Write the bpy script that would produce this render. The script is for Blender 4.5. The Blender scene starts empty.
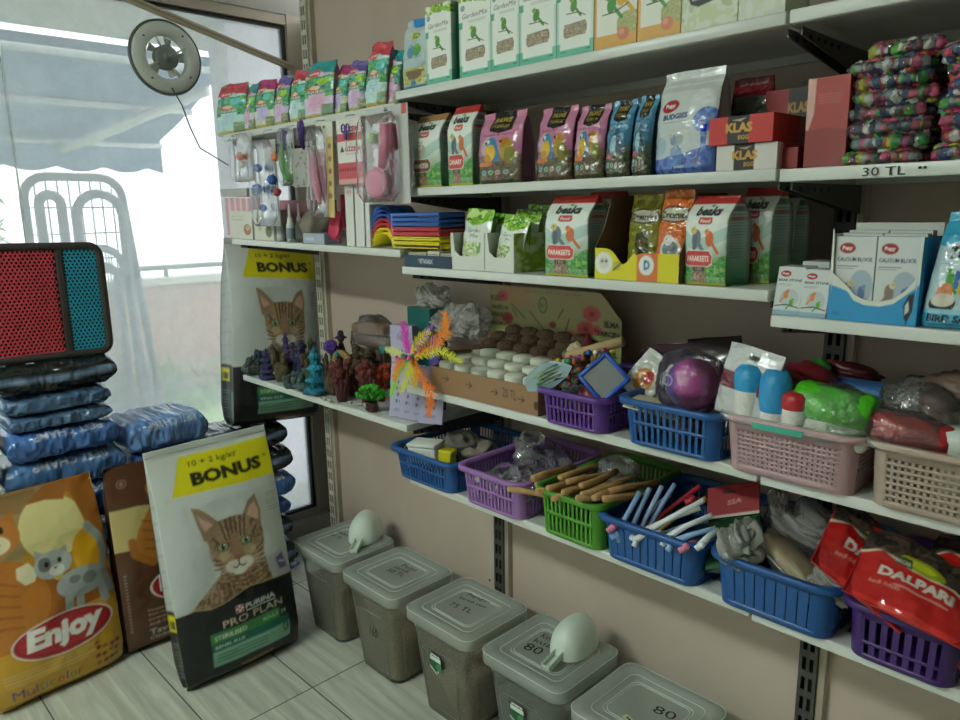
import bpy, bmesh, math, random
import numpy as np
from mathutils import Matrix, Vector, Euler
SC = bpy.context.scene
COL = SC.collection
PI = math.pi

# ---------------------------------------------------------------- camera frame
FOC = 729.0
CAM = np.array([0.0, 0.0, 1.5])
_X = np.array([724, 136, -729.0]); _X /= np.linalg.norm(_X)
_Z = -np.array([60, 3590, 729.0]); _Z /= np.linalg.norm(_Z)
_X -= _Z * (_X @ _Z); _X /= np.linalg.norm(_X)
_Y = np.cross(_Z, _X)
RM = np.array([_X, _Y, _Z])
def _ray(px, py): return RM @ np.array([px - 480.0, py - 360.0, FOC])
def at_y(px, py, Y):
    d = _ray(px, py); return CAM + d * (Y - CAM[1]) / d[1]
def at_x(px, py, X):
    d = _ray(px, py); return CAM + d * (X - CAM[0]) / d[0]
def at_z(px, py, Z):
    d = _ray(px, py); return CAM + d * (Z - CAM[2]) / d[2]

cam_d = bpy.data.cameras.new('camera'); cam_o = bpy.data.objects.new('camera', cam_d)
COL.objects.link(cam_o)
M3 = Matrix([[RM[i][0], -RM[i][1], -RM[i][2]] for i in range(3)])
cam_o.matrix_world = Matrix.Translation(Vector(CAM)) @ M3.to_4x4()
cam_d.sensor_fit = 'HORIZONTAL'; cam_d.sensor_width = 36.0
cam_d.lens = FOC / 960.0 * 36.0; cam_d.clip_start = 0.02; cam_d.clip_end = 200
SC.camera = cam_o

# ---------------------------------------------------------------- colour
def hx(s):
    """sRGB hex or 0-255 tuple -> linear rgb"""
    if isinstance(s, str):
        s = s.lstrip('#'); c = [int(s[i:i + 2], 16) for i in (0, 2, 4)]
    else: c = s
    c = np.array(c[:3], float) / 255.0
    return np.where(c <= 0.04045, c / 12.92, ((c + 0.055) / 1.055) ** 2.4)

# ---------------------------------------------------------------- noise (numpy)
def vnoise(x, y, seed=0, z=None):
    x = np.asarray(x, float); y = np.asarray(y, float)
    def h(i, j):
        n = (i * 374761393 + j * 668265263 + seed * 974634777) & 0xffffffff
        n = (n ^ (n >> 13)) * 1274126177 & 0xffffffff
        return ((n ^ (n >> 16)) & 0xffff) / 65535.0
    xi = np.floor(x).astype(np.int64); yi = np.floor(y).astype(np.int64)
    fx = x - xi; fy = y - yi
    fx = fx * fx * (3 - 2 * fx); fy = fy * fy * (3 - 2 * fy)
    a = h(xi, yi); b = h(xi + 1, yi); c = h(xi, yi + 1); d = h(xi + 1, yi + 1)
    return (a * (1 - fx) + b * fx) * (1 - fy) + (c * (1 - fx) + d * fx) * fy
def fbm(x, y, seed=0, o=3):
    s = 0; a = 0.5; t = 0
    for k in range(o):
        s = s + a * vnoise(x * 2 ** k, y * 2 ** k, seed + k * 17); t += a; a *= .5
    return s / t

# ---------------------------------------------------------------- glyphs
_glyph = {}
def glyphs(s, bold=0.0):
    key = (s, bold)
    if key in _glyph: return _glyph[key]
    cu = bpy.data.curves.new('txt', 'FONT'); cu.body = s; cu.size = 1; cu.resolution_u = 2; cu.offset = bold
    ob = bpy.data.objects.new('txt', cu); COL.objects.link(ob)
    dg = bpy.context.evaluated_depsgraph_get(); dg.update()
    me = bpy.data.meshes.new_from_object(ob.evaluated_get(dg))
    me.calc_loop_triangles()
    v = np.array([p.co[:2] for p in me.vertices]); t = np.array([q.vertices[:] for q in me.loop_triangles])
    bpy.data.objects.remove(ob); bpy.data.curves.remove(cu); bpy.data.meshes.remove(me)
    if len(v):
        lo = v.min(0); hi = v.max(0); v = (v - lo) / np.maximum(hi - lo, 1e-6)
        asp = (hi[0] - lo[0]) / max(hi[1] - lo[1], 1e-6)
    else: asp = 1
    _glyph[key] = (v, t, asp); return _glyph[key]

# ---------------------------------------------------------------- print canvas (flat ink only)
class Cv:
    """a sheet of print: x 0..1 left-right, y 0..1 bottom-top"""
    def __init__(s, nu, nv, bg, ss=3):
        if 26 < nu < 100: nu, nv = int(nu * 1.5), int(nv * 1.5)
        s.nu, s.nv, s.ss = nu, nv, ss
        s.W = nu * ss; s.H = nv * ss
        s.a = np.empty((s.H, s.W, 3)); s.a[:] = hx(bg)
        s.xs = (np.arange(s.W) + .5) / s.W; s.ys = (np.arange(s.H) + .5) / s.H
    def _win(s, x0, x1, y0, y1):
        i0 = max(0, int(math.floor(x0 * s.W)) - 1); i1 = min(s.W, int(math.ceil(x1 * s.W)) + 1)
        j0 = max(0, int(math.floor(y0 * s.H)) - 1); j1 = min(s.H, int(math.ceil(y1 * s.H)) + 1)
        if i1 <= i0 or j1 <= j0: return None
        X, Y = np.meshgrid(s.xs[i0:i1], s.ys[j0:j1]); return (slice(j0, j1), slice(i0, i1)), X, Y
    def _put(s, sl, m, col, al=1.0):
        c = hx(col) if (isinstance(col, str) or isinstance(col, tuple)) else col
        m = (m * al)[..., None] if not isinstance(m, float) else m
        s.a[sl] = s.a[sl] * (1 - m) + c * m
    def rect(s, x0, y0, x1, y1, col, al=1.0):
        w = s._win(x0, x1, y0, y1)
        if w: s._put(w[0], ((w[1] >= x0) & (w[1] <= x1) & (w[2] >= y0) & (w[2] <= y1)).astype(float), col, al)
    def ell(s, cx, cy, rx, ry, col, rot=0, al=1.0, soft=0.0):
        R = max(rx, ry) * (1 + soft)
        w = s._win(cx - R, cx + R, cy - R, cy + R)
        if not w: return
        c, q = math.cos(rot), math.sin(rot); X = w[1] - cx; Y = w[2] - cy
        d = np.sqrt(((X * c + Y * q) / rx) ** 2 + ((-X * q + Y * c) / ry) ** 2)
        m = (d <= 1).astype(float) if soft == 0 else np.clip((1 + soft - d) / (2 * soft), 0, 1)
        s._put(w[0], m, col, al)
    def poly(s, pts, col, al=1.0):
        p = np.array(pts, float); w = s._win(p[:, 0].min(), p[:, 0].max(), p[:, 1].min(), p[:, 1].max())
        if not w: return
        X, Y = w[1], w[2]; ins = np.zeros(X.shape, bool)
        for i in range(len(p)):
            x0, y0 = p[i - 1]; x1, y1 = p[i]
            if y0 == y1: continue
            c = ((y0 > Y) != (y1 > Y)) & (X < (x1 - x0) * (Y - y0) / (y1 - y0) + x0); ins ^= c
        s._put(w[0], ins.astype(float), col, al)
    def line(s, pts, wd, col, al=1.0, asp=1.0):
        """wd is the half width in x units; asp = height/width of the sheet"""
        for (x0, y0), (x1, y1) in zip(pts[:-1], pts[1:]):
            w = s._win(min(x0, x1) - wd, max(x0, x1) + wd, min(y0, y1) - wd / asp, max(y0, y1) + wd / asp)
            if not w: continue
            X = w[1] - x0; Y = (w[2] - y0) * asp; dx = x1 - x0; dy = (y1 - y0) * asp; L = dx * dx + dy * dy + 1e-12
            t = np.clip((X * dx + Y * dy) / L, 0, 1)
            s._put(w[0], ((X - t * dx) ** 2 + (Y - t * dy) ** 2 < wd * wd).astype(float), col, al)
    def text(s, t, x, y, w, h, col, bold=0.0, slope=0.0, shear=0.0, flip=False, al=1.0, arc=0.0):
        v, tr, asp = glyphs(t, bold)
        if not len(tr): return
        q = v.copy()
        if flip: q = 1 - q
        P = np.empty_like(q); P[:, 0] = x + q[:, 0] * w + q[:, 1] * shear; P[:, 1] = y + q[:, 1] * h + q[:, 0] * slope + arc * 4 * q[:, 0] * (1 - q[:, 0])
        lo = P.min(0); hi = P.max(0); win = s._win(lo[0], hi[0], lo[1], hi[1])
        if not win: return
        sl, X, Y = win; m = np.zeros(X.shape)
        i00 = sl[1].start; j00 = sl[0].start
        for a, b, c in tr:
            A, B, C_ = P[a], P[b], P[c]
            i0 = max(0, int(min(A[0], B[0], C_[0]) * s.W) - i00); i1 = int(max(A[0], B[0], C_[0]) * s.W) + 2 - i00
            j0 = max(0, int(min(A[1], B[1], C_[1]) * s.H) - j00); j1 = int(max(A[1], B[1], C_[1]) * s.H) + 2 - j00
            if i1 <= i0 or j1 <= j0: continue
            x_ = X[j0:j1, i0:i1]; y_ = Y[j0:j1, i0:i1]
            d = (B[0] - A[0]) * (C_[1] - A[1]) - (C_[0] - A[0]) * (B[1] - A[1])
            if abs(d) < 1e-14: continue
            l1 = ((x_ - A[0]) * (C_[1] - A[1]) - (C_[0] - A[0]) * (y_ - A[1])) / d
            l2 = ((B[0] - A[0]) * (y_ - A[1]) - (x_ - A[0]) * (B[1] - A[1])) / d
            m[j0:j1, i0:i1] = np.maximum(m[j0:j1, i0:i1], ((l1 >= 0) & (l2 >= 0) & (l1 + l2 <= 1)))
        s._put(sl, m, col, al)
    def speck(s, x0, y0, x1, y1, cols, fr=30, seed=1, al=1.0, mask=None):
        """grains / foliage print: noise picks among colours"""
        w = s._win(x0, x1, y0, y1)
        if not w: return
        X, Y = w[1], w[2]; asp = s.H / s.W
        n = vnoise(X * fr, Y * fr * asp, seed); n2 = vnoise(X * fr * 2.1, Y * fr * asp * 2.1, seed + 5)
        k = np.clip(((n * .6 + n2 * .4 - .2) / .6 * len(cols)).astype(int), 0, len(cols) - 1)
        C = np.array([hx(c) for c in cols])[k]
        m = ((X >= x0) & (X <= x1) & (Y >= y0) & (Y <= y1)).astype(float)
        if mask is not None: m = m * mask(X, Y)
        m = (m * al)[..., None]; s.a[w[0]] = s.a[w[0]] * (1 - m) + C * m
    def grad(s, x0, y0, x1, y1, c0, c1, al=1.0):
        w = s._win(x0, x1, y0, y1)
        if not w: return
        t = np.clip((w[2] - y0) / (y1 - y0), 0, 1)[..., None]
        C = hx(c0) * (1 - t) + hx(c1) * t
        m = ((w[1] >= x0) & (w[1] <= x1) & (w[2] >= y0) & (w[2] <= y1)).astype(float)[..., None] * al
        s.a[w[0]] = s.a[w[0]] * (1 - m) + C * m
    def out(s):
        return s.a.reshape(s.nv, s.ss, s.nu, s.ss, 3).mean((1, 3))
def sample(img, u, v):
    nv, nu = img.shape[:2]
    x = np.clip(np.asarray(u) * nu - .5, 0, nu - 1.001); y = np.clip(np.asarray(v) * nv - .5, 0, nv - 1.001)
    i = x.astype(int); j = y.astype(int); fx = (x - i)[..., None]; fy = (y - j)[..., None]
    i1 = np.minimum(i + 1, nu - 1); j1 = np.minimum(j + 1, nv - 1)
    return (img[j, i] * (1 - fx) + img[j, i1] * fx) * (1 - fy) + (img[j1, i] * (1 - fx) + img[j1, i1] * fx) * fy

# ---------------------------------------------------------------- materials
MATS = {}
def _new(name):
    m = bpy.data.materials.new(name); m.use_nodes = True; nt = m.node_tree
    return m, nt, nt.nodes['Principled BSDF']
def sset(b, **k):
    for a, v in k.items():
        n = a.replace('_', ' ')
        if n in b.inputs: b.inputs[n].default_value = v
def mat(name, col, rough=.5, metal=0.0, noise=0.0, nscale=20.0, bump=0.0, bscale=60.0, trans=0.0, alpha=1.0, coat=0.0, emis=0.0, sub=0.0, spec=.5):
    if name in MATS: return MATS[name]
    m, nt, b = _new(name); c = hx(col); N = nt.nodes; L = nt.links
    b.inputs['Base Color'].default_value = (*c, 1)
    sset(b, Roughness=rough, Metallic=metal, Alpha=alpha, Coat_Weight=coat, Transmission_Weight=trans, Specular_IOR_Level=spec)
    if emis: b.inputs['Emission Color'].default_value = (*c, 1); b.inputs['Emission Strength'].default_value = emis
    if sub: b.inputs['Subsurface Weight'].default_value = sub; b.inputs['Subsurface Radius'].default_value = (.02, .02, .02)
    tc = None
    if noise or bump: tc = N.new('ShaderNodeTexCoord')
    if noise:
        n = N.new('ShaderNodeTexNoise'); n.inputs['Scale'].default_value = nscale; n.inputs['Detail'].default_value = 5
        L.new(tc.outputs['Object'], n.inputs['Vector'])
        r = N.new('ShaderNodeValToRGB'); r.color_ramp.elements[0].position = .3; r.color_ramp.elements[1].position = .7
        r.color_ramp.elements[0].color = (*(c * (1 - noise)), 1); r.color_ramp.elements[1].color = (*np.minimum(c * (1 + noise * .6), 1), 1)
        L.new(n.outputs['Fac'], r.inputs['Fac']); L.new(r.outputs['Color'], b.inputs['Base Color'])
    if bump:
        n = N.new('ShaderNodeTexNoise'); n.inputs['Scale'].default_value = bscale; n.inputs['Detail'].default_value = 3
        L.new(tc.outputs['Object'], n.inputs['Vector'])
        q = N.new('ShaderNodeBump'); q.inputs['Strength'].default_value = bump; q.inputs['Distance'].default_value = .01
        L.new(n.outputs['Fac'], q.inputs['Height']); L.new(q.outputs['Normal'], b.inputs['Normal'])
    MATS[name] = m; return m
def print_mat(name, rough=.5, bump=0.0, bscale=25.0, coat=0.0, metal=0.0, spec=.5):
    """ink colour comes from the mesh's own print attribute"""
    if name in MATS: return MATS[name]
    m, nt, b = _new(name); N = nt.nodes; L = nt.links
    a = N.new('ShaderNodeAttribute'); a.attribute_name = 'ink'; L.new(a.outputs['Color'], b.inputs['Base Color'])
    sset(b, Roughness=rough, Coat_Weight=coat, Metallic=metal, Specular_IOR_Level=spec)
    if bump:
        tc = N.new('ShaderNodeTexCoord'); n = N.new('ShaderNodeTexNoise'); n.inputs['Scale'].default_value = bscale; n.inputs['Detail'].default_value = 3
        n.inputs['Distortion'].default_value = .6
        L.new(tc.outputs['Object'], n.inputs['Vector'])
        q = N.new('ShaderNodeBump'); q.inputs['Strength'].default_value = bump; q.inputs['Distance'].default_value = .01
        L.new(n.outputs['Fac'], q.inputs['Height']); L.new(q.outputs['Normal'], b.inputs['Normal'])
    MATS[name] = m; return m
def film_mat(name, tint='ffffff', rough=.12, body=.06, bump=.6, bscale=45.0, gloss=1.0):
    """clear wrap: mostly see-through, glossy where it is seen at a slant"""
    if name in MATS: return MATS[name]
    m, nt, b = _new(name); N = nt.nodes; L = nt.links; N.remove(b); o = N['Material Output']
    tr = N.new('ShaderNodeBsdfTransparent'); tr.inputs['Color'].default_value = (*(hx(tint) * .25 + .75), 1)
    gl = N.new('ShaderNodeBsdfGlossy'); gl.inputs['Roughness'].default_value = rough; gl.inputs['Color'].default_value = (gloss, gloss, gloss, 1)
    di = N.new('ShaderNodeBsdfDiffuse'); di.inputs['Color'].default_value = (*hx(tint), 1)
    lw = N.new('ShaderNodeFresnel'); lw.inputs['IOR'].default_value = 1.6
    tc = N.new('ShaderNodeTexCoord'); n = N.new('ShaderNodeTexNoise'); n.inputs['Scale'].default_value = bscale; n.inputs['Detail'].default_value = 4; n.inputs['Distortion'].default_value = 1.0
    L.new(tc.outputs['Object'], n.inputs['Vector'])
    q = N.new('ShaderNodeBump'); q.inputs['Strength'].default_value = bump; q.inputs['Distance'].default_value = .01
    L.new(n.outputs['Fac'], q.inputs['Height'])
    for s_ in (gl, lw, di): L.new(q.outputs['Normal'], s_.inputs['Normal'])
    m1 = N.new('ShaderNodeMixShader'); m1.inputs[0].default_value = body; L.new(tr.outputs[0], m1.inputs[1]); L.new(di.outputs[0], m1.inputs[2])
    m2 = N.new('ShaderNodeMixShader'); L.new(lw.outputs[0], m2.inputs[0]); L.new(m1.outputs[0], m2.inputs[1]); L.new(gl.outputs[0], m2.inputs[2])
    L.new(m2.outputs[0], o.inputs['Surface']); MATS[name] = m; return m

# ---------------------------------------------------------------- mesh builder
class MB:
    def __init__(s): s.v = []; s.f = []; s.m = []; s.s = []; s.n = 0; s.c = []; s.col = None
    def add(s, V, F, mi=0, smooth=False, M=None, col=None):
        V = np.asarray(V, float)
        if M is not None:
            A = np.array(M); V = V @ A[:3, :3].T + A[:3, 3]
        s.v.append(V); s.f += [tuple(int(i) + s.n for i in f) for f in F]; s.n += len(V)
        s.m += [mi] * len(F); s.s += [smooth] * len(F)
        c = col if col is not None else (s.col if s.col is not None else (1, 1, 1))
        c = hx(c) if isinstance(c, str) else np.asarray(c, float)
        s.c.append(np.broadcast_to(c, (len(V), 3)) if c.ndim == 1 else c)
        return s
    def box(s, x0, y0, z0, x1, y1, z1, mi=0, M=None, col=None):
        V = [(x0, y0, z0), (x1, y0, z0), (x1, y1, z0), (x0, y1, z0), (x0, y0, z1), (x1, y0, z1), (x1, y1, z1), (x0, y1, z1)]
        return s.add(V, [(0, 3, 2, 1), (4, 5, 6, 7), (0, 1, 5, 4), (1, 2, 6, 5), (2, 3, 7, 6), (3, 0, 4, 7)], mi, False, M, col)
    def rbox(s, x0, y0, z0, x1, y1, z1, r=.003, seg=2, mi=0, M=None, col=None):
        bm = bmesh.new(); bmesh.ops.create_cube(bm, size=1)
        for v in bm.verts: v.co = Vector(((x0 + x1) / 2 + v.co.x * (x1 - x0), (y0 + y1) / 2 + v.co.y * (y1 - y0), (z0 + z1) / 2 + v.co.z * (z1 - z0)))
        bmesh.ops.bevel(bm, geom=bm.edges[:], offset=r, segments=seg, profile=.5, affect='EDGES', clamp_overlap=True)
        V = [v.co[:] for v in bm.verts]; F = [[v.index for v in f.verts] for f in bm.faces]; bm.free()
        return s.add(V, F, mi, True, M, col)
    def tube(s, pts, r, n=8, mi=0, M=None, col=None, cap=True, closed=False):
        P = [Vector(p) for p in pts]; rr = r if hasattr(r, '__len__') else [r] * len(P)
        V = []; up = Vector((0, 0, 1)); prev = None
        for i, p in enumerate(P):
            if closed: t = P[(i + 1) % len(P)] - P[i - 1]
            else: t = (P[min(i + 1, len(P) - 1)] - P[max(i - 1, 0)])
            t.normalize()
            a = prev if prev is not None else (up if abs(t.z) < .9 else Vector((1, 0, 0)))
            a = a - t * a.dot(t)
            if a.length < 1e-6: a = t.orthogonal()
            a.normalize(); b = t.cross(a); prev = a
            for k in range(n):
                g = 2 * PI * k / n; V.append(p + (a * math.cos(g) + b * math.sin(g)) * rr[i])
        F = []; m = len(P)
        for i in range(m if closed else m - 1):
            j = (i + 1) % m
            for k in range(n): F.append((i * n + k, i * n + (k + 1) % n, j * n + (k + 1) % n, j * n + k))
        if cap and not closed: F.append(tuple(range(n))[::-1]); F.append(tuple((m - 1) * n + k for k in range(n)))
        return s.add([tuple(v) for v in V], F, mi, True, M, col)
    def cyl(s, x, y, z0, z1, r0, r1=None, n=20, mi=0, M=None, col=None, smooth=True):
        r1 = r0 if r1 is None else r1
        return s.lathe([(r0, z0), (r1, z1)], n, mi, M, col, (x, y), True)
    def lathe(s, prof, n=24, mi=0, M=None, col=None, c=(0, 0), cap=False, sx=1, sy=1):
        V = []; F = []
        for r, z in prof:
            for k in range(n):
                a = 2 * PI * k / n; V.append((c[0] + r * math.cos(a) * sx, c[1] + r * math.sin(a) * sy, z))
        for i in range(len(prof) - 1):
            for k in range(n): F.append((i * n + k, i * n + (k + 1) % n, (i + 1) * n + (k + 1) % n, (i + 1) * n + k))
        if cap:
            F.append(tuple(range(n))[::-1]); F.append(tuple((len(prof) - 1) * n + k for k in range(n)))
        return s.add(V, F, mi, True, M, col)
    def blob(s, c, r, seed=0, amp=.25, fr=3.0, sub=2, mi=0, M=None, col=None, flat=False):
        bm = bmesh.new(); bmesh.ops.create_icosphere(bm, subdivisions=sub, radius=1)
        V = np.array([v.co[:] for v in bm.verts]); F = [[v.index for v in f.verts] for f in bm.faces]; bm.free()
        n = fbm(V[:, 0] * fr + V[:, 2] * 1.7 * fr + 9, V[:, 1] * fr - V[:, 2] * fr + 5, seed, 2)
        rr = np.array(r if hasattr(r, '__len__') else (r, r, r)); V = V * (1 + amp * (n[:, None] * 2 - 1)) * rr + np.array(c)
        return s.add(V, F, mi, not flat, M, col)
    def prism(s, pts, z0, z1, mi=0, M=None, col=None):
        n = len(pts); V = [(x, y, z0) for x, y in pts] + [(x, y, z1) for x, y in pts]
        F = [tuple(range(n))[::-1], tuple(range(n, 2 * n))] + [(i, (i + 1) % n, n + (i + 1) % n, n + i) for i in range(n)]
        return s.add(V, F, mi, False, M, col)
    def build(s, name, mats, parent=None, loc=(0, 0, 0), rot=(0, 0, 0)):
        me = bpy.data.meshes.new(name)
        V = np.concatenate(s.v); me.from_pydata(V.tolist(), [], s.f)
        if not isinstance(mats, (list, tuple)): mats = [mats]
        for m in mats: me.materials.append(m)
        me.polygons.foreach_set('material_index', s.m); me.polygons.foreach_set('use_smooth', s.s)
        C = np.concatenate(s.c)
        at = me.color_attributes.new('ink', 'FLOAT_COLOR', 'POINT')
        at.data.foreach_set('color', np.concatenate([C, np.ones((len(C), 1))], 1).ravel())
        me.update(); o = bpy.data.objects.new(name, me); COL.objects.link(o)
        o.location = loc; o.rotation_euler = rot
        if parent: o.parent = parent
        return o

def tag(o, label=None, cat=None, group=None, kind=None):
    if label:
        o['label'] = label
        if len(label.split()) > 16: print('LONG', label)
    if cat: o['category'] = cat
    if group: o['group'] = group
    if kind: o['kind'] = kind
    return o
def thing(name, label, cat, loc=(0, 0, 0), rot=(0, 0, 0), group=None):
    o = bpy.data.objects.new(name, None); COL.objects.link(o); o.empty_display_size = .05
    o.location = loc; o.rotation_euler = rot if hasattr(rot, '__len__') else (0, 0, rot)
    return tag(o, label, cat, group)
def dup(o, loc=None, rot=None, label=None, parent=None, group=None):
    kids = [k for k in bpy.data.objects if k.parent == o]
    r = o.copy(); COL.objects.link(r); r.parent = parent
    if loc is not None: r.location = loc
    if rot is not None: r.rotation_euler = rot
    if label: r['label'] = label
    if group: r['group'] = group
    for k in kids: dup(k, parent=r)
    return r
def struct(name, mb, m): return tag(mb.build(name, m), kind='structure')

# ---------------------------------------------------------------- painted bags and boxes
def interp(prof, t):
    p = np.array(prof, float); return np.interp(t, p[:, 0], p[:, 1])
def pouch(name, w, h, d, img, side, m, parent=None, nu=60, nv=80, ns=6, dep=((0, .85), (.06, 1), (.5, .95), (.85, .45), (.93, .05), (1, .03)),
          wid=((0, 1), (1, 1)), bulge=0.0, k=.3, p=6, wr=0.0, wf=6.0, seed=0, back=None, loc=(0, 0, 0), rot=(0, 0, 0), topw=0.0, shy=0.0, smooth=True, sidel=None):
    """upright bag or box: front faces -y, printed sheet img on the front, side colour/sheet on the gussets"""
    vs = np.linspace(0, 1, nv); dd = interp(dep, vs) * d / 2; ww = interp(wid, vs) * w / 2
    us = np.linspace(0, 1, nu); nb = max(6, nu // 4); ub = np.linspace(1, 0, nb); us_s = (np.arange(ns) + 1) / (ns + 1)
    U, Vv = np.meshgrid(us, vs)
    D = dd[:, None]; Wd = ww[:, None]
    e = np.abs(2 * U - 1) ** p
    bl = bulge * np.sin(PI * np.clip(U, 0, 1)) * np.sin(PI * np.clip(Vv * 1.02, 0, 1)) ** .6
    n = (fbm(U * wf + 3, Vv * wf * h / w + 7, seed) - .5) * wr * 2 if wr else 0
    fx = (2 * U - 1) * Wd; fy = -D * (1 - k * e) - bl + n
    tz = topw * (fbm(us * 3 + 1, us * 0 + seed, seed) - .5) * 2
    fz = h * Vv + tz[None, :] * Vv ** 4
    Ub, Vb = np.meshgrid(ub, vs); Db = dd[:, None]
    bx = (2 * Ub - 1) * Wd; by = Db * (1 - k * np.abs(2 * Ub - 1) ** p) + bl.mean() * 1.0 * 0; bz = h * Vb + np.interp(ub, us, tz)[None, :] * Vb ** 4
    Us, Vs = np.meshgrid(us_s, vs); dE = D * (1 - k)
    sin_ = np.sin(PI * Us) * np.minimum(D * .25, .012) * (1 if k > .05 else 0)
    rx = Wd - sin_ + 0 * Us; ry = -dE + 2 * dE * Us; lz = h * Vs
    lx = -Wd + sin_ + 0 * Us; ly = dE - 2 * dE * Us
    zR = np.full_like(lz, 0) + lz + (tz[-1] * Vs ** 4); zL = lz + (tz[0] * Vs ** 4)
    X = np.concatenate([fx, rx, bx, lx], 1); Y = np.concatenate([fy, ry, by, ly], 1); Z = np.concatenate([fz, zR, bz, zL], 1)
    if shy: X = X + shy * (Z / h)
    nc = X.shape[1]
    C = np.empty((nv, nc, 3)); C[:, :nu] = sample(img, U, Vv)
    def sc(s_, Ux): return sample(s_, Ux, Vs) if isinstance(s_, np.ndarray) and s_.ndim == 3 else hx(s_)
    C[:, nu:nu + ns] = sc(side, Us); C[:, nu + ns:nu + ns + nb] = hx(back) if back else (C[:, nu:nu + 1] if True else 0)
    C[:, nu + ns + nb:] = sc(sidel if sidel is not None else side, 1 - Us)
    V = np.stack([X, Y, Z], -1).reshape(-1, 3); idx = np.arange(nv * nc).reshape(nv, nc)
    a = idx[:-1]; b = idx[1:]; ar = np.roll(a, -1, 1); br = np.roll(b, -1, 1)
    F = np.stack([a, ar, br, b], -1).reshape(-1, 4)
    me = bpy.data.meshes.new(name)
    faces = F.tolist() + [idx[0][::-1].tolist(), idx[-1].tolist()]
    me.from_pydata(V.tolist(), [], faces); me.materials.append(m)
    sm = [smooth] * len(F) + [False, False]; me.polygons.foreach_set('use_smooth', sm)
    at = me.color_attributes.new('ink', 'FLOAT_COLOR', 'POINT')
    at.data.foreach_set('color', np.concatenate([C.reshape(-1, 3), np.ones((nv * nc, 1))], 1).ravel())
    me.update(); o = bpy.data.objects.new(name, me); COL.objects.link(o); o.location = loc; o.rotation_euler = rot
    if parent: o.parent = parent
    return o
def carton(name, w, h, d, img, side, m, parent=None, nu=50, nv=60, top=None, **kw):
    return pouch(name, w, h, d, img, side, m, parent, nu, nv, 3, ((0, 1), (1, 1)), ((0, 1), (1, 1)), 0, 0.0, 2, smooth=False, **kw)
def sack(name, w, l, h, img, base, m, parent=None, nu=70, na=56, wr=.006, seed=0, loc=(0, 0, 0), rot=(0, 0, 0), pw=10, pc=3.4, wf=9):
    """a filled bag lying flat: width w on x, length l on y, height h; print wraps round its -y end"""
    us = np.linspace(0, 1, nu); g = np.linspace(0, 2 * PI, na, endpoint=False)
    U, G = np.meshgrid(us, g, indexing='ij')
    e = np.clip(1 - np.abs(2 * U - 1) ** pw, 0, 1) ** (1 / 3.0); e = np.maximum(e, .3)
    c, s_ = np.cos(G), np.sin(G)
    yy = -np.sign(c) * np.abs(c) ** (2 / pc) * l / 2 * (1 - .10 * np.abs(2 * U - 1) ** 4)
    zz = np.sign(s_) * np.abs(s_) ** (2 / pc) * h / 2 * e
    xx = (2 * U - 1) * w / 2
    n = fbm(U * wf + seed, np.sin(G) * 2.5 + np.cos(G) * 1.5 + 5, seed, 4) - .5
    fold = (np.abs(vnoise(U * wf * .7 + np.sin(G) * 1.2, np.cos(G) * 2 + 4, seed + 9) - .5) ** .7 - .4) * .8
    rad = np.sqrt(yy ** 2 + zz ** 2) + 1e-6; n2 = np.abs(fbm(U * wf * 2.3 + seed, np.sin(G) * 5 + np.cos(G) * 4 + 9, seed + 3, 3) - .5) * -1.6
    k = 1 + (n * 2.2 + fold + n2) * wr / rad * 1.0
    yy = yy * k; zz = zz * k + h / 2
    V = np.stack([xx, yy, zz], -1).reshape(-1, 3)
    gv = np.where(G > PI, G - 2 * PI, G)
    C = np.empty(U.shape + (3,)); C[:] = hx(base)
    lim = 1.15; inside = np.abs(gv) < lim
    if img is not None:
        Cs = sample(img, U, (gv + lim) / (2 * lim)); C = np.where(inside[..., None], Cs, C)
    idx = np.arange(nu * na).reshape(nu, na); a = idx[:-1]; b = idx[1:]; ar = np.roll(a, -1, 1); br = np.roll(b, -1, 1)
    F = np.stack([a, b, br, ar], -1).reshape(-1, 4).tolist() + [idx[0].tolist(), idx[-1][::-1].tolist()]
    me = bpy.data.meshes.new(name); me.from_pydata(V.tolist(), [], F); me.materials.append(m)
    me.polygons.foreach_set('use_smooth', [True] * len(F))
    at = me.color_attributes.new('ink', 'FLOAT_COLOR', 'POINT')
    at.data.foreach_set('color', np.concatenate([C.reshape(-1, 3), np.ones((nu * na, 1))], 1).ravel())
    me.update(); o = bpy.data.objects.new(name, me); COL.objects.link(o); o.location = loc; o.rotation_euler = rot
    if parent: o.parent = parent
    return o
def dims(pl, pr, ptop, Y, z):
    """x-range and height of something standing at depth Y on a shelf of height z, read at its two bottom corners and its top"""
    a = at_y(*pl, Y); b = at_y(*pr, Y); t = at_y(*ptop, Y)
    return a[0], b[0], t[2] - z
FILM = print_mat('printed_film', .32, .12, 22, 0.15)
GLOSS = print_mat('printed_gloss_film', .24, .3, 18, 0.3)
CARD = print_mat('printed_card', .5)
MATTE = print_mat('painted_matte', .8, .15, 60)
PLAS = print_mat('coloured_plastic', .3)
CLEAR = film_mat('clear_wrap', body=.04)
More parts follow.
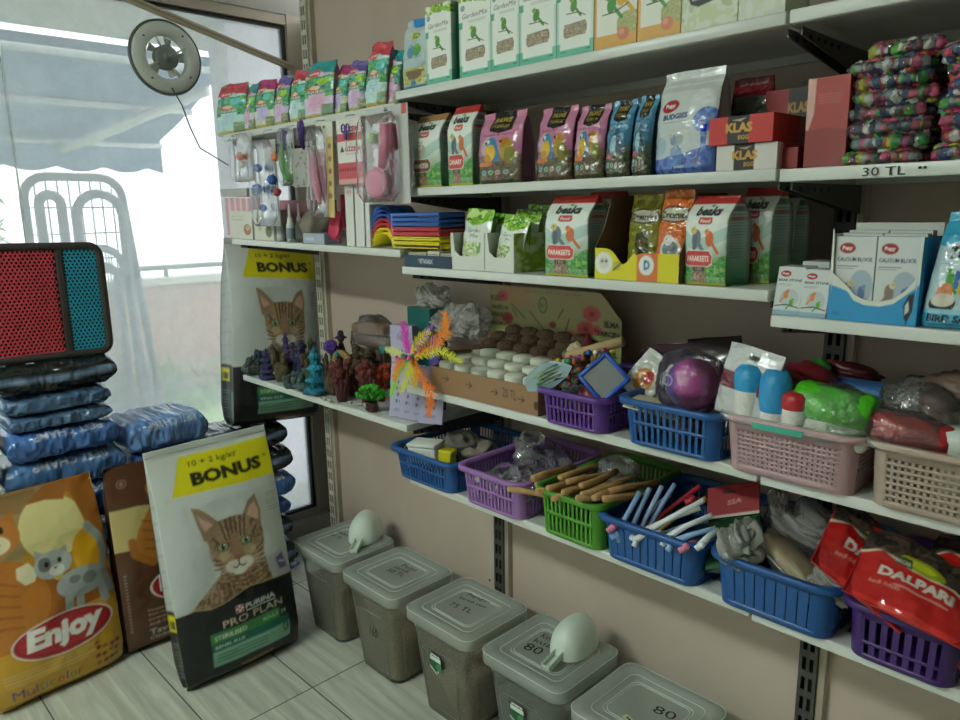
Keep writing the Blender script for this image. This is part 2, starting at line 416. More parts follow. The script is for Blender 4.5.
# ================================================================ the room
def wall_mat():
    m, nt, b = _new('stained_wall_paint'); N = nt.nodes; L = nt.links
    tc = N.new('ShaderNodeTexCoord')
    n1 = N.new('ShaderNodeTexNoise'); n1.inputs['Scale'].default_value = 1.6; n1.inputs['Detail'].default_value = 6; L.new(tc.outputs['Object'], n1.inputs['Vector'])
    r = N.new('ShaderNodeValToRGB'); r.color_ramp.elements[0].position = .35; r.color_ramp.elements[1].position = .65
    r.color_ramp.elements[0].color = (*hx('bbaa9c'), 1); r.color_ramp.elements[1].color = (*hx('cbbcae'), 1)
    L.new(n1.outputs['Fac'], r.inputs['Fac'])
    # small dark scuffs and nail holes
    v = N.new('ShaderNodeTexVoronoi'); v.inputs['Scale'].default_value = 5.5; L.new(tc.outputs['Object'], v.inputs['Vector'])
    s = N.new('ShaderNodeMath'); s.operation = 'LESS_THAN'; s.inputs[1].default_value = .028; L.new(v.outputs['Distance'], s.inputs[0])
    mx = N.new('ShaderNodeMixRGB'); mx.inputs[2].default_value = (*hx('5a5048'), 1); L.new(s.outputs[0], mx.inputs[0]); L.new(r.outputs['Color'], mx.inputs[1])
    n2 = N.new('ShaderNodeTexNoise'); n2.inputs['Scale'].default_value = 14; n2.inputs['Detail'].default_value = 8; n2.inputs['Roughness'].default_value = .75; L.new(tc.outputs['Object'], n2.inputs['Vector'])
    r2 = N.new('ShaderNodeValToRGB'); r2.color_ramp.elements[0].position = .62; r2.color_ramp.elements[1].position = .8
    r2.color_ramp.elements[0].color = (0, 0, 0, 1); r2.color_ramp.elements[1].color = (.5, .5, .5, 1); L.new(n2.outputs['Fac'], r2.inputs['Fac'])
    m2 = N.new('ShaderNodeMixRGB'); m2.inputs[2].default_value = (*hx('96826f'), 1); L.new(r2.outputs['Color'], m2.inputs[0]); L.new(mx.outputs[0], m2.inputs[1])
    L.new(m2.outputs[0], b.inputs['Base Color']); sset(b, Roughness=.75)
    q = N.new('ShaderNodeBump'); q.inputs['Strength'].default_value = .15; q.inputs['Distance'].default_value = .01; L.new(n2.outputs['Fac'], q.inputs['Height']); L.new(q.outputs['Normal'], b.inputs['Normal'])
    return m
def floor_mat():
    m, nt, b = _new('streaked_floor_tile'); N = nt.nodes; L = nt.links
    tc = N.new('ShaderNodeTexCoord'); sp = N.new('ShaderNodeSeparateXYZ'); L.new(tc.outputs['Object'], sp.inputs[0])
    def mth(op, a, c=None):
        k = N.new('ShaderNodeMath'); k.operation = op
        for i, q in enumerate((a, c)):
            if q is None: continue
            if isinstance(q, float): k.inputs[i].default_value = q
            else: L.new(q, k.inputs[i])
        return k.outputs[0]
    def cell(o, off, size):
        t = mth('DIVIDE', mth('SUBTRACT', o, float(off)), float(size)); return mth('FRACT', t), mth('FLOOR', t)
    fx, ix = cell(sp.outputs['X'], -1.90 - 6.4, .64); fy, iy = cell(sp.outputs['Y'], 1.063 - 6.4, .32)
    gx = mth('MINIMUM', fx, mth('SUBTRACT', 1.0, fx)); gy = mth('MINIMUM', fy, mth('SUBTRACT', 1.0, fy))
    g = mth('MAXIMUM', mth('LESS_THAN', gx, .0035), mth('LESS_THAN', gy, .007))
    mp = N.new('ShaderNodeMapping'); mp.inputs['Scale'].default_value = (1.2, 14, 1); L.new(tc.outputs['Object'], mp.inputs[0])
    off = N.new('ShaderNodeCombineXYZ'); L.new(mth('MULTIPLY', ix, 3.7), off.inputs[0]); L.new(mth('MULTIPLY', iy, 5.3), off.inputs[1])
    va = N.new('ShaderNodeVectorMath'); L.new(mp.outputs[0], va.inputs[0]); L.new(off.outputs[0], va.inputs[1])
    n = N.new('ShaderNodeTexNoise'); n.inputs['Scale'].default_value = 2.4; n.inputs['Detail'].default_value = 6; n.inputs['Distortion'].default_value = .6; L.new(va.outputs[0], n.inputs['Vector'])
    r = N.new('ShaderNodeValToRGB'); r.color_ramp.elements[0].position = .3; r.color_ramp.elements[1].position = .72
    r.color_ramp.elements[0].color = (*hx('a9ab9e'), 1); r.color_ramp.elements[1].color = (*hx('d3d6c8'), 1); L.new(n.outputs['Fac'], r.inputs['Fac'])
    mx = N.new('ShaderNodeMixRGB'); mx.inputs[2].default_value = (*hx('4c4d47'), 1); L.new(g, mx.inputs[0]); L.new(r.outputs['Color'], mx.inputs[1])
    L.new(mx.outputs[0], b.inputs['Base Color']); sset(b, Roughness=.32)
    return m
WALL = wall_mat(); FLOOR = floor_mat()
PAINT = mat('room_paint', 'b9b4a8', .8); CEIL = mat('ceiling_paint', 'd5d5cf', .8)
ALU = mat('beige_aluminium_frame', 'a9a294', .45, .2, noise=.08, nscale=8)
GASK = mat('dark_gasket', '2e302f', .6)
WY = 1.58; WX = -2.95
b = MB(); b.box(-2.95, -2.2, -.1, 2.2, 1.9, 0); struct('floor', b, FLOOR)
b = MB(); b.box(-2.56, WY, 0, 2.2, WY + .4, 2.8); struct('wall_right', b, WALL)
b = MB(); b.box(2.2, -2.2, 0, 2.3, WY, 2.8); struct('wall_behind_camera', b, PAINT)
b = MB(); b.box(-3.05, -2.3, 0, 2.3, -2.2, 2.8); struct('wall_left', b, PAINT)
b = MB(); b.box(-3.05, -2.3, 2.8, 2.3, 1.98, 2.9); struct('ceiling', b, CEIL)
b = MB(); b.box(-3.05, -2.2, 2.33, -2.93, 1.98, 2.8); b.box(-3.05, 1.84, 0, -2.56, 1.98, 2.33); struct('wall_window_side', b, mat('grey_lintel', 'a3a49d', .7, noise=.1, nscale=3))
b = MB(); b.box(-3.05, -2.2, 0, -2.90, 1.84, .085); struct('trim_1', b, mat('pale_sill', 'b5b2a6', .5, noise=.1))
b = MB()
b.box(-3.0, 1.735, .085, -2.93, 1.84, 2.33); b.box(-3.0, -2.2, 2.29, -2.935, 1.735, 2.33); b.box(-3.0, -2.2, .085, -2.935, 1.735, .115)
b.box(-3.0, -2.2, .085, -2.93, -2.1, 2.33)
b.box(-2.985, 1.722, .115, -2.95, 1.737, 2.29, 1); b.box(-2.985, -2.1, 2.278, -2.95, 1.722, 2.29, 1); b.box(-2.985, -2.1, .115, -2.95, 1.722, .127, 1)
win = struct('window_1', b, [ALU, GASK])
# dusty pane
gm, nt, bs = _new('dusty_glass'); N = nt.nodes; L = nt.links; N.remove(bs)
tr = N.new('ShaderNodeBsdfTransparent'); tr.inputs[0].default_value = (.93, .96, .95, 1)
tl = N.new('ShaderNodeBsdfTranslucent'); tl.inputs[0].default_value = (*hx('e6ecf2'), 1)
gl = N.new('ShaderNodeBsdfGlossy'); gl.inputs['Roughness'].default_value = .03
tc = N.new('ShaderNodeTexCoord'); n = N.new('ShaderNodeTexNoise'); n.inputs['Scale'].default_value = 2.2; n.inputs['Detail'].default_value = 8; n.inputs['Roughness'].default_value = .7; L.new(tc.outputs['Object'], n.inputs['Vector'])
mr = N.new('ShaderNodeMapRange'); mr.inputs[1].default_value = .3; mr.inputs[2].default_value = .75; mr.inputs[3].default_value = .28; mr.inputs[4].default_value = .50; L.new(n.outputs['Fac'], mr.inputs[0])
m1 = N.new('ShaderNodeMixShader'); L.new(mr.outputs[0], m1.inputs[0]); L.new(tr.outputs[0], m1.inputs[1]); L.new(tl.outputs[0], m1.inputs[2])
fr = N.new('ShaderNodeFresnel'); fr.inputs[0].default_value = 1.4
m2 = N.new('ShaderNodeMixShader'); L.new(fr.outputs[0], m2.inputs[0]); L.new(m1.outputs[0], m2.inputs[1]); L.new(gl.outputs[0], m2.inputs[2])
L.new(m2.outputs[0], N['Material Output'].inputs['Surface'])
seamY = at_x(11, 130, -2.967)[1]
b = MB(); b.box(-2.970, seamY + .002, .127, -2.964, 1.722, 2.278); o = b.build('glass_pane', gm, win)
b = MB(); b.box(-2.970, -2.1, .127, -2.964, seamY - .002, 2.278); o = b.build('glass_pane', gm, win)
b = MB(); b.box(-2.9705, seamY - .002, .127, -2.9635, seamY + .002, 2.278); b.build('glass_joint', mat('joint_silicone', 'e8ecec', .4), win)

# slotted uprights on the wall
UPM = mat('dark_grey_steel', '5b5b58', .45, .5); UPW = mat('cream_steel', 'c9c4b6', .5, .1); HOLE = mat('slot_black', '0e0e0e', .9)
CREAM = mat('cream_batten', 'b6ab98', .6, noise=.1)
def upright(x, label, m, z0=.0, z1=2.6):
    t = thing('shelf_upright', label, 'shelf upright', (x, WY, z0), group='slotted shelf uprights')
    H = z1 - z0; b = MB()
    # a channel with two rows of slots: solid strips round each slot
    y1, y0 = -.0, -.028
    b.box(-.02, y0, 0, -.0165, y1, H); b.box(.0165, y0, 0, .02, y1, H)
    b.box(-.0165, y0, 0, -.0125, y0 + .003, H); b.box(-.0035, y0, 0, .0035, y0 + .003, H); b.box(.0125, y0, 0, .0165, y0 + .003, H)
    n = int(H / .05)
    for i in range(n):
        for a in (-.0125, .0035): b.box(a, y0, i * .05, a + .009, y0 + .003, i * .05 + .018)
    b.box(-.0165, -.006, 0, .0165, -.001, H, 1)
    b.build('slotted_channel', [m, HOLE], t)
    b = MB(); b.box(.021, -.02, 0, .036, 0, H); b.build('cover_strip', CREAM, t)
upright(-2.505, 'pale slotted upright in the corner beside the window', UPW)
upright(-1.53, 'dark slotted upright behind the seed containers with torn paint beside it', UPM)
upright(-.552, 'dark slotted upright between the two right shelf bays', UPM)

# shelves
SHM = mat('white_shelf_enamel', 'd2d6cf', .3, noise=.06, nscale=5)
KY = 1.2
def shelf(x0, x1, z, label, y0=KY, tilt=0.0, vents=False, br=True):
    t = thing('wall_shelf', label, 'shelf', ((x0 + x1) / 2, WY - .03, z), (0, tilt, 0), 'white metal wall shelves')
    w = (x1 - x0) / 2 - .001; d = WY - .03 - y0; b = MB()
    b.rbox(-w, -d, -.02, w, -d + .016, 0, .002); b.box(-w, -d + .014, -.0025, w, 0, -.0002)
    b.box(-w, -.012, -.02, w, 0, -.0026); b.box(-w, -d + .016, -.02, -w + .002, -.012, -.0026); b.box(w - .002, -d + .016, -.02, w, -.012, -.0026)
    b.build('shelf_board', SHM, t)
    if vents:
        b = MB()
        for i in range(60):
            xx = -w + .02 + i * (2 * w - .04) / 59
            b.box(xx, -d + .05, -.0001, xx + .006, -d + .13, .0003)
        o = b.build('vent_slots', mat('shelf_slots', '555753', .8), t); o['kind'] = 'stuff'
    if br:
        for s in (-1, 1):
            b = MB(); M = Matrix.Translation((s * (w - .008), 0, -.021))
            b.prism([(-d + .03, -.012), (-.0, -.055), (0, 0), (-d + .03, 0)], -.0015, .0015, M=M @ Matrix(((0, 0, 1, 0), (1, 0, 0, 0), (0, 1, 0, 0), (0, 0, 0, 1))))
            for q in range(5): b.cyl(0, 0, -.003, .003, .004, n=10, mi=1, M=M @ Matrix.Translation((0, -d + .06 + q * .03, -.011)) @ Matrix.Rotation(PI / 2, 4, 'Y'))
            b.build('bracket', [UPM, HOLE], t)
    return t
ZB = dict(b1=1.800, b2=1.562, b3=1.363, b4=1.042, b5=.780, a1=1.800, a2=1.560, a3=1.322, a4=1.040, a5=.775, c1=1.775, c3=1.414, c4=.926)
nm = dict(b1='topmost', b2='second highest', b3='middle', b4='fourth', b5='lowest')
bl = {'b1': 'topmost shelf of the middle bay, under the white seed cartons', 'b2': 'middle bay shelf carrying the pink parrot food pouches',
      'b3': 'middle bay shelf carrying the red-topped parakeet bags', 'b4': 'middle bay shelf under the cardboard flower display and baskets',
      'b5': 'lowest shelf of the middle bay, under the wood stick basket',
      'a1': 'topmost shelf of the right bay above the gravel bags', 'a2': 'right bay shelf with a handwritten price on its front edge', 'a3': 'right bay shelf under the calcium block display',
      'a4': 'right bay shelf under the pale mesh basket', 'a5': 'lowest shelf of the right bay, under the red snack bags'}
SH = {}
for k_, z in ZB.items():
    if k_[0] == 'b': SH[k_] = shelf(-1.528, -.537, z, bl[k_], vents=k_ in ('b5',))
    elif k_[0] == 'a': SH[k_] = shelf(-.533, .45, z, bl[k_], vents=k_ == 'a5')
SH['c1'] = shelf(-2.495, -1.532, ZB['c1'], 'upper left shelf in the corner carrying the small colourful snack bags')
SH['c3'] = shelf(-2.495, -1.532, ZB['c3'], 'slightly sagging left shelf under the bottles and stacked bowls', tilt=math.radians(1.0))
SH['c4'] = shelf(-2.495, -1.532, ZB['c4'], 'left shelf under the painted aquarium ornaments')
# handwritten price on the shelf edge
def ink_text(s, w, h, parent, loc, rot, m, bold=0.0, name='lettering', th=.0004, shear=0):
    v, t, a = glyphs(s, bold); V = np.zeros((len(v), 3)); V[:, 0] = v[:, 0] * w + v[:, 1] * shear; V[:, 1] = v[:, 1] * h; V[:, 2] = th
    b = MB(); b.add(V, t.tolist()); return b.build(name, m, parent, loc, rot)
INK = mat('black_marker', '1c1b1c', .6)
def local_on(t, p): return tuple(np.array(p) - np.array(t.location))
p = at_y(862, 177, KY - .0015); q = at_y(905, 176, KY - .0015)
ink_text('30 TL', q[0] - p[0], .0125, SH['a2'], local_on(SH['a2'], (p[0], KY - .0015, ZB['a2'] - .017)), (PI / 2, 0, 0), INK, name='price_writing')
for a, c in ((918, 921), (923, 926)):
    p = at_y(a, 172, KY - .0015); q = at_y(c, 172, KY - .0015)
    b = MB(); b.box(0, -.0004, 0, q[0] - p[0], .0004, .0035); b.build('pen_mark', INK, SH['a2'], local_on(SH['a2'], (p[0], KY - .0015, ZB['a2'] - .01)))

# torn plaster beside the middle upright
b = MB(); rnd = random.Random(4); pts = []
for i in range(26): pts.append((-.03 - rnd.random() * .016, .30 + i * .011))
b.prism([(-.024, .30)] + [(x, z) for x, z in pts] + [(-.024, .30 + 26 * .011)], 0, .004)
o = b.build('plaster_tear', mat('bare_plaster', '8d7c68', .9, noise=.3, nscale=60)); o.location = (-1.53, WY - .0005, 0); o.rotation_euler = (PI / 2, 0, 0)
tag(o, kind='structure'); o.name = 'trim_2'
# slanting cable duct across the window
p0 = Vector(at_x(60, -30, -2.94)); p1 = Vector(at_x(293, 68, -2.935)); p1.y = min(p1.y, 1.81)
d = (p1 - p0); L_ = d.length; d.normalize()
Mx = Matrix((d, Vector((1, 0, 0)), d.cross(Vector((1, 0, 0))))).transposed().to_4x4(); Mx.translation = p0
b = MB(); b.rbox(0, -.011, -.013, L_, .011, .013, .003, M=Mx); b.box(0, .0105, -.0035, L_, .0118, .0035, 1, M=Mx)
tag(b.build('cable_duct', [mat('beige_duct', 'aca089', .5), mat('duct_seam', '8c8272', .6)]), 'beige cable duct slanting across the top of the window', 'cable duct')

# round window fan
c = at_x(165, 58, -2.955); R = (at_x(165, 22, -2.955)[2] - at_x(165, 94, -2.955)[2]) / 2
t = thing('window_fan', 'round grey ventilator fan set into the window glass', 'fan', tuple(c), (0, PI / 2, 0))
FM = mat('fan_plastic', 'c6cec6', .45); FD = mat('fan_dark_rim', '59605c', .5)
b = MB(); b.lathe([(R * .60, -.01), (R * .60, .022), (R * .64, .028), (R * .92, .022), (R, .012), (R, -.004), (R * .92, -.008), (R * .60, -.01)], 48); b.build('flange', FM, t)
b = MB(); b.lathe([(R * 1.03, -.002), (R * 1.055, .006), (R * 1.03, .015), (R * .985, .0145), (R * .985, .0), (R * 1.03, -.002)], 48); b.build('rim', FD, t)
b = MB(); b.lathe([(R * .34, -.01), (R * .34, .02), (R * .3, .026), (0.0001, .028)], 32); b.lathe([(R * .14, .027), (R * .13, .031), (.0001, .032)], 24); b.build('motor_hub', mat('fan_hub', '6e766f', .5), t)
for i in range(5):
    a = i * 2 * PI / 5 + .3; b = MB(); V = []
    for r_ in np.linspace(R * .32, R * .56, 5):
        for w_ in (-1, 1):
            g = a + w_ * .26 + (r_ / R) * .25; V.append((r_ * math.cos(g), r_ * math.sin(g), .004 + w_ * .008))
    n_ = len(V); V += [(x, y, z + .0015) for x, y, z in V]
    F = []
    for j in range(4): F += [(2 * j, 2 * j + 1, 2 * j + 3, 2 * j + 2), (n_ + 2 * j, n_ + 2 * j + 2, n_ + 2 * j + 3, n_ + 2 * j + 1), (2 * j, 2 * j + 2, n_ + 2 * j + 2, n_ + 2 * j), (2 * j + 1, n_ + 2 * j + 1, n_ + 2 * j + 3, 2 * j + 3)]
    b.add(V, F, smooth=True); b.build('blade', FM, t)
for i in range(4):
    a = i * PI / 2 + .5; b = MB(); b.tube([(R * .3 * math.cos(a), R * .3 * math.sin(a), .02), (R * .62 * math.cos(a), R * .62 * math.sin(a), .024)], .004, 6); b.build('spoke', FM, t)
for i in range(4):
    a = i * PI / 2 + .9; b = MB(); b.cyl(R * .8 * math.cos(a), R * .8 * math.sin(a), .02, .028, .004, n=8); b.build('screw', FD, t)
pts = [at_x(172, 88, -2.92), at_x(182, 105, -2.90), at_x(190, 127, -2.90), at_x(200, 148, -2.90), at_x(215, 157, -2.88), at_x(233, 168, -2.85)]
P = []
for i in range(len(pts) - 1):
    for k_ in range(4): P.append(tuple(pts[i] + (pts[i + 1] - pts[i]) * k_ / 4))
b = MB(); b.tube(P, .0028, 6); tag(b.build('fan_cable', mat('dark_cable', '4a4c4a', .5)), 'thin dark cable hanging from the round window fan', 'cable')

# ceiling lights (out of frame, light the room)
LM = mat('lamp_diffuser', 'f2fff6', .5, emis=62.0)
def lamp(x, y, sx, sy, lab):
    t = thing('ceiling_light', lab, 'ceiling light', (x, y, 2.80), group='ceiling lights')
    b = MB(); b.rbox(-sx / 2, -sy / 2, -.06, sx / 2, sy / 2, 0, .008); b.build('housing', mat('lamp_housing', 'd8d8d4', .5), t)
    b = MB(); b.rbox(-sx / 2 + .02, -sy / 2 + .02, -.075, sx / 2 - .02, sy / 2 - .02, -.0605, .006); b.build('diffuser', LM, t)
lamp(-1.7, -1.25, 1.25, .30, 'long ceiling light towards the window end of the room')
# ================================================================ bags and stacks by the window
def rr_pts(hw, hd, r, n=5):
    P = []
    for cx, cy, a0 in ((hw - r, hd - r, 0), (-hw + r, hd - r, 90), (-hw + r, -hd + r, 180), (hw - r, -hd + r, 270)):
        for k in range(n + 1):
            a = math.radians(a0 + 90 * k / n); P.append((cx + r * math.cos(a), cy + r * math.sin(a)))
    return P
def loft(b, prof, n=5, cap0=True, cap1=False, mi=0, M=None, col=None):
    rings = [rr_pts(hw, hd, min(r, hw * .99, hd * .99), n) for hw, hd, r, z in prof]; m = len(rings[0])
    V = [(x, y, prof[i][3]) for i, R_ in enumerate(rings) for x, y in R_]; F = []
    for i in range(len(prof) - 1):
        for k in range(m): F.append((i * m + k, i * m + (k + 1) % m, (i + 1) * m + (k + 1) % m, (i + 1) * m + k))
    if cap0: F.append(tuple(range(m))[::-1])
    if cap1: F.append(tuple((len(prof) - 1) * m + k for k in range(m)))
    return b.add(V, F, mi, True, M, col)

def cat_sheet(nu, nv):
    c = Cv(nu, nv, 'ccd3cc')
    A = 1.9
    c.grad(0, .33, 1, .97, 'b9c2bd', 'dce2dc', .8)
    c.poly([(.25, .952), (1.01, .952), (1.01, .785), (.13, .80)], 'e3dc1e')
    c.text('10 + 2 kg/\u043a\u0433', .31, .897, .40, .030, '24240f', .01)
    c.text('BONUS', .30, .825, .60, .055, '24240f', .055); c.text('*', .925, .868, .035, .014, '24240f')
    c.rect(0, .975, 1, .978, 'aab2aa'); c.rect(.05, .962, .5, .965, 'b4bcb4')
    FUR = ('7d6247', 'a68a66', 'b79c78', '8c7152', '5f4a36'); TAN = '9f8568'
    body = [(.10, .32), (.17, .36), (.27, .39), (.35, .425), (.40, .47), (.72, .47), (.76, .42), (.80, .37), (.82, .30)]
    c.poly(body, '94785a')
    inb = lambda X, Y: ((Y < .33 + np.clip((X - .1) * .42, 0, .11) + (X > .4) * .05) & (X < .82 - (Y - .3) * .35) & (X > .10)).astype(float)
    c.speck(.10, .30, .84, .47, FUR, 26, 3, .75, inb)
    for i, y in enumerate((.445, .425, .405, .385, .362)):
        c.line([(.42 + i * .012, y), (.55, y - .014), (.68, y - .006), (.76, y + .008)], .006, '4f3c2b', .65, A)
    for i in range(7):
        c.line([(.20 + i * .045, .335), (.22 + i * .04, .36 + i * .008)], .005, '4a3828', .6, A)
    # ears
    c.poly([(.245, .745), (.272, .66), (.295, .60), (.36, .60), (.44, .658), (.37, .70), (.30, .735)], TAN)
    c.poly([(.275, .715), (.305, .65), (.34, .625), (.395, .652), (.33, .690)], 'd3ab98')
    c.poly([(.275, .715), (.33, .690), (.35, .668), (.31, .69)], '8d7152', .6)
    c.poly([(.775, .732), (.70, .712), (.64, .665), (.64, .62), (.72, .60), (.785, .605), (.80, .66)], TAN)
    c.poly([(.758, .70), (.705, .688), (.672, .655), (.72, .62), (.768, .625), (.78, .66)], 'd9b09c')
    # head
    c.poly([(.30, .625), (.345, .645), (.43, .664), (.53, .668), (.63, .664), (.70, .64), (.785, .612), (.79, .56), (.782, .51), (.75, .465), (.69, .435), (.60, .42), (.50, .42), (.42, .44), (.375, .47), (.345, .52), (.325, .575)], TAN)
    hd = lambda X, Y: ((((X - .555) / .235) ** 2 + ((Y - .545) / .125) ** 2) < 1).astype(float)
    c.speck(.31, .42, .80, .67, FUR, 30, 8, .55, hd)
    c.ell(.43, .515, .055, .022, 'c4ad89', al=.8, soft=.3); c.ell(.65, .512, .055, .022, 'c4ad89', al=.8, soft=.3)
    # forehead stripes
    for x, x2 in ((.47, .44), (.50, .485), (.53, .525), (.56, .565), (.59, .61), (.62, .65)):
        c.line([(x, .578), (x + (x2 - x) * .5, .62), (x2, .66)], .0075, '47352a', .8, A)
    for s_, x in ((-1, .40), (1, .70)):
        for k in range(3): c.line([(x, .50 - k * .018), (x + s_ * .06, .515 - k * .022)], .0065, '4a382a', .7, A)
    c.line([(.365, .60), (.40, .575)], .01, '4a382a', .7, A); c.line([(.735, .60), (.70, .575)], .01, '4a382a', .7, A)
    # muzzle, nose, mouth
    c.poly([(.505, .60), (.565, .60), (.58, .52), (.565, .497), (.515, .497), (.495, .52)], '9c7a60', .9)
    c.ell(.49, .463, .065, .026, 'e2dccd', soft=.15); c.ell(.595, .463, .065, .026, 'e2dccd', soft=.15); c.ell(.54, .440, .06, .018, 'e6e1d4', soft=.15)
    c.poly([(.508, .502), (.572, .502), (.552, .484), (.541, .478), (.53, .484)], 'a5695c')
    c.line([(.541, .48), (.541, .464)], .005, '3a2520', 1, A); c.line([(.49, .458), (.515, .452), (.541, .464), (.567, .452), (.592, .458)], .005, '3a2520', 1, A)
    # eyes
    for x in (.433, .628):
        c.ell(x, .554, .050, .0185, '2b221b'); c.ell(x, .554, .040, .0155, 'a9b988'); c.ell(x, .553, .032, .0140, '86a372')
        c.ell(x, .554, .012, .0135, '12120e'); c.ell(x + .012, .561, .007, .003, 'f4f6f0')
    for s_ in (-1, 1):
        for k in range(3): c.line([(.541 + s_ * .06, .468 - k * .006), (.541 + s_ * .22, .485 - k * .022)], .0022, 'e8e6dc', .8, A)
    # side copy and cup on the right
    for k in range(7): c.rect(.87, .71 - k * .012, .97, .7135 - k * .012, '8f9a94', .8)
    c.poly([(.84, .45), (.93, .47), (.985, .345), (.86, .35)], 'b9b5c4'); c.poly([(.86, .43), (.93, .445), (.965, .37), (.885, .375)], '6e6690'); c.line([(.89, .41), (.94, .40)], .006, 'e2e0ea', 1, A)
    # black lower panel
    c.poly([(-.01, .325), (.14, .333), (.26, .318), (.36, .322), (.48, .34), (.60, .357), (.70, .352), (.80, .347), (1.01, .335), (1.01, -.01), (-.01, -.01)], '15191a')
    c.line([(.0, .327), (.14, .335), (.26, .320), (.36, .324), (.48, .342), (.60, .359), (.70, .354), (.80, .349), (1, .337)], .004, 'b6a67a', .8, A)
    c.rect(.45, .264, .515, .294, 'd9dedb')
    for i in range(3):
        for j in range(3):
            if (i + j) % 2 == 0: c.rect(.452 + i * .0205, .265 + j * .0095, .4725 + i * .0205, .2745 + j * .0095, 'c2323a')
    c.text('PURINA', .53, .268, .27, .023, 'd8ddd8', .03); c.rect(.53, .259, .80, .262, 'd8ddd8')
    c.text('PRO PLAN', .33, .222, .53, .030, 'd9cfae', .0)
    c.rect(.22, .168, .90, .214, '3f8a4a'); c.rect(.22, .138, .90, .166, '1d6a58'); c.rect(.22, .068, .90, .136, '7fb59a')
    c.text('STERILISED', .25, .180, .27, .019, 'dfeadf', .02); c.text('ADULT', .66, .182, .15, .016, 'b9d9b4', .01)
    c.text('RENAL PLUS', .25, .145, .24, .013, 'cfe4d6', .01)
    c.rect(.82, .168, .90, .214, '1b2622'); c.text('1+', .84, .178, .04, .022, 'c8d8c8', .02)
    c.ell(.86, .118, .03, .024, '1f6f52'); c.text('C', .848, .108, .022, .020, 'dfeadf', .02)
    for k in range(3): c.rect(.25, .117 - k * .016, .68, .121 - k * .016, '2c5c48', .85)
    c.poly([(.42, .014), (.45, .040), (.74, .040), (.70, .014)], '8a6c3a'); c.poly([(.44, .018), (.46, .036), (.72, .036), (.69, .018)], '3c2f1c'); c.text('OPTIRENAL', .47, .021, .22, .011, 'c9a869', .01)
    return c.out()
def cat_side(nu, nv):
    c = Cv(nu, nv, 'b3bab4')
    rnd = random.Random(3)
    for k in range(9):
        y = .36 + k * .068; c.line([(0, y), (.5, y + .012), (1, y - .006)], .02, '8f9791', .8, 8)
    c.rect(0, 0, 1, .33, '171b1b'); c.rect(.15, .03, .4, .19, '6f9a86'); c.rect(.5, .24, .95, .31, 'd8cf22'); c.rect(.6, .25, .85, .285, '39381a')
    for k in range(10): c.rect(.55, .04 + k * .016, .9, .045 + k * .016, '7d8682', .7)
    return c.out()
PPW, PPH = .405, .79
CATS, CATG = cat_sheet(130, 240), cat_side(10, 160)
DEPB = ((0, .35), (.03, .8), (.12, 1), (.45, .95), (.75, .7), (.90, .25), (.965, .05), (1, .03))
def cat_bag(name, label, loc, rot, seed, d=.13):
    t = thing(name, label, 'cat food bag', loc, rot)
    pouch('bag_body', PPW, PPH, d, CATS, CATG, FILM, t, 130, 240, 10, DEPB, ((0, .97), (.1, 1), (.8, .99), (1, 1.0)), .012, .35, 5, .007, 4.5, seed, back='15191a', topw=.004)
    b = MB(); P = [((2 * u - 1) * PPW / 2 * .99, -.003 + .001 * math.sin(u * 9), PPH * .972) for u in np.linspace(0, 1, 24)]
    b.tube(P, .0014, 6); b.build('stitched_seam', mat('seam_thread', '9aa39b', .7), t)
    return t
# front bag: base line measured on the floor, leaning back to the stack
pl = at_z(174, 695, 0); pr = at_z(291, 643, 0); mid = (pl + pr) / 2
ang = math.atan2(pr[1] - pl[1], pr[0] - pl[0])
cat_bag('cat_food_bag', 'large white and black cat food bag standing on the floor in front of the stacks', (mid[0] - .002, mid[1] + .026, .004), (math.radians(-7.0), math.radians(-1.0), ang), 5)
# back bag standing on the dark stack
_bb = cat_bag('cat_food_bag', 'white and black cat food bag standing on the dark stack beside the left shelves', (-2.745, 1.435, .655), (math.radians(-2), math.radians(4.5), PI / 2 + math.radians(-2)), 11, .20)
_bb.scale = (.95, .95, .95)

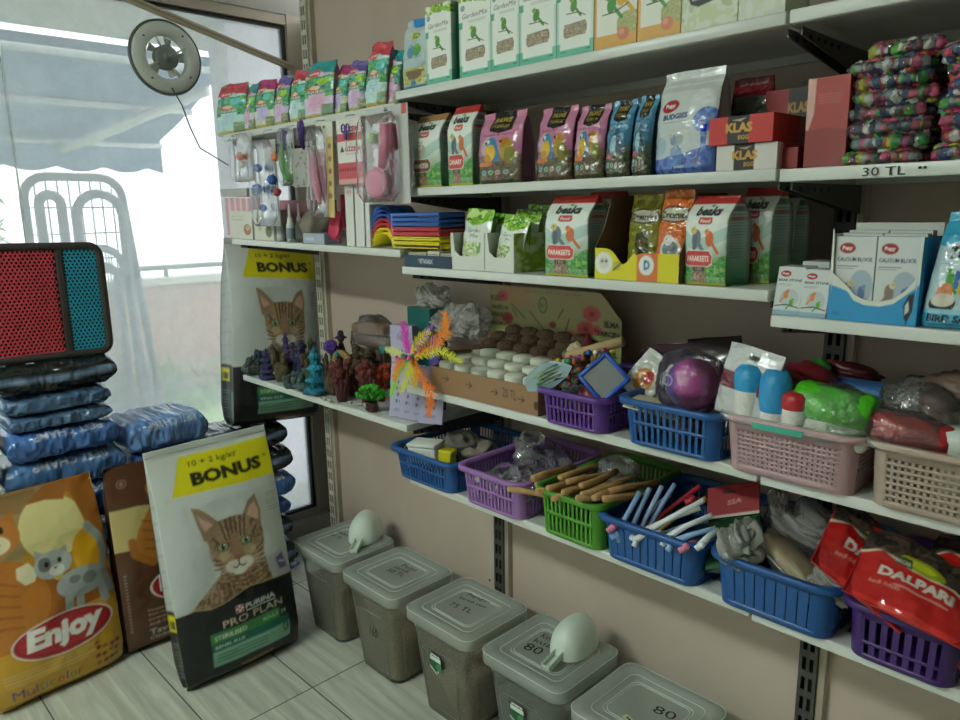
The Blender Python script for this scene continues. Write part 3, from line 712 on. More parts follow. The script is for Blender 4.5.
def enjoy_sheet(nu, nv):
    c = Cv(nu, nv, 'c18f2a'); A = 1.72
    c.grad(0, 0, 1, .4, 'c59a34', 'd3a02c')
    c.poly([(0, 1), (0, .62), (.3, .66), (.55, .88), (.75, 1)], 'a78d5c'); c.poly([(0, .90), (.2, .93), (.52, .88), (.55, 1), (0, 1)], '9b7b4e')
    c.ell(.60, .80, .25, .155, 'e0d493'); c.poly([(.62, 1), (.80, .93), (.86, .76), (.80, .62), (1, .55), (1, 1)], 'b06f2b')
    c.poly([(.45, .93), (.62, 1.0), (.80, 1.0), (.74, .91), (.60, .93)], 'a56a2c')
    c.ell(.84, .63, .14, .12, 'e2a81f'); c.poly([(.30, .55), (.62, .58), (1, .50), (1, .38), (.30, .38)], 'ab6524')
    c.ell(.10, .50, .38, .22, 'c07a2e')
    for k in range(5): c.line([(-.02, .60 - k * .055), (.12, .62 - k * .055), (.26, .58 - k * .05)], .012, '9b5a1d', .6, A)
    c.poly([(.02, .86), (.01, .95), (.12, .89)], 'c07a2e'); c.poly([(.24, .89), (.35, .93), (.34, .84)], 'c07a2e')
    c.ell(.175, .82, .185, .085, 'c6803a'); c.ell(.17, .785, .11, .045, 'e7ddb4'); c.ell(.10, .845, .02, .017, '2a1c12'); c.ell(.24, .85, .02, .017, '2a1c12'); c.poly([(.14, .812), (.205, .812), (.172, .795)], '6e3a2a'); c.line([(.13, .785), (.172, .793), (.21, .785)], .006, '4c2b1c', 1, A); c.ell(.175, .765, .025, .012, 'c25d5a')
    for k in range(3): c.line([(.12 + k * .05, .895), (.125 + k * .05, .87)], .009, '9b5a1d', .8, A)
    c.poly([(.28, .66), (.37, .67), (.42, .62), (.39, .575), (.32, .57), (.27, .61)], 'e7ddb4')
    # grey kitten
    G = 'a3aaa6'; c.line([(.90, .50), (.955, .60), (.94, .68), (.86, .755)], .033, G, 1, A)
    c.ell(.74, .50, .21, .07, G); c.line([(.62, .50), (.60, .36)], .035, G, 1, A); c.line([(.70, .47), (.69, .36)], .032, G, 1, A); c.line([(.88, .50), (.90, .37)], .037, G, 1, A); c.line([(.93, .50), (.97, .40)], .03, '8f9793', 1, A)
    c.poly([(.42, .645), (.425, .715), (.52, .675)], G); c.poly([(.58, .675), (.665, .70), (.67, .63)], G); c.ell(.545, .625, .145, .068, 'b3bab6')
    c.ell(.48, .635, .05, .035, '7b8380'); c.ell(.565, .592, .06, .026, 'dfe2dc'); c.ell(.495, .633, .017, .014, '1e1e1e'); c.ell(.60, .635, .017, .014, '1e1e1e'); c.poly([(.54, .610), (.575, .610), (.558, .598)], '9c5f58')
    c.ell(.80, .505, .06, .03, '7b8380'); c.ell(.68, .52, .045, .02, '7b8380'); c.ell(.57, .555, .035, .012, 'd5c35a')
    # logo
    s_ = .02
    c.ell(.54, .285, .40, .10, 'e8e2d6', rot=0); c.ell(.54, .285, .385, .093, 'a5242a'); c.ell(.54, .292, .35, .078, 'b92d33')
    c.text('Enjoy', .235, .218, .60, .135, 'f1efe6', .055, slope=.0, shear=.03)
    for k in range(4): c.rect(.06, .168 - k * .017, .78 - (k % 2) * .1, .1735 - k * .017, 'd9c58a', .6)
    x = .10
    for ch, col, w in zip('Multicolor', ('5a3f86', '8a3f7a', '7a5a9a', '5f8a3f', '3f7a8a', '6a8a3a', 'b5462e', '5a3f86', '3f8a5a', '8a5a3a'), (.085, .055, .014, .034, .014, .05, .055, .014, .055, .034)):
        c.text(ch, x, .045, w, .045 if ch in 'Mlti' else .030, col, .0); x += w + .013
    rnd = random.Random(7)
    for k in range(13):
        kx, ky = .76 + (k % 4) * .055 + rnd.random() * .02, .055 + (k // 4) * .036 + rnd.random() * .012
        c.ell(kx, ky, .024, .011, '8a4a22' if k % 3 else '9a6a2c')
    return c.out()
ES = enjoy_sheet(125, 200)
pr = at_z(122, 663, 0); pl = at_z(-2, 722, 0); ang = math.atan2(pr[1] - pl[1], pr[0] - pl[0]); W_ = .385
mid = pr - (pr - pl) / np.linalg.norm(pr - pl) * W_ / 2
t = thing('cat_food_bag', 'yellow and orange cat food bag with a red oval logo, leftmost on the floor', 'cat food bag', (mid[0] - .035, mid[1] + .012, .006), (math.radians(-7), math.radians(.5), ang))
pouch('bag_body', W_, .66, .11, ES, 'c9a03a', FILM, t, 125, 200, 8, DEPB, ((0, .97), (.1, 1), (.85, 1.0), (1, .98)), .012, .35, 5, .008, 5, 21, topw=.006)
def brown_sheet(nu, nv):
    c = Cv(nu, nv, '5a3a26')
    c.rect(0, .56, .8, .78, 'c9b878'); c.poly([(.0, .80), (.5, .76), (1, .82), (1, 1), (0, 1)], '5f3d28')
    c.ell(.14, .905, .045, .022, 'b98a7c'); c.ell(.14, .905, .035, .017, '5f3d28'); c.text('e', .125, .896, .03, .018, 'd9b0a2', .02)
    c.poly([(.28, .46), (.16, .56), (.22, .66), (.34, .76), (.46, .86), (.60, .86), (.66, .60), (.62, .47)], 'b97a35'); c.ell(.46, .85, .12, .06, 'c2843e'); c.poly([(.36, .87), (.38, .93), (.45, .89)], 'c2843e'); c.ell(.53, .80, .07, .05, 'ddd9c4')
    c.line([(.30, .47), (.16, .53), (.15, .60)], .035, 'a86a28', 1, 1.72)
    for k in range(4): c.line([(.26, .70 - k * .05), (.36, .68 - k * .05)], .01, '93581f', .8, 1.72)
    c.ell(.62, .33, .37, .10, 'e8e2d6'); c.ell(.62, .33, .355, .093, 'a5242a'); c.text('Enjoy', .33, .27, .58, .125, 'f1efe6', .055)
    for k, (s_, w) in enumerate((('Yetişkin Kediler İçin', .5), ('Tam ve Dengeli Mama', .5), ('Complete and Balanced', .42), ('Adult Cat Food', .3))): c.text(s_, .20, .205 - k * .025, w, .015, 'cdbda8', .01)
    c.text('Tavuklu', .20, .075, .34, .034, 'e0d6c6', .01); c.text('Chicken', .20, .045, .22, .022, 'cdbda8', .01)
    for k in range(18): c.rect(.045, .12 + k * .018, .06, .13 + k * .018, 'a89a86', .7)
    return c.out()
pa = at_z(106, 664, 0)
t = thing('cat_food_bag', 'dark brown chicken cat food bag half hidden behind the white and black cat bag', 'cat food bag', (-2.53, .71 + .175, .006), (math.radians(-3.5), math.radians(.5), PI / 2))
pouch('bag_body', .37, .665, .10, brown_sheet(100, 190), '4e3221', FILM, t, 100, 190, 8, DEPB, ((0, .97), (.1, 1), (.85, 1.0), (1, .96)), .010, .35, 5, .006, 5, 31, topw=.004)

# stacked sacks
def champ_sheet(base, dark, txt=True, seed=0):
    c = Cv(70, 36, base)
    c.speck(0, 0, 1, 1, (base, base, dark), 7, seed, .35)
    if txt:
        c.text('BEST CHAMP', .22, .60, .62, .24, 'd5dbe2', .01, flip=True, slope=.05)
        c.text('BEST CHAMP', .225, .585, .62, .24, '2b3c5c', .0, flip=True, slope=.05, al=.35)
    return c.out()
BLUE, GBLUE, DKG = '4c76b8', '587697', '18211f'
SK = GLOSS
def stack(cx, yc, w, layers, l=.29, grp=None):
    for i, (z0, z1, col, txt, lab, dw, dx, yaw) in enumerate(layers):
        h = (z1 - z0); s_ = champ_sheet(col, '2e4a7c' if col != DKG else '35423f', txt, i + 3)
        nm_ = 'pet_food_sack'
        if col == DKG:
            c = Cv(70, 36, col); c.line([(.0, .52), (.5, .48), (1, .54)], .012, '7d93b5', 1, .4); s_ = c.out()
        o = sack(nm_, w + dw, l, h + .003, s_, col, SK, None, 96, 64, .013, 31 * i + int(yc * 100), (cx + dx, yc, z0 - .004), (0, 0, PI / 2 + yaw))
        tag(o, lab, 'pet food sack', grp)
def zx(py, px=60, X=-2.665): return float(at_x(px, py, X)[2])
S1 = [zx(y) for y in (392, 412, 428, 458, 492, 528)]
L1 = [(S1[0], zx(359), DKG, False, 'shiny black sack with a pale stripe on top of the left stack', .02, .01, .03),
      (S1[1], S1[0], GBLUE, False, 'dull grey-blue sack just below the shiny black sack of the left stack', -.02, 0, -.03),
      (S1[2], S1[1], GBLUE, False, 'dull grey-blue sack of the left stack, second below the shiny black one', -.03, 0, .02),
      (S1[3], S1[2], BLUE, True, 'blue sack with upside-down white lettering, uppermost blue one of the left stack', 0, .01, .0),
      (S1[4], S1[3], '5580b4', True, 'lighter blue sack in the left stack just above the orange cat food bag', .03, .0, -.02),
      (S1[5], S1[4], BLUE, True, 'blue sack in the left stack partly behind the orange cat food bag', 0, 0, .02)]
z = S1[5]; k_ = 0
places = ['behind the orange cat bag, fourth from the floor', 'low behind the orange cat bag, third from the floor', 'low behind the orange cat bag, second from the floor', 'bottom sack of the left stack']
n_ = 4
for i in range(n_): L1.append((S1[5] * (n_ - 1 - i) / n_ + .002, S1[5] * (n_ - i) / n_, BLUE if i % 2 else GBLUE, True, 'blue sack of the left stack, ' + places[i], 0, 0, .01 * (-1) ** i))
stack(-2.812, .640, .345, L1, grp='sacks of the left stack')
Z2 = [zx(y, 165, -2.665) for y in (452, 488, 530)]
L2 = [(Z2[0], zx(418, 165), '6f97cf', True, 'bright blue lettered sack on top of the middle stack in front of the sunlit glass', 0, 0, .05),
      (Z2[1], Z2[0], BLUE, False, 'blue sack of the middle stack under its topmost lettered sack', -.03, 0, 0),
      (Z2[2], Z2[1], BLUE, False, 'blue sack of the middle stack right above the brown cat bag top', -.02, 0, .02),
      (Z2[2] * .5, Z2[2], BLUE, False, 'blue sack low in the middle stack behind the brown cat bag', -.02, 0, -.01), (.002, Z2[2] * .5, BLUE, False, 'bottom blue sack of the middle stack behind the brown cat bag', -.02, 0, .02)]
stack(-2.812, .985, .30, L2, grp='sacks of the middle stack')
Z3 = [zx(y, 280, -2.665) for y in (423, 447, 473, 500, 518, 544, 572)]
L3 = [(Z3[1], Z3[0], DKG, False, 'dark green sack carrying the upper cat food bag, top of the right stack', 0, 0, .0),
      (Z3[2], Z3[1], DKG, False, 'dark green sack with a folded end, second in the right stack', .02, .01, -.03),
      (Z3[3], Z3[2], BLUE, True, 'blue lettered sack in the middle of the dark right stack', .03, .01, .03),
      (Z3[4], Z3[3], BLUE, False, 'thin blue sack without lettering under the lettered one of the right stack', -.02, 0, 0),
      (Z3[5], Z3[4], DKG, False, 'dark green sack of the right stack between blue sack and rounded sack', -.02, 0, .02),
      (Z3[6], Z3[5], DKG, False, 'rounded dark green sack low in the right stack', .01, 0.01, -.02),
      (.002, Z3[6], BLUE, False, 'blue sack at the floor, bottom of the right stack', .02, 0, .01)]
stack(-2.812, 1.305, .33, L3, grp='sacks of the right stack')
L4 = [(.002 + i * .11, .112 + i * .11, DKG if i % 2 == 0 else '2c3a4c', False, 'dark glossy sack at the far left edge, layer %s' % n_, 0, 0, .02 * (-1) ** i) for i, n_ in enumerate(('on the floor', 'just above the floor one', 'third up', 'fourth up', 'fifth up', 'sixth up', 'seventh up', 'topmost'))]
stack(-2.812, .29, .30, L4, grp='sacks at the far left edge')

# honeycomb mat on the left stack
X_ = -2.715
c0 = at_x(-52, 352, X_); c1 = at_x(115, 354, X_); c2 = at_x(108, 240, X_)
zb = zx(364) + .008; W_ = c1[1] - c0[1]; H_ = c2[2] - zb
t = thing('honeycomb_mat', 'red and turquoise honeycomb mat with dark border standing on the left sack stack', 'mat', (X_, (c0[1] + c1[1]) / 2, zb), (math.radians(-4), math.radians(1.2), PI / 2))
BOR = mat('dark_felt_border', '3a3430', .85, bump=.3, bscale=300)
def band(x0, z0, x1, z1, mb): mb.rbox(x0, -.009, z0, x1, .009, z1, .006)
b = MB(); B_ = .026
pts = [(x, -0.0, z) for x, z in [(p[0], p[1] + H_ / 2) for p in rr_pts(W_ / 2 - B_ / 2, H_ / 2 - B_ / 2, .035, 6)]]
b.tube(pts, .0135, 10, closed=True); b.box(-W_ / 2 + B_, .002, B_, W_ / 2 - B_, .006, H_ - B_)
split = W_ / 2 - (at_x(108, 300, X_)[1] - at_x(63, 300, X_)[1])
b.rbox(split - .011, -.008, .012, split + .011, .004, H_ - .012, .004); b.build('border', BOR, t)
def comb(x0, x1, z0, z1, m, name, s_=.0115):
    b = MB(); dx = s_ * math.sqrt(3) / 1; row = 0; z = z0 + s_ * .5
    V = []; F = []
    while z < z1 - s_ * .3:
        x = x0 + (dx / 2 if row % 2 else 0) + s_ * .4
        while x < x1 - s_ * .2:
            n0 = len(V)
            for r_, y_ in ((s_ * 1.0, -.004), (s_ * .80, -.0055), (s_ * .62, -.004), (s_ * .58, .002)):
                for k in range(6):
                    a = PI / 6 + k * PI / 3; V.append((x + r_ * math.cos(a), y_, z + r_ * math.sin(a)))
            for q in range(3):
                for k in range(6): F.append((n0 + q * 6 + k, n0 + q * 6 + (k + 1) % 6, n0 + q * 6 + 6 + (k + 1) % 6, n0 + q * 6 + 6 + k))
            x += dx
        z += s_ * 1.5; row += 1
    b.add(V, F, 0, False); return b.build(name, m, t)
comb(-W_ / 2 + B_ * .8, split - .012, B_ * .7, H_ - B_ * .7, mat('red_foam', 'c24652', .55), 'red_panel', .0075)
comb(split + .012, W_ / 2 - B_ * .9, B_ * .7, H_ - B_ * .7, mat('turquoise_foam', '2f9bb5', .55), 'turquoise_panel', .0075)

# ================================================================ seed containers
fm, nt, bs = _new('frosted_plastic'); N = nt.nodes; L = nt.links; N.remove(bs)
tr = N.new('ShaderNodeBsdfTransparent'); tr.inputs[0].default_value = (.97, 1, .98, 1)
di = N.new('ShaderNodeBsdfDiffuse'); di.inputs[0].default_value = (*hx('e4efe6'), 1)
tl = N.new('ShaderNodeBsdfTranslucent'); tl.inputs[0].default_value = (*hx('e4efe6'), 1)
gl = N.new('ShaderNodeBsdfGlossy'); gl.inputs['Roughness'].default_value = .28
a1 = N.new('ShaderNodeMixShader'); a1.inputs[0].default_value = .4; L.new(di.outputs[0], a1.inputs[1]); L.new(tl.outputs[0], a1.inputs[2])
a2 = N.new('ShaderNodeMixShader'); a2.inputs[0].default_value = .15; L.new(tr.outputs[0], a2.inputs[1]); L.new(a1.outputs[0], a2.inputs[2])
fr = N.new('ShaderNodeFresnel'); fr.inputs[0].default_value = 1.45
a3 = N.new('ShaderNodeMixShader'); L.new(fr.outputs[0], a3.inputs[0]); L.new(a2.outputs[0], a3.inputs[1]); L.new(gl.outputs[0], a3.inputs[2]); L.new(a3.outputs[0], N['Material Output'].inputs['Surface'])
FROST = fm
lid_m = fm.copy(); lid_m.name = 'frosted_lid'
for n in lid_m.node_tree.nodes:
    if n.type == 'MIX_SHADER' and not n.inputs[0].is_linked and abs(n.inputs[0].default_value - .15) < .01: n.inputs[0].default_value = .48
SEEDS = mat('mixed_seed', 'bda78c', .8, noise=.35, nscale=190, bump=.5, bscale=260)
HL = .345
def seedbin(px_l, px_r, px_t, lab, fill, writing, sticker=None, side_txt=None, seedm=SEEDS, wr_pos=(0, 0)):
    l, r, tt = at_z(*px_l, HL), at_z(*px_r, HL), at_z(*px_t, HL)
    w = .290; d = .270
    cx = (l[0] + w / 2 + tt[0] + w / 2) / 2 if px_t else l[0] + w / 2
    cy = max(l[1] + d * .5 + .0, 0); cy = min(1.365, max(1.345, (l[1] + tt[1]) / 2))
    cx = (l[0] + r[0]) / 2
    t = thing('seed_container', lab, 'storage container', (cx, cy, 0), 0, 'lidded seed containers by the wall')
    hw, hd = w / 2, d / 2; b = MB()
    prof = [(.098, .092, .03, 0.0), (.102, .096, .035, .006), (.125, .116, .035, .27), (.127, .118, .035, .275), (.130, .121, .035, .30), (.137, .128, .035, .302), (.137, .128, .035, .312)]
    loft(b, prof, 6)
    b.build('bin', FROST, t)
    # embossed panel outlines
    b = MB()
    for (nx, off) in ((0, 1), (1, 1)):
        def P(s_, z):
            hd_ = .092 + (.116 - .092) * z / .27; hw_ = .098 + (.125 - .098) * z / .27
            return (s_, -hd_ - .0045, z) if nx == 0 else (hw_ + .0045, s_, z)
        e0, e1 = .062, .08; z0, z1 = .03, .235
        q = [P(-e0, z0), P(e0, z0), P(e1 * .98, z1 - .02), P(e1 - .02, z1), P(-e1 + .02, z1), P(-e1 * .98, z1 - .02)]
        b.tube(q, .0012, 5, closed=True)
    b.build('embossed_outline', FROST, t)
    zf = .27 * fill; k = zf / .27; b = MB()
    loft(b, [(.093, .087, .03, .006), (.093 + .026 * k, .087 + .024 * k, .03, zf), (.07, .06, .02, zf + .008)], 6, True, True)
    b.build('seeds', seedm, t)
    b = MB()
    lp = [(hw - .004, hd - .004, .035, .300), (hw, hd, .04, .304), (hw, hd, .04, .326), (hw - .004, hd - .004, .04, .334), (hw - .014, hd - .014, .04, .339), (hw - .028, hd - .028, .035, .339), (hw - .034, hd - .034, .03, .333), (hw - .05, hd - .05, .02, .333), (hw - .053, hd - .053, .02, .331)]
    loft(b, lp, 7, False, True)
    b.build('lid', lid_m, t)
    b = MB()
    for q, zz in ((.003, .3335), (.040, .3335), (.060, .3320), (.066, .3320)):
        b.tube([(x, y, zz) for x, y in rr_pts(hw - q, hd - q, .03 if q < .01 else .02, 5)], .0014, 5, closed=True)
    b.build('lid_ridges', mat('frosted_ridge', 'cfdcd2', .35), t)
    for i, (s_, x, y, ww, hh) in enumerate(writing): ink_text(s_, ww * 1.2, hh * 1.3, t, (x, y, .3325), (0, 0, math.radians(8)), INK, name='lid_writing', th=.0008)
    if side_txt: ink_text(side_txt, .04, .03, t, (-.01, -.1135, .15), (PI / 2 - .09, 0, 0), INK, name='side_writing', th=.0008)
    if sticker:
        c = Cv(40, 50, 'd8ddd8'); c.poly([(0, .25), (.5, 0), (1, .25), (1, 1), (0, 1)], '1d5a38'); c.rect(.12, .62, .62, .74, 'dfe6df'); c.rect(.06, .45, .94, .58, 'dfe6df'); c.text('THE SEED', .1, .8, .8, .1, 'dfe6df', .01)
        for k_ in range(3): c.rect(.12 + k_ * .2, .60, .2 + k_ * .2, .78, 'dfe6df')
        c.ell(.55, .28, .2, .12, '3f8a5a'); c.ell(.45, .12, .05, .03, 'dfe6df')
        im = c.out(); V = []; F = []; Cc = []
        xs = np.linspace(-.026, .026, 40); zs = np.linspace(0, .068, 50)
        for j, zz in enumerate(zs):
            for i, xx in enumerate(xs):
                clip = max(0, .017 * (abs(xx) / .026) - zz) if zz < .017 else 0
                V.append((xx - .015, -(.092 + .024 * (.155 + zz) / .27) - .0075, .155 + zz + clip)); Cc.append(im[j, i])
        for j in range(49):
            for i in range(39): F.append((j * 40 + i, j * 40 + i + 1, (j + 1) * 40 + i + 1, (j + 1) * 40 + i))
        b = MB(); b.add(V, F, 0, True, None, np.array(Cc)); b.build('green_sticker', CARD, t)
    return t
WRT = [('Pelet', -.02, .03, .055, .016), ('karisik', -.03, .008, .055, .013), ('50 TL', -.03, -.022, .06, .016)]
seedbin((295, 537), (397, 537), (345, 515), 'frosted lidded seed container nearest the corner with a scoop lying on it', .72, [('Pelet', -.08, .02, .05, .015), ('50 TL', -.08, -.01, .05, .014)])
seedbin((339, 568), (452, 570), (402, 542), 'frosted lidded seed container with handwriting on lid and on its front, second from the corner', .86, WRT, side_txt='160')
seedbin((404, 605), (527, 603), (463, 570), 'frosted lidded seed container filled to the brim, green sticker, dark writing on lid', .95, [('Papagan', -.05, .045, .07, .016), ('karisik yem', -.055, .015, .085, .014), ('75 TL', -.05, -.03, .07, .017)], True)
seedbin((479, 647), (616, 649), (537, 605), 'frosted container with pale contents, green sticker and a scoop on its lid', .80, [('Kum', -.06, .03, .035, .018), ('kuzu', -.06, .0, .06, .015), ('80', -.06, -.045, .045, .026)], True, seedm=mat('pale_seed', 'a9ab9e', .8, noise=.2, nscale=200))
t5 = seedbin((569, 708), (724, 705), (620, 656), 'frosted lidded container cut by the bottom edge of view, nearest the camera', .6, [('80', .01, .0, .045, .022)], seedm=MATS['pale_seed'])
b = MB(); b.box(-.02, -.008, 0, .02, .008, .0006); b.box(-.012, -.002, .0006, .013, .002, .0009, 1); b.build('paper_label', [mat('cream_paper', 'd9d8bf', .7), INK], t5, (-.01, -.06, .332), (0, 0, -.25))

def scoop(lab, loc, rz, s_=1.0):
    t = thing('scoop', lab, 'scoop', loc, rz, 'white plastic scoops')
    m = mat('white_scoop_plastic', 'd4e2d6', .35, sub=.1)
    # dome: bowl turned over, opening down/away, handle towards -y
    b = MB(); V = []; nx, ny = 22, 18; R1, R2, H1 = .052 * s_, .072 * s_, .085 * s_
    for th, sc_ in ((0, 1.0), (1, .95)):
        for i in range(ny + 1):
            v = i / ny
            for j in range(nx + 1):
                u = j / nx * PI
                yy = -R2 + 2 * R2 * v; k = (1 - abs((yy + R2 * .15) / (R2 * 1.15)) ** 2.6) if yy < R2 * .98 else .14
                k = max(0.02, 1 - abs((yy - R2 * .1) / (R2 * 1.1)) ** 2.8) ** .5
                V.append((R1 * k * math.cos(u) * sc_, yy * sc_, H1 * k * math.sin(u) ** .85 * sc_))
    n1 = (nx + 1) * (ny + 1); F = []
    for q in (0, n1):
        for i in range(ny):
            for j in range(nx):
                a = q + i * (nx + 1) + j; f = (a, a + 1, a + nx + 2, a + nx + 1); F.append(f if q == 0 else f[::-1])
    b.add(V, F, 0, True); b.build('bowl', m, t)
    b = MB(); M = Matrix.Translation((0, -R2 * .86, .012 * s_)) @ Matrix.Rotation(math.radians(10), 4, 'X')
    w = .013 * s_; Lh = .065 * s_
    b.rbox(-w, -Lh, -.003, w, 0, 0, .001, M=M); b.rbox(-w, -Lh, -.003, -w + .003, .012, .015 * s_, .001, M=M); b.rbox(w - .003, -Lh, -.003, w, .012, .015 * s_, .001, M=M); b.rbox(-w, -Lh, -.003, w, -Lh + .003, .013 * s_, .001, M=M)
    b.build('handle', m, t); return t
p = at_z(364, 532, .36); q = at_z(349, 553, .36); scoop('white plastic scoop lying on the container lid nearest the corner', (p[0] + .0, p[1] + .005, .341), math.atan2(q[1] - p[1], q[0] - p[0]) + PI / 2, 1.08)
p = at_z(572, 642, .36); q = at_z(545, 664, .36); scoop('white plastic scoop lying on the lid of the container with pale contents', (p[0], p[1] + .005, .341), math.atan2(q[1] - p[1], q[0] - p[0]) + PI / 2, 1.02)
# ================================================================ packets on the shelves
def bird(c, x, y, s, body, head=None, A=1.0, face=-1, beak='e0b060', tail=True):
    """x,y = middle of the body, s = body length in sheet widths"""
    if tail: c.line([(x - face * s * .15, y - s * .2 / A), (x - face * s * .55, y - s * .75 / A)], s * .09, body, 1, A)
    c.ell(x, y, s * .27, s * .42 / A, body, rot=face * -.35)
    c.ell(x + face * s * .16, y + s * .38 / A, s * .17, s * .17 / A, head or body)
    c.ell(x + face * s * .31, y + s * .36 / A, s * .06, s * .05 / A, beak); c.ell(x + face * s * .2, y + s * .42 / A, s * .035, s * .035 / A, '141414')
def garden(seed=0):
    c = Cv(52, 112, 'e6ebe4'); A = 2.2
    c.speck(0, .84, 1, 1, ('7fae2e', 'a9cf45', '5d9433', 'c5de79', 'e6ebe4'), 9, seed, 1, lambda X, Y: (Y > .86 + .08 * vnoise(X * 7, X * 0, seed + 2) * (1.3 - X)).astype(float))
    c.ell(.13, .845, .07, .035, '6f8f8c'); c.ell(.13, .845, .05, .025, '8fb0ac')
    c.text('GardenMix', .10, .715, .80, .060, '4c5450', .0, shear=.03)
    for k in range(2): c.rect(.32, .675 - k * .018, .85, .681 - k * .018, 'a3aaa5')
    c.rect(-.02, .60, .12, .68, '4fae94')
    bird(c, .47, .53, .34, '4f8f34', '79ad45', A, -1); c.line([(.28, .455), (.60, .452), (.78, .405)], .012, '5b5d4c', 1, A)
    c.rect(0, 0, 1, .15, '66b99f'); c.rect(.10, .08, .90, .17, 'e6ebe4'); c.rect(0, 0, .06, .60, '5fb498', .55); c.rect(.94, .0, 1, .6, '8fcbb6', .4)
    win = [(.20, .30), (.30, .345), (.78, .355), (.82, .32), (.82, .25), (.72, .215), (.24, .20), (.20, .23)]
    c.poly(win, '4f463c'); c.speck(.22, .21, .80, .345, ('8b7962', 'b5a48a', '6c5b49', 'cdbfa6', '94846e'), 26, seed)
    c.rect(.1, .05, .25, .06, '2f7a66'); c.rect(.8, .05, .92, .062, '2f6a56'); return c.out()
def orangebox(seed=0):
    c = Cv(52, 112, 'e4e6da'); A = 2.2
    c.rect(0, 0, 1, .14, 'dba757'); c.rect(0, 0, .07, 1, 'dba757'); c.rect(.02, .60, .2, .68, 'dba757')
    c.speck(.55, .13, 1, .36, ('a3b26a', 'b8a56b', '8da04e', 'c6b78a'), 16, seed, .9, lambda X, Y: (((X - .85) / .32) ** 2 + ((Y - .22) / .13) ** 2 < 1).astype(float))
    c.ell(.70, .13, .14, .065, 'cf7f62', al=.95); c.ell(.66, .15, .06, .03, 'e09a7a')
    bird(c, .42, .44, .42, '4e9440', '66a648', A, -1); bird(c, .66, .50, .46, 'd7a82f', 'dcae3a', A, -1); c.line([(.22, .35), (.50, .36), (.80, .42)], .015, '5d4a37', 1, A)
    c.text('GardenMix', .12, .72, .76, .055, '4c5450'); c.rect(0, .90, 1, 1, '9dbf4a'); return c.out()
def windowbox(seed=0):
    c = Cv(60, 112, 'd5dccb'); c.speck(0, 0, 1, .6, ('d5dccb', 'c1d0a0', 'd5dccb', 'aebf86'), 5, seed, .8)
    c.poly([(.10, .30), (.16, .22), (.30, .19), (.82, .24), (.86, .34), (.86, .8), (.10, .8)], '2e332c'); c.poly([(.13, .32), (.2, .24), (.80, .27), (.83, .8), (.13, .8)], '8fa6a0')
    for k in range(6): c.line([(.2 + k * .1, .26), (.28 + k * .1, .5)], .02, ('c8d2cc', '55706a')[k % 2], .8, 2)
    return c.out()
def bluebag():
    c = Cv(34, 86, 'b5c6cb'); A = 2.6
    c.grad(0, 0, 1, .9, '9fb7bd', 'c2cfcf'); c.poly([(.25, 1), (.3, .90), (.5, .86), (.8, .88), (1, .92), (1, 1)], '2f8fd0')
    c.speck(.33, .70, .75, .80, ('c8c13a', '7f9a35', 'e0d95a'), 8, 1, 1, lambda X, Y: (((X - .53) / .2) ** 2 + ((Y - .75) / .045) ** 2 < 1).astype(float))
    c.ell(.42, .53, .16, .09, '5a8fae'); c.ell(.66, .53, .15, .08, '5d9a52'); c.ell(.40, .61, .08, .03, '8fb0bc'); c.ell(.66, .60, .08, .03, '79ad45')
    c.rect(.2, .435, .85, .44, '49585a'); c.speck(.1, .06, .95, .30, ('c9b53e', '8c9a3a', 'd9cf8a', '5f7a3a'), 8, 3, .9); c.poly([(.25, .26), (.85, .26), (.8, .17), (.6, .12), (.3, .15)], '80674b'); c.rect(.45, .05, .6, .12, '3c78b0'); c.rect(.0, .0, 1, .04, '5a94b4'); return c.out()
_bk = {}
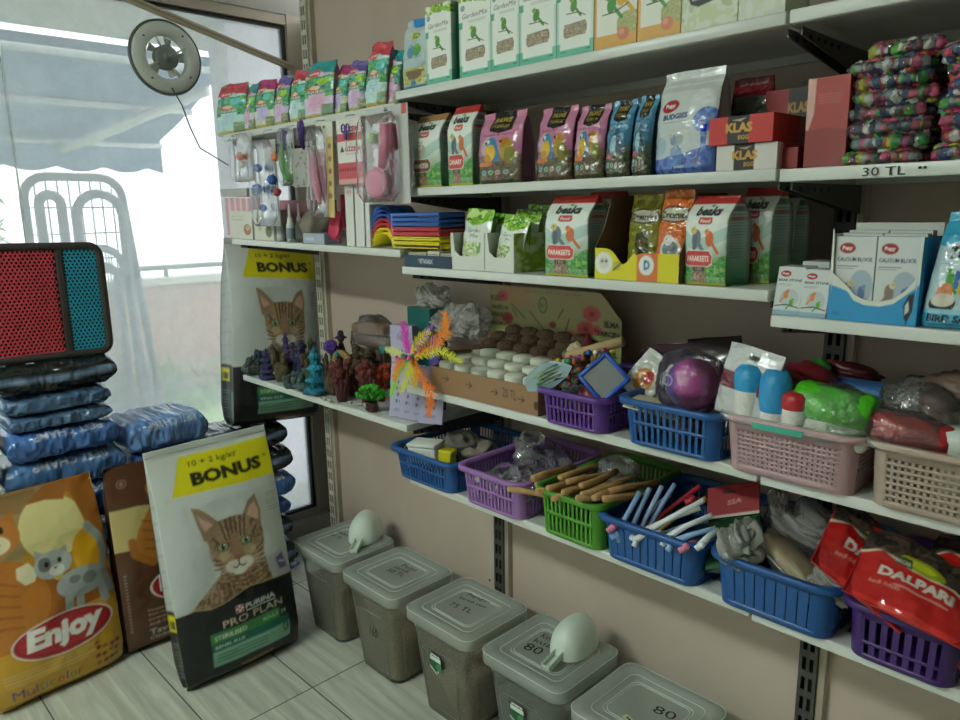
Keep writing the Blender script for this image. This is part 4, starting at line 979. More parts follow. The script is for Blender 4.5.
def beaks(word='PARAKEETS', red='b8322f', top=None, small=False, pic='birds', nu=56, nv=92):
    key = (word, red, pic)
    if key in _bk: return _bk[key]
    A = 1.75; c = Cv(nu, nv, 'dfe6de')
    c.grad(0, .1, 1, .55, '1f7a3a', 'dfe6de'); c.speck(0, .02, 1, .42, ('2d7a35', '3f9a45', '66b04a', '226a3a', '8cc05a'), 14, 4, .85, lambda X, Y: (Y < .16 + .25 * np.abs(X - .25)).astype(float))
    c.poly([(0, .62), (.35, .50), (1, .66), (1, .52), (.5, .38), (0, .44)], '7fb8ac', .55)
    c.rect(0, .905, 1, 1, red); c.rect(0, .0, 1, .025, 'c4bf3f')
    c.text("beaks", .24, .775, .58, .105, '1c231f', .05); c.text("Beaks", .25, .775, .56, .095, 'f2f4ee', .008) if False else None
    c.poly([(.46, .885), (.52, .90), (.60, .885), (.54, .87)], '4f9a3a')
    c.poly([(.34, .70), (.36, .76), (.66, .76), (.68, .70), (.62, .68), (.40, .68)], 'c2403d'); c.text('Food', .40, .700, .22, .040, 'eee6df', .02)
    if pic == 'birds':
        bird(c, .32, .52, .44, '6a727c', 'c5b95a', A, -1); bird(c, .64, .52, .36, 'c9683a', 'd9824e', A, -1); c.line([(.30, .54), (.28, .42)], .05, '565f68', 1, A)
    else:
        c.ell(.38, .50, .17, .10, 'b5aea0'); c.ell(.36, .57, .10, .055, 'cfc8ba'); c.ell(.30, .62, .03, .02, 'b5aea0'); c.ell(.43, .62, .03, .02, 'b5aea0'); c.ell(.33, .575, .015, .01, '141414'); c.ell(.39, .575, .015, .01, '141414')
    lab = [(.08, .24), (.06, .32), (.12, .385), (.64, .385), (.72, .33), (.70, .25), (.62, .215), (.14, .215)]
    c.poly([(x * 1.0 + (.012 if x > .4 else -.012), y + (.008 if y > .3 else -.008)) for x, y in lab], 'e2ddcf'); c.poly(lab, 'c8433e' if word != 'HAMSTER' else '7b5a40')
    c.text(word, .12, .265, .52, .065, 'efe9e2', .02)
    c.speck(.26, .03, .60, .16, ('9a7f63', '6e543f', 'b39a7d', '5a4534'), 22, 5); c.rect(.27, .155, .55, .205, '4a3428'); c.text('1 KG', .32, .165, .16, .03, 'c9b9a2')
    im = c.out(); s_ = Cv(8, nv, 'b5cfc4'); s_.grad(0, 0, 1, .5, '2f8a50', 'b5cfc4'); s_.rect(0, .9, 1, 1, red)
    for k in range(16): s_.rect(.25, .30 + k * .032, .85, .312 + k * .032, '40584c', .7)
    s_.rect(.2, .82, .9, .88, '2a332e', .8); s_.rect(.2, .72, .9, .76, 'b5403c', .8)
    _bk[key] = (im, s_.out()); return _bk[key]
def paws(blue=False, seed=0):
    A = 1.7; c = Cv(52, 88, 'c2799a' if not blue else '4f8fb5')
    if blue: c.grad(0, .2, 1, 1, '27546a', '5fa3c8')
    else: c.grad(0, .3, 1, 1, 'b06f90', 'cf86a6')
    c.speck(0, 0, 1, .30, ('3a4a2a', '5c6a34', '4a3c2c', '6d5a3c', '2c3a28'), 12, seed, .95); c.speck(0, .30, 1, .40, ('4a5a34', '6a6a44', '3a4a2a'), 10, seed + 1, .7)
    c.poly([(.26, 1), (.27, .74), (.50, .70), (.80, .74), (.78, 1)], '15150f'); c.text('PAWS', .33, .84, .38, .075, 'b9a24c', .03, slope=.01); c.text('PREMIUM', .33, .775, .38, .05, '8c7a3c', .02)
    c.text('Budgie & Parrot', .14, .665, .72, .030, '6b2748' if not blue else '12304a', .02); c.rect(.2, .635, .5, .64, 'e4c9d6', .6)
    if not blue:
        c.ell(.30, .52, .18, .14, 'b9bcb4', al=.6); c.ell(.36, .58, .13, .065, '3f7fa6'); c.ell(.28, .585, .05, .03, 'd5d8d0'); c.ell(.25, .57, .025, .02, '2b2b2b'); c.line([(.44, .56), (.52, .42), (.5, .33)], .055, '3a789c', 1, A); c.ell(.36, .43, .12, .115, 'd9ae2c', rot=.35); c.ell(.30, .36, .08, .06, 'c78f2c')
        c.ell(.72, .47, .15, .15, 'a98a2a', rot=-.2); c.ell(.66, .59, .10, .05, 'b5752a'); c.ell(.58, .585, .03, .02, '3a2a1c'); c.ell(.80, .38, .12, .12, '7d7a2c')
    else:
        c.ell(.45, .45, .24, .17, '39627a', rot=.4); c.ell(.40, .42, .14, .11, '8fb3c2', rot=.4); c.ell(.34, .60, .10, .05, '5a7f94'); c.line([(.55, .5), (.82, .28)], .05, '2a4658', 1, A)
    c.poly([(.08, .25), (.10, .30), (.42, .31), (.40, .26), (.30, .24)], 'c9763a' if not blue else 'b5526a')
    for k, col in enumerate(('3f8fb5', '4f9a5a', 'b5847a', '7a8a94')): c.ell(.22 + k * .17, .155, .055, .033, 'c9ccc2'); c.ell(.22 + k * .17, .155, .045, .027, col)
    return c.out()
def snack(seed):
    rnd = random.Random(seed); A = 2.6; c = Cv(30, 76, ('bfe0d8', 'd9c6da', 'cfd9b8', 'c9bcd8')[seed % 4]); top = ('c8434f', '2f9a9a', 'b8427a', '6a5aa0')[seed % 4]
    c.poly([(0, 1), (0, .78), (.5, .84), (1, .76), (1, 1)], top); c.ell(.32, .80, .24, .07, 'd2525a'); c.text('food', .16, .775, .34, .045, 'f0e2e2', .03)
    c.speck(0, .36, 1, .74, ('3f9a52', '7cc04a', '2c8a7a', '5fb0a4', '2a6a44'), 6, seed, .95); c.ell(.7, .64, .2, .07, ('6fd0c8', 'a8d84a')[seed % 2]); c.ell(.42, .52, .24, .055, 'c26a4a'); c.ell(.45, .535, .18, .035, 'e8c9a8')
    c.text('Quikit', .18, .43, .60, .065, 'f2efe6', .05); c.text('Quikit', .18, .43, .60, .065, '2b3a34', .0)
    c.poly([(.22, .42), (.78, .42), (.74, .12), (.60, .16), (.48, .10), (.36, .16), (.26, .10)], ('d8b5d8', 'b9dfe0', 'e0b0cc', 'c4bce6')[(seed + 1) % 4]); 
    for k in range(5): c.rect(.32, .37 - k * .045, .68, .38 - k * .045, 'b090b0', .6)
    c.rect(0, 0, 1, .06, 'c9b87a'); c.speck(.68, .02, 1, .22, ('b9a24a', '4a8a5a', '6a7a4a'), 8, seed, .8); return c.out()

def goods(name, label, cat, pl, pr, pt, z, d, img, side, Y=1.212, m=None, part='packet', group=None, yaw=0.0, lean=0.0, back='8a8f8a', hh=None, **kw):
    x0, x1, h = dims(pl, pr, pt, Y, z); w = x1 - x0
    if hh: h = hh
    t = thing(name, label, cat, ((x0 + x1) / 2, Y + d / 2, z + .0006), (lean, 0, yaw), group)
    nu, nv = img.shape[1], img.shape[0]
    pouch(part, w, h, d, img, side, m or FILM, t, nu, nv, back=back, **kw); t['_w'] = w; t['_h'] = h
    return t
CARTON = dict(dep=((0, 1), (1, 1)), k=0.0, p=2, smooth=False, ns=3)
POUCH = dict(dep=((0, .8), (.05, 1), (.5, .85), (.8, .5), (.92, .06), (1, .04)), wid=((0, .98), (.1, 1), (.85, .98), (1, .97)), bulge=.004, wr=.003, wf=5, topw=.002)
BRICK = dict(dep=((0, .95), (.04, 1), (.70, .97), (.80, .8), (.97, .12), (1, .08)), wid=((0, 1), (.75, .98), (.9, 1), (1, 1.0)), bulge=.002, wr=.002, wf=5, k=.12)
G1 = [garden(i) for i in range(2)]; GO = orangebox(); GW = windowbox()
# --- top shelf
goods('seed_bag', 'narrow pale blue seed bag with a bright blue top beside the seed cartons', 'pet food bag', (401, 89), (426, 84.5), (403, 20), 1.8, .055, bluebag(), '8fa8ae', group='top shelf packs', **POUCH)
gx = [((427, 86), (452, 82), 'leftmost green and white seed carton, standing slightly apart'), ((460, 80), (491, 75), 'green and white seed carton, second from the left'), ((491.5, 75), (519, 70), 'green and white seed carton, third from the left'),
      ((519.5, 69.5), (556, 62), 'green and white seed carton, fourth from the left'), ((556.5, 61.5), (593, 54.5), 'green and white seed carton touching the orange ones')]
for i, (a, b_, lab) in enumerate(gx):
    goods('seed_carton', lab, 'seed carton', a, b_, (430, 4), 1.8, .07, G1[i % 2], '2f8f72', Y=1.210, m=CARD, part='carton', group='green seed cartons', hh=.175, **CARTON)
goods('seed_carton', 'orange and white seed carton with two parrots, beside the green cartons', 'seed carton', (593.5, 54), (636, 45.5), (430, 4), 1.8, .07, GO, 'c8924a', m=CARD, part='carton', group='orange seed cartons', hh=.175, **CARTON)
goods('seed_carton', 'orange and white seed carton with two parrots, right of its twin', 'seed carton', (637, 45), (680, 35), (430, 4), 1.8, .07, GO, 'c8924a', m=CARD, part='carton', group='orange seed cartons', hh=.175, **CARTON)
goods('display_carton', 'pale green carton with a cut-out window at the right of the top shelf', 'carton', (681, 34), (737, 21.5), (430, 4), 1.8, .09, GW, 'b9c4a8', m=CARD, part='carton', hh=.20, **CARTON)
c = Cv(50, 60, 'd8ddcf'); c.speck(0, 0, 1, 1, ('d8ddcf', 'c9d4b8', 'd8ddcf'), 4, 3, .7); PLN = c.out()
goods('display_carton', 'plain pale carton at the right end of the top shelf', 'carton', (738, 21), (785, 10), (430, 4), 1.8, .09, PLN, 'b9c4a8', m=CARD, part='carton', hh=.16, **CARTON)
# --- second shelf
hb, hs = beaks('HAMSTER', 'a67f52', pic='ham'); pb, ps = beaks('PARAKEETS'); cb, cs = beaks('CANARY')
def beak_thing(label, pl, pr, pt, z, sheet, Y=1.212, d=.075, yaw=0, grp='red-topped bird food bags', h=None):
    return goods('bird_food_bag', label, 'bird food bag', pl, pr, pt, z, d, sheet[0], sheet[1], Y=Y, yaw=yaw, part='bag', group=grp, hh=h, **BRICK)
beak_thing('brown-topped hamster food bag at the left end of the second shelf', (411, 187), (441, 187), (425, 114), 1.562, (hb, hs), yaw=-.05, grp='second shelf bags')
beak_thing('narrow red-topped bird food bag between the hamster bag and a pink pouch', (447, 186.5), (472, 186), (470, 103), 1.562, (cb, cs), yaw=-.02, grp='second shelf bags')
pk = [((475, 186), (518, 185), 111, 'pink parrot food pouch standing alone beside the dark gap'), ((533, 184.5), (569, 183), 106, 'pink parrot food pouch just right of the dark gap'), ((570.5, 183), (601, 181), 104, 'pink parrot food pouch leaning beside the blue ones')]
for i, (a, b_, ty, lab) in enumerate(pk):
    goods('parrot_food_pouch', lab, 'pouch', a, b_, ((a[0] + b_[0]) / 2, ty), 1.562, .07, paws(False, i), '7d5568', yaw=(.0, -.03, -.02)[i], m=GLOSS, group='pink parrot food pouches', **POUCH)
for i, (a, b_, ty, lab) in enumerate([((602.5, 181), (627, 180), 99, 'blue parrot food pouch beside the last pink one'), ((629, 180), (648, 178.5), 94, 'dark blue parrot food pouch next to the large silver pouch')]):
    goods('parrot_food_pouch', lab, 'pouch', a, b_, ((a[0] + b_[0]) / 2, ty), 1.562, .07, paws(True, i + 5), '2c4f64', yaw=-.04, m=GLOSS, group='blue parrot food pouches', **POUCH)
def budgies():
    A = 1.6; c = Cv(84, 124, 'c3cbc9'); c.grad(0, 0, 1, 1, 'b5c0c4', 'cfd4cf')
    c.rect(0, .855, 1, .865, 'dfe4e0'); c.rect(0, .885, 1, .888, 'aab2b0'); c.ell(.24, .66, .15, .060, 'a52432', rot=.1); c.text('Pupy', .15, .635, .18, .05, 'efe6e2', .04)
    c.text('BUDGIES', .14, .525, .42, .055, '1c2f6b', .05, slope=.012); c.rect(.15, .50, .55, .505, '7c86a0')
    c.speck(0, 0, 1, .33, ('2f56b5', '2b4aa0', '4a74c4', '243f8c'), 6, 3, .9, lambda X, Y: (Y < .12 + .15 * X ** 2 + .05 * vnoise(X * 6, X * 0, 3)).astype(float))
    c.speck(.55, .1, 1, .64, ('2f56b5', '4a74c4', '7a9ad0', '2b4aa0'), 9, 7, .9, lambda X, Y: (((X - .86) / .20) ** 2 + ((Y - .50) / .12) ** 2 < 1).astype(float) + ((X > .80) & (X < .88) & (Y < .45)).astype(float))
    c.ell(.12, .27, .12, .10, '8fa8c0', al=.7); bird(c, .36, .33, .20, '7f95a8', 'c4c8c4', A, -1); bird(c, .47, .34, .22, 'a4adb0', 'd0cfc4', A, 1); c.rect(.32, .08, .52, .25, '5a86c8', .6)
    c.text('yem', .40, .045, .16, .03, 'c9d2dc', .01); return c.out()
goods('budgie_food_pouch', 'large silver and blue budgie food pouch on the second shelf', 'pouch', (651, 177.5), (712, 174), (655, 73), 1.562, .08, budgies(), '9aa4a6', yaw=-.03, m=GLOSS, **dict(POUCH, wr=.002))
# behind it another one
c = Cv(30, 60, '9aa2a0'); c.grad(0, 0, 1, .5, '5a6f94', '9aa2a0'); goods('budgie_food_pouch', 'second silver pouch peeping out behind the large budgie pouch', 'pouch', (672, 172), (717, 170), (700, 71), 1.562, .05, c.out(), '8a9290', Y=1.315, m=GLOSS, **POUCH)
c = Cv(44, 90, '4c5148'); c.rect(0, .80, 1, 1, '7d1f26'); c.rect(0, 0, .12, .8, '3a3d36'); c.text('pupy', .15, .58, .3, .07, '1a1c18', .04); c.text('candy', .35, .50, .45, .06, 'a8a04a', .04); c.poly([(.4, 0), (.5, .45), (.62, .46), (.75, 0)], '6d7468')
goods('treat_pouch', 'olive pouch with a dark red top behind the red and white cartons', 'pouch', (724, 168), (764, 166), (740, 78), 1.562, .05, c.out(), '3c3f38', Y=1.33, m=GLOSS, **POUCH)
def klas(bg, st='8f2a22'):
    c = Cv(88, 30, bg); c.rect(.30, 0, .64, 1, '1a1512'); c.text('KLAS', .27, .40, .42, .36, 'c9973a', .05); c.text('EGG', .47, .14, .17, .16, 'c9973a', .03); c.poly([(.36, .86), (.50, .80), (.60, .92), (.5, .88)], 'b5a58a'); return c.out()
goods('flat_carton', 'white flat carton with a dark label on the second shelf, under the red one', 'carton', (716, 172.5), (777, 169), (745, 148), 1.562, .11, klas('d2cfc8'), 'a82826', Y=1.215, yaw=-.02, m=CARD, part='carton', hh=.0425, **CARTON)
goods('flat_carton', 'red flat carton with a dark label lying on the white one', 'carton', (709, 151), (774, 146), (745, 130), 1.6055, .12, klas('c02a24'), 'a02020', Y=1.207, yaw=-.04, m=CARD, part='carton', hh=.045, **CARTON)
c = Cv(60, 90, '9a1f20'); c.poly([(.52, .66), (.52, 1), (1, 1), (1, .60)], '241c18'); c.text('KLAS', .52, .70, .46, .13, 'a8803a', .05); c.text('BIRD', .66, .60, .24, .06, '8a6a34', .03); c.rect(.5, .42, .8, .45, 'b56a60', .7); c.ell(.2, .5, .15, .2, '7c1a1c')
goods('red_carton', 'dark red carton with a gold and black emblem behind the flat cartons', 'carton', (762, 163), (806, 160), (780, 90), 1.562, .07, c.out(), '6c1618', Y=1.34, m=CARD, part='carton', **CARTON)
goods('red_carton', 'small dark red carton squeezed beside the white flat carton', 'carton', (779, 167), (797, 166), (788, 148), 1.562, .06, Cv(20, 20, '8c1d1e').out(), '6c1618', Y=1.235, m=CARD, part='carton', **CARTON)
c = Cv(46, 90, 'a3262a'); c.poly([(0, 1), (0, .42), (.05, .40), (.18, .60), (.2, 1)], 'd9a8a0'); c.poly([(0, .42), (.5, .44), (1, .40), (1, 0), (0, 0)], '8a1c20')
for k in range(4): c.rect(.25, .8 - k * .03, .8, .81 - k * .03, 'c2625c', .5)
goods('red_carton', 'tall glossy red carton beside the stacked gravel bags', 'carton', (804, 165.5), (846, 164.5), (820, 78), 1.562, .09, c.out(), '8a1c20', Y=1.24, yaw=-.05, m=print_mat('glossy_card', .14, .05, 6, .6), part='carton', **CARTON)
# --- third shelf
Z3_ = 1.363
c = Cv(50, 18, '2b3f55'); c.text('VITAKALK', .32, .3, .3, .4, 'c9cfd0', .03); TR_ = c.out()
x0 = at_y(404, 268, 1.205)[0]; x1 = at_y(451, 270, 1.205)[0]
t = thing('display_tray', 'low navy blue display tray at the left end of the third shelf', 'tray', ((x0 + x1) / 2, 1.27, Z3_ + .0005), 0)
w = x1 - x0
pouch('tray_front', w, .030, .002, TR_, '223448', CARD, t, 50, 18, loc=(0, -.062, 0), **CARTON)
b = MB(); b.col = '2b3f55'; b.box(-w / 2, -.06, 0, w / 2, .06, .002); b.box(-w / 2, -.061, .002, -w / 2 + .002, .06, .026); b.box(w / 2 - .002, -.061, .002, w / 2, .06, .026); b.box(-w / 2, .058, .002, w / 2, .06, .026); b.build('tray_box', CARD, t)
for i, (lab, a, c_) in enumerate((('cream carton in the navy tray, on its left', .04, .42), ('cream carton in the navy tray, next to the green bag display', .46, .70), ('white carton in the navy tray, at its right end', .73, .97))):
    b = MB(); b.rbox(-w / 2 + w * a, -.055, .003, -w / 2 + w * c_, .055, .036 + .006 * (i % 2), .002)
    b.box(-w / 2 + w * a + .004, -.0554, .031, -w / 2 + w * c_ - .004, -.0549, .034, 1)
    o = b.build('small_carton', [mat('cream_card', 'cfcdbc', .6), mat('card_mark', '9aa08f', .6)], None, t.location[:]); tag(o, lab, 'carton', 'cartons in the navy tray')
def greenbag(seed):
    A = 1.6; c = Cv(44, 76, 'dce4d8'); c.speck(0, .72, 1, 1, ('6fae2e', '9fd045', '4a8a2c', 'c9e68a'), 6, seed, 1); c.poly([(0, .80), (.4, .70), (1, .82), (1, .66), (0, .66)], 'dce4d8')
    c.text('Garden', .16, .60, .5, .07, '51604f', .0, shear=.03); c.text('Mix', .3, .52, .3, .06, '51604f', .0, shear=.03); c.ell(.35, .26, .25, .14, 'e8ecdf'); c.speck(.1, .12, .9, .44, ('86b843', 'dfe8c2', 'c9d66a', '5a9a3c', 'e8ecdf'), 6, seed + 3, .85); c.rect(0, 0, 1, .06, 'c9d0c4'); return c.out()
def dispbox(label, pl, pr, pt, side='9fbf3a', depth=.10, yaw=0.0):
    x0, x1, _ = dims(pl, pr, pt, 1.21, Z3_); w = x1 - x0; hb_ = .058; hf = .045
    t = thing('display_box', label, 'display box', ((x0 + x1) / 2, 1.21 + depth / 2, Z3_ + .0005), (0, 0, yaw), 'open green display boxes')
    wm = mat('white_card', 'd3d8cf', .6); c = Cv(30, 30, 'a9c23f'); c.speck(0, 0, 1, 1, ('a9c23f', '7fa52f', 'c9d88a', 'dfe4d0'), 5, 4, .8); im = c.out()
    b = MB(); H2 = .088; d2 = depth / 2
    Mx_ = Matrix(((1, 0, 0, 0), (0, 0, 1, -d2), (0, 1, 0, 0), (0, 0, 0, 1)))
    U = [(-w / 2, 0), (w / 2, 0), (w / 2, H2), (w / 2 - .008, H2), (w / 2 - .014, hf), (w / 2 - .03, hf - .012), (-w / 2 + .03, hf - .012), (-w / 2 + .014, hf), (-w / 2 + .008, H2), (-w / 2, H2)]
    b.prism(U, 0, .0015, M=Mx_); b.box(-w / 2, -d2 + .0015, 0, w / 2, d2, .0015); b.box(-w / 2, d2 - .0015, .0015, w / 2, d2, .13); b.box(-w / 2, -d2 + .0015, .0015, -w / 2 + .0015, d2 - .0015, H2)
    b.build('card_shell', wm, t)
    pouch('printed_side', depth - .003, H2, .0015, im, '9fbf3a', CARD, t, 30, 30, loc=(w / 2, 0, .0), rot=(0, 0, PI / 2), **CARTON)
    return t, w, (x0 + x1) / 2
t, w, xc = dispbox('small open display box with one green and white bag, left one', (451.5, 273), (484, 274.5), (460, 240), yaw=.02)
for (px0, px1, py, lab, yy, rl) in ((457, 483, 209, 'green and white seed bag leaning in the left open display box', 1.245, .05), (469, 490, 212, 'green and white seed bag behind the first one in the left display box', 1.285, .07)):
    xa = at_y(px0, 262, yy)[0]; xb = at_y(px1, 262, yy)[0]; w2 = min(xb - xa, w - .012); hh = at_y(px0, py, yy)[2] - Z3_ - .004
    t = thing('seed_bag', lab, 'seed bag', (xc, yy + .0, Z3_ + .003), (math.radians(-4), rl, 0), 'bags in the green displays'); pouch('bag', w2, hh, .035, greenbag(int(px0)), '6f9a3a', GLOSS, t, 44, 76, back='6f9a3a', **POUCH)
t, w, xc = dispbox('larger open display box with green bags, right one', (485.5, 276), (515, 277), (500, 240), depth=.15, yaw=-.03)
for (i, (yy, lab)) in enumerate(((1.245, 'green and white seed bag tipped sideways in the right open display box'), (1.29, 'green seed bag second in the right display box'), (1.33, 'green seed bag at the back of the right display box'))):
    t = thing('seed_bag', lab, 'seed bag', (xc + .0, yy, Z3_ + .003), (math.radians(-5), .07 + .06 * (i == 0), 0), 'bags in the green displays'); pouch('bag', w - .012, .125 + .012 * i, .032, greenbag(i + 9), '6f9a3a', GLOSS, t, 44, 76, back='6f9a3a', **POUCH)
beak_thing('red-topped parakeet food bag standing left of the yellow display', (543, 279), (588, 280.5), (565, 196), Z3_, (pb, ps), d=.08, yaw=-.06)
beak_thing('red-topped bird food bag behind and right of the left parakeet bag', (579, 276), (618, 277), (595, 192), Z3_, (pb, ps), Y=1.32, d=.07, yaw=-.15)
# yellow display
x0, x1, _ = dims((594, 282), (679, 287), (640, 240), 1.205, Z3_); w = x1 - x0; dp = .17
t = thing('display_box', 'yellow open display box with a tall brown left wall, holding two treat bags', 'display box', ((x0 + x1) / 2, 1.205 + dp / 2, Z3_ + .0005), 0)
c = Cv(90, 36, 'd8cf1e')
c.ell(.12, .52, .11, .34, 'e4e6e0'); c.ell(.12, .52, .06, .2, 'd8d4c4'); c.ell(.10, .58, .015, .05, '222222'); c.ell(.15, .58, .015, .05, '222222'); c.ell(.28, .45, .05, .15, 'b9b03a'); c.line([(.24, .3), (.34, .55)], .01, '5a5520', 1, .4)
c.rect(.52, 0, .76, 1, 'd4733a'); c.ell(.63, .5, .085, .30, 'dfe2de'); c.text('D', .60, .36, .07, .3, '2f6a9a', .05)
im = c.out(); V = []; F = []; Cc = []; nx, nz = 90, 20
for j in range(nz):
    for i in range(nx):
        u = i / (nx - 1); hz = .062 - .030 * math.exp(-((u - .36) / .11) ** 2) - .008 * (u > .5)
        V.append((-w / 2 + u * w, -dp / 2, hz * j / (nz - 1))); Cc.append(sample(im, u, hz * j / (nz - 1) / .062))
n0 = len(V)
V += [(x, y + .002, z) for x, y, z in V]; Cc += Cc
for j in range(nz - 1):
    for i in range(nx - 1):
        a = j * nx + i; F.append((a, a + 1, a + nx + 1, a + nx)); F.append((n0 + a, n0 + a + nx, n0 + a + nx + 1, n0 + a + 1))
for i in range(nx - 1): a = (nz - 1) * nx + i; F.append((a, a + 1, n0 + a + 1, n0 + a))
b = MB(); b.add(V, F, 0, False, None, np.array(Cc)); b.build('front_panel', CARD, t)
b = MB(); b.col = '6c5240'
b.prism([(-dp / 2, 0), (dp / 2, 0), (dp / 2, .165), (-dp / 2 + .055, .165), (-dp / 2 + .03, .10), (-dp / 2, .062)], -w / 2, -w / 2 + .002, M=Matrix(((0, 0, 1, 0), (1, 0, 0, 0), (0, 1, 0, 0), (0, 0, 0, 1))))
b.prism([(-dp / 2, 0), (dp / 2, 0), (dp / 2, .165), (-dp / 2 + .055, .165), (-dp / 2 + .03, .10), (-dp / 2, .055)], w / 2 - .002, w / 2, M=Matrix(((0, 0, 1, 0), (1, 0, 0, 0), (0, 1, 0, 0), (0, 0, 0, 1))))
b.box(-w / 2, dp / 2 - .002, 0, w / 2, dp / 2, .165); b.box(-w / 2, -dp / 2 + .002, 0, w / 2, dp / 2 - .002, .002); b.build('cardboard_walls', CARD, t)
def dreamies(bg, oth, seed):
    A = 2.4; c = Cv(36, 84, bg); c.poly([(.3, .98), (.5, .84), (.7, .98)], oth, .8); c.poly([(0, .9), (.2, .82), (.1, 1), (0, 1)], oth, .8); c.poly([(1, .9), (.8, .82), (.9, 1), (1, 1)], oth, .8)
    c.poly([(.05, .66), (.0, .74), (.1, .80), (.5, .82), (.9, .80), (1, .72), (.92, .65), (.5, .63)], '23231b'); c.poly([(.09, .67), (.05, .735), (.14, .785), (.5, .80), (.86, .785), (.94, .72), (.88, .665), (.5, .65)], 'b9b59a'); c.text('Dreamies', .10, .68, .80, .08, '1c1b16', .04)
    if seed: c.ell(.5, .34, .34, .12, 'e2dfd6'); c.ell(.5, .34, .26, .09, '7a8a90'); c.ell(.42, .44, .16, .06, 'e2dfd6'); c.ell(.36, .45, .02, .01, '222222'); c.ell(.45, .58, .10, .035, bg); c.line([(.38, .57), (.6, .59)], .03, 'd9b03a', 1, A); c.rect(.1, .0, .9, .14, 'c9622a')
    else: c.poly([(.25, .1), (.3, .52), (.7, .55), (.8, .1)], '3f4a2c'); c.ell(.5, .4, .15, .07, '6d5a3a'); c.ell(.3, .28, .1, .06, '8c8a3a')
    return c.out()
goods('treat_bag', 'dark yellow cat treat bag in the yellow display', 'treat bag', (625, 273), (655, 275), (645, 194), Z3_ + .004, .035, dreamies('8f8c34', 'c9c04a', 0), '6f6c2a', Y=1.27, yaw=.0, lean=-.05, m=GLOSS, **POUCH)
goods('treat_bag', 'orange cat treat bag in the yellow display beside a parakeet bag', 'treat bag', (652, 277), (682, 279), (670, 190), Z3_ + .004, .035, dreamies('d06a2c', 'e08a4a', 1), 'b5551f', Y=1.232, yaw=.0, lean=-.05, m=GLOSS, **dict(POUCH, shy=.008))
beak_thing('red-topped parakeet food bag angled at the shelf end, right of the yellow display', (682, 288), (727, 291.5), (700, 196), Z3_, (pb, ps), d=.085, yaw=-.12)
beak_thing('red-topped bird food bag second behind at the right end of the third shelf', (733, 284), (771, 286), (745, 188), Z3_, (pb, ps), Y=1.30, d=.08, yaw=-.14)
beak_thing('bird food bag at the back in shadow at the right end of the third shelf', (764, 279), (792, 280), (780, 190), Z3_, (cb, cs), Y=1.42, d=.07, yaw=-.1)
# --- right bay third shelf
def card_birds(title, w_=42, h_=76, kind=0):
    A = 1.7; c = Cv(w_, h_, 'cfd5d3'); c.ell(.30, .86, .20, .065, 'a5242e'); c.text('Pupy', .17, .83, .26, .055, 'eee3e0', .05); c.text(title, .06, .70, .88, .052, '1f2f5c', .03); c.rect(.06, .64, .6, .65, '8a93a0'); c.rect(.06, .615, .5, .622, '8a93a0')
    if kind == 0:
        c.ell(.55, .35, .35, .20, 'a9bac2', al=.6); bird(c, .42, .42, .34, 'd98a4a', 'd9824e', A, 1); bird(c, .66, .26, .30, '5fa83a', '86b84a', A, 1); c.line([(.05, .18), (.5, .22), (.95, .16)], .02, '3c444c', 1, A); c.rect(0, 0, 1, .10, '8fb2c4')
    else:
        c.ell(.7, .4, .3, .2, '8fa8bc', al=.7); bird(c, .36, .34, .42, '8a7c74', 'd8cba0', A, 1); bird(c, .72, .32, .34, '5a78a0', '7f95b5', A, 1); c.rect(0, 0, 1, .12, '9fb5bf')
    return c.out()
def flatbox(name, label, pl, pr, pt, Y, z, d, img, side, group=None, lean=0.0, yaw=0.0, shy=0, hh=None, cat='carton'):
    return goods(name, label, cat, pl, pr, pt, z, d, img, side, Y=Y, m=CARD, part='carton', group=group, lean=lean, yaw=yaw, hh=hh, **dict(CARTON, shy=shy))
BS = card_birds('BEAK STONE')
flatbox('beak_stone_carton', 'small grey bird carton at the left end of the right bay shelf', (772, 309), (797.5, 313), (785, 267), 1.212, 1.322, .05, BS, 'b5bcba', 'small bird cartons', shy=.008, yaw=.02)
flatbox('beak_stone_carton', 'small grey bird carton touching the blue calcium display', (798.5, 313), (825, 317), (812, 270), 1.209, 1.322, .05, BS, 'b5bcba', 'small bird cartons', shy=.006)
flatbox('beak_stone_carton', 'small grey bird carton lying behind the two front ones', (800, 304), (826, 305), (812, 262), 1.275, 1.322, .06, BS, '9aa19f', 'small bird cartons')
x0, x1, _ = dims((826.5, 319), (915, 329.5), (870, 250), 1.206, 1.322); w = x1 - x0; dp = .10
t = thing('display_box', 'blue and white open display box of calcium blocks', 'display box', ((x0 + x1) / 2, 1.206 + dp / 2, 1.3225), 0)
c = Cv(90, 50, '2f93c9'); im = c
c.poly([(0, 1), (0, .74), (.10, .70), (.22, .62), (.30, .44), (.42, .36), (.60, .35), (.74, .42), (.86, .60), (1, .82), (1, 1)], 'd8ddd0'); c.text('CC3', .06, .10, .08, .08, '1c3a5c', .02)
c.poly([(.87, .14), (.85, .40), (.90, .62), (.96, .66), (.95, .30), (.90, .06)], '23272b'); c.poly([(.875, .22), (.87, .40), (.90, .5), (.915, .3)], 'cfd2cc'); c.rect(.89, .03, .905, .16, '23272b')
im = c.out(); V = []; F = []; Cc = []; nx, nz = 90, 30; H_ = .075
def hz_(u): return H_ * (1.0 if u < .04 else 1.0) * float(np.interp(u, [0, .02, .03, .22, .30, .42, .60, .74, .86, .965, .975, 1], [1.9, 1.9, 1.0, .72, .56, .46, .45, .52, .70, .95, 1.75, 1.75]))
for j in range(nz):
    for i in range(nx):
        u = i / (nx - 1); h_ = hz_(u) * j / (nz - 1); V.append((-w / 2 + u * w, -dp / 2, h_)); Cc.append(sample(im, u, min(h_ / H_, .99)))
n0 = len(V); V += [(x, y + .002, z) for x, y, z in V]; Cc += [np.array(hx('d3d8d0'))] * n0
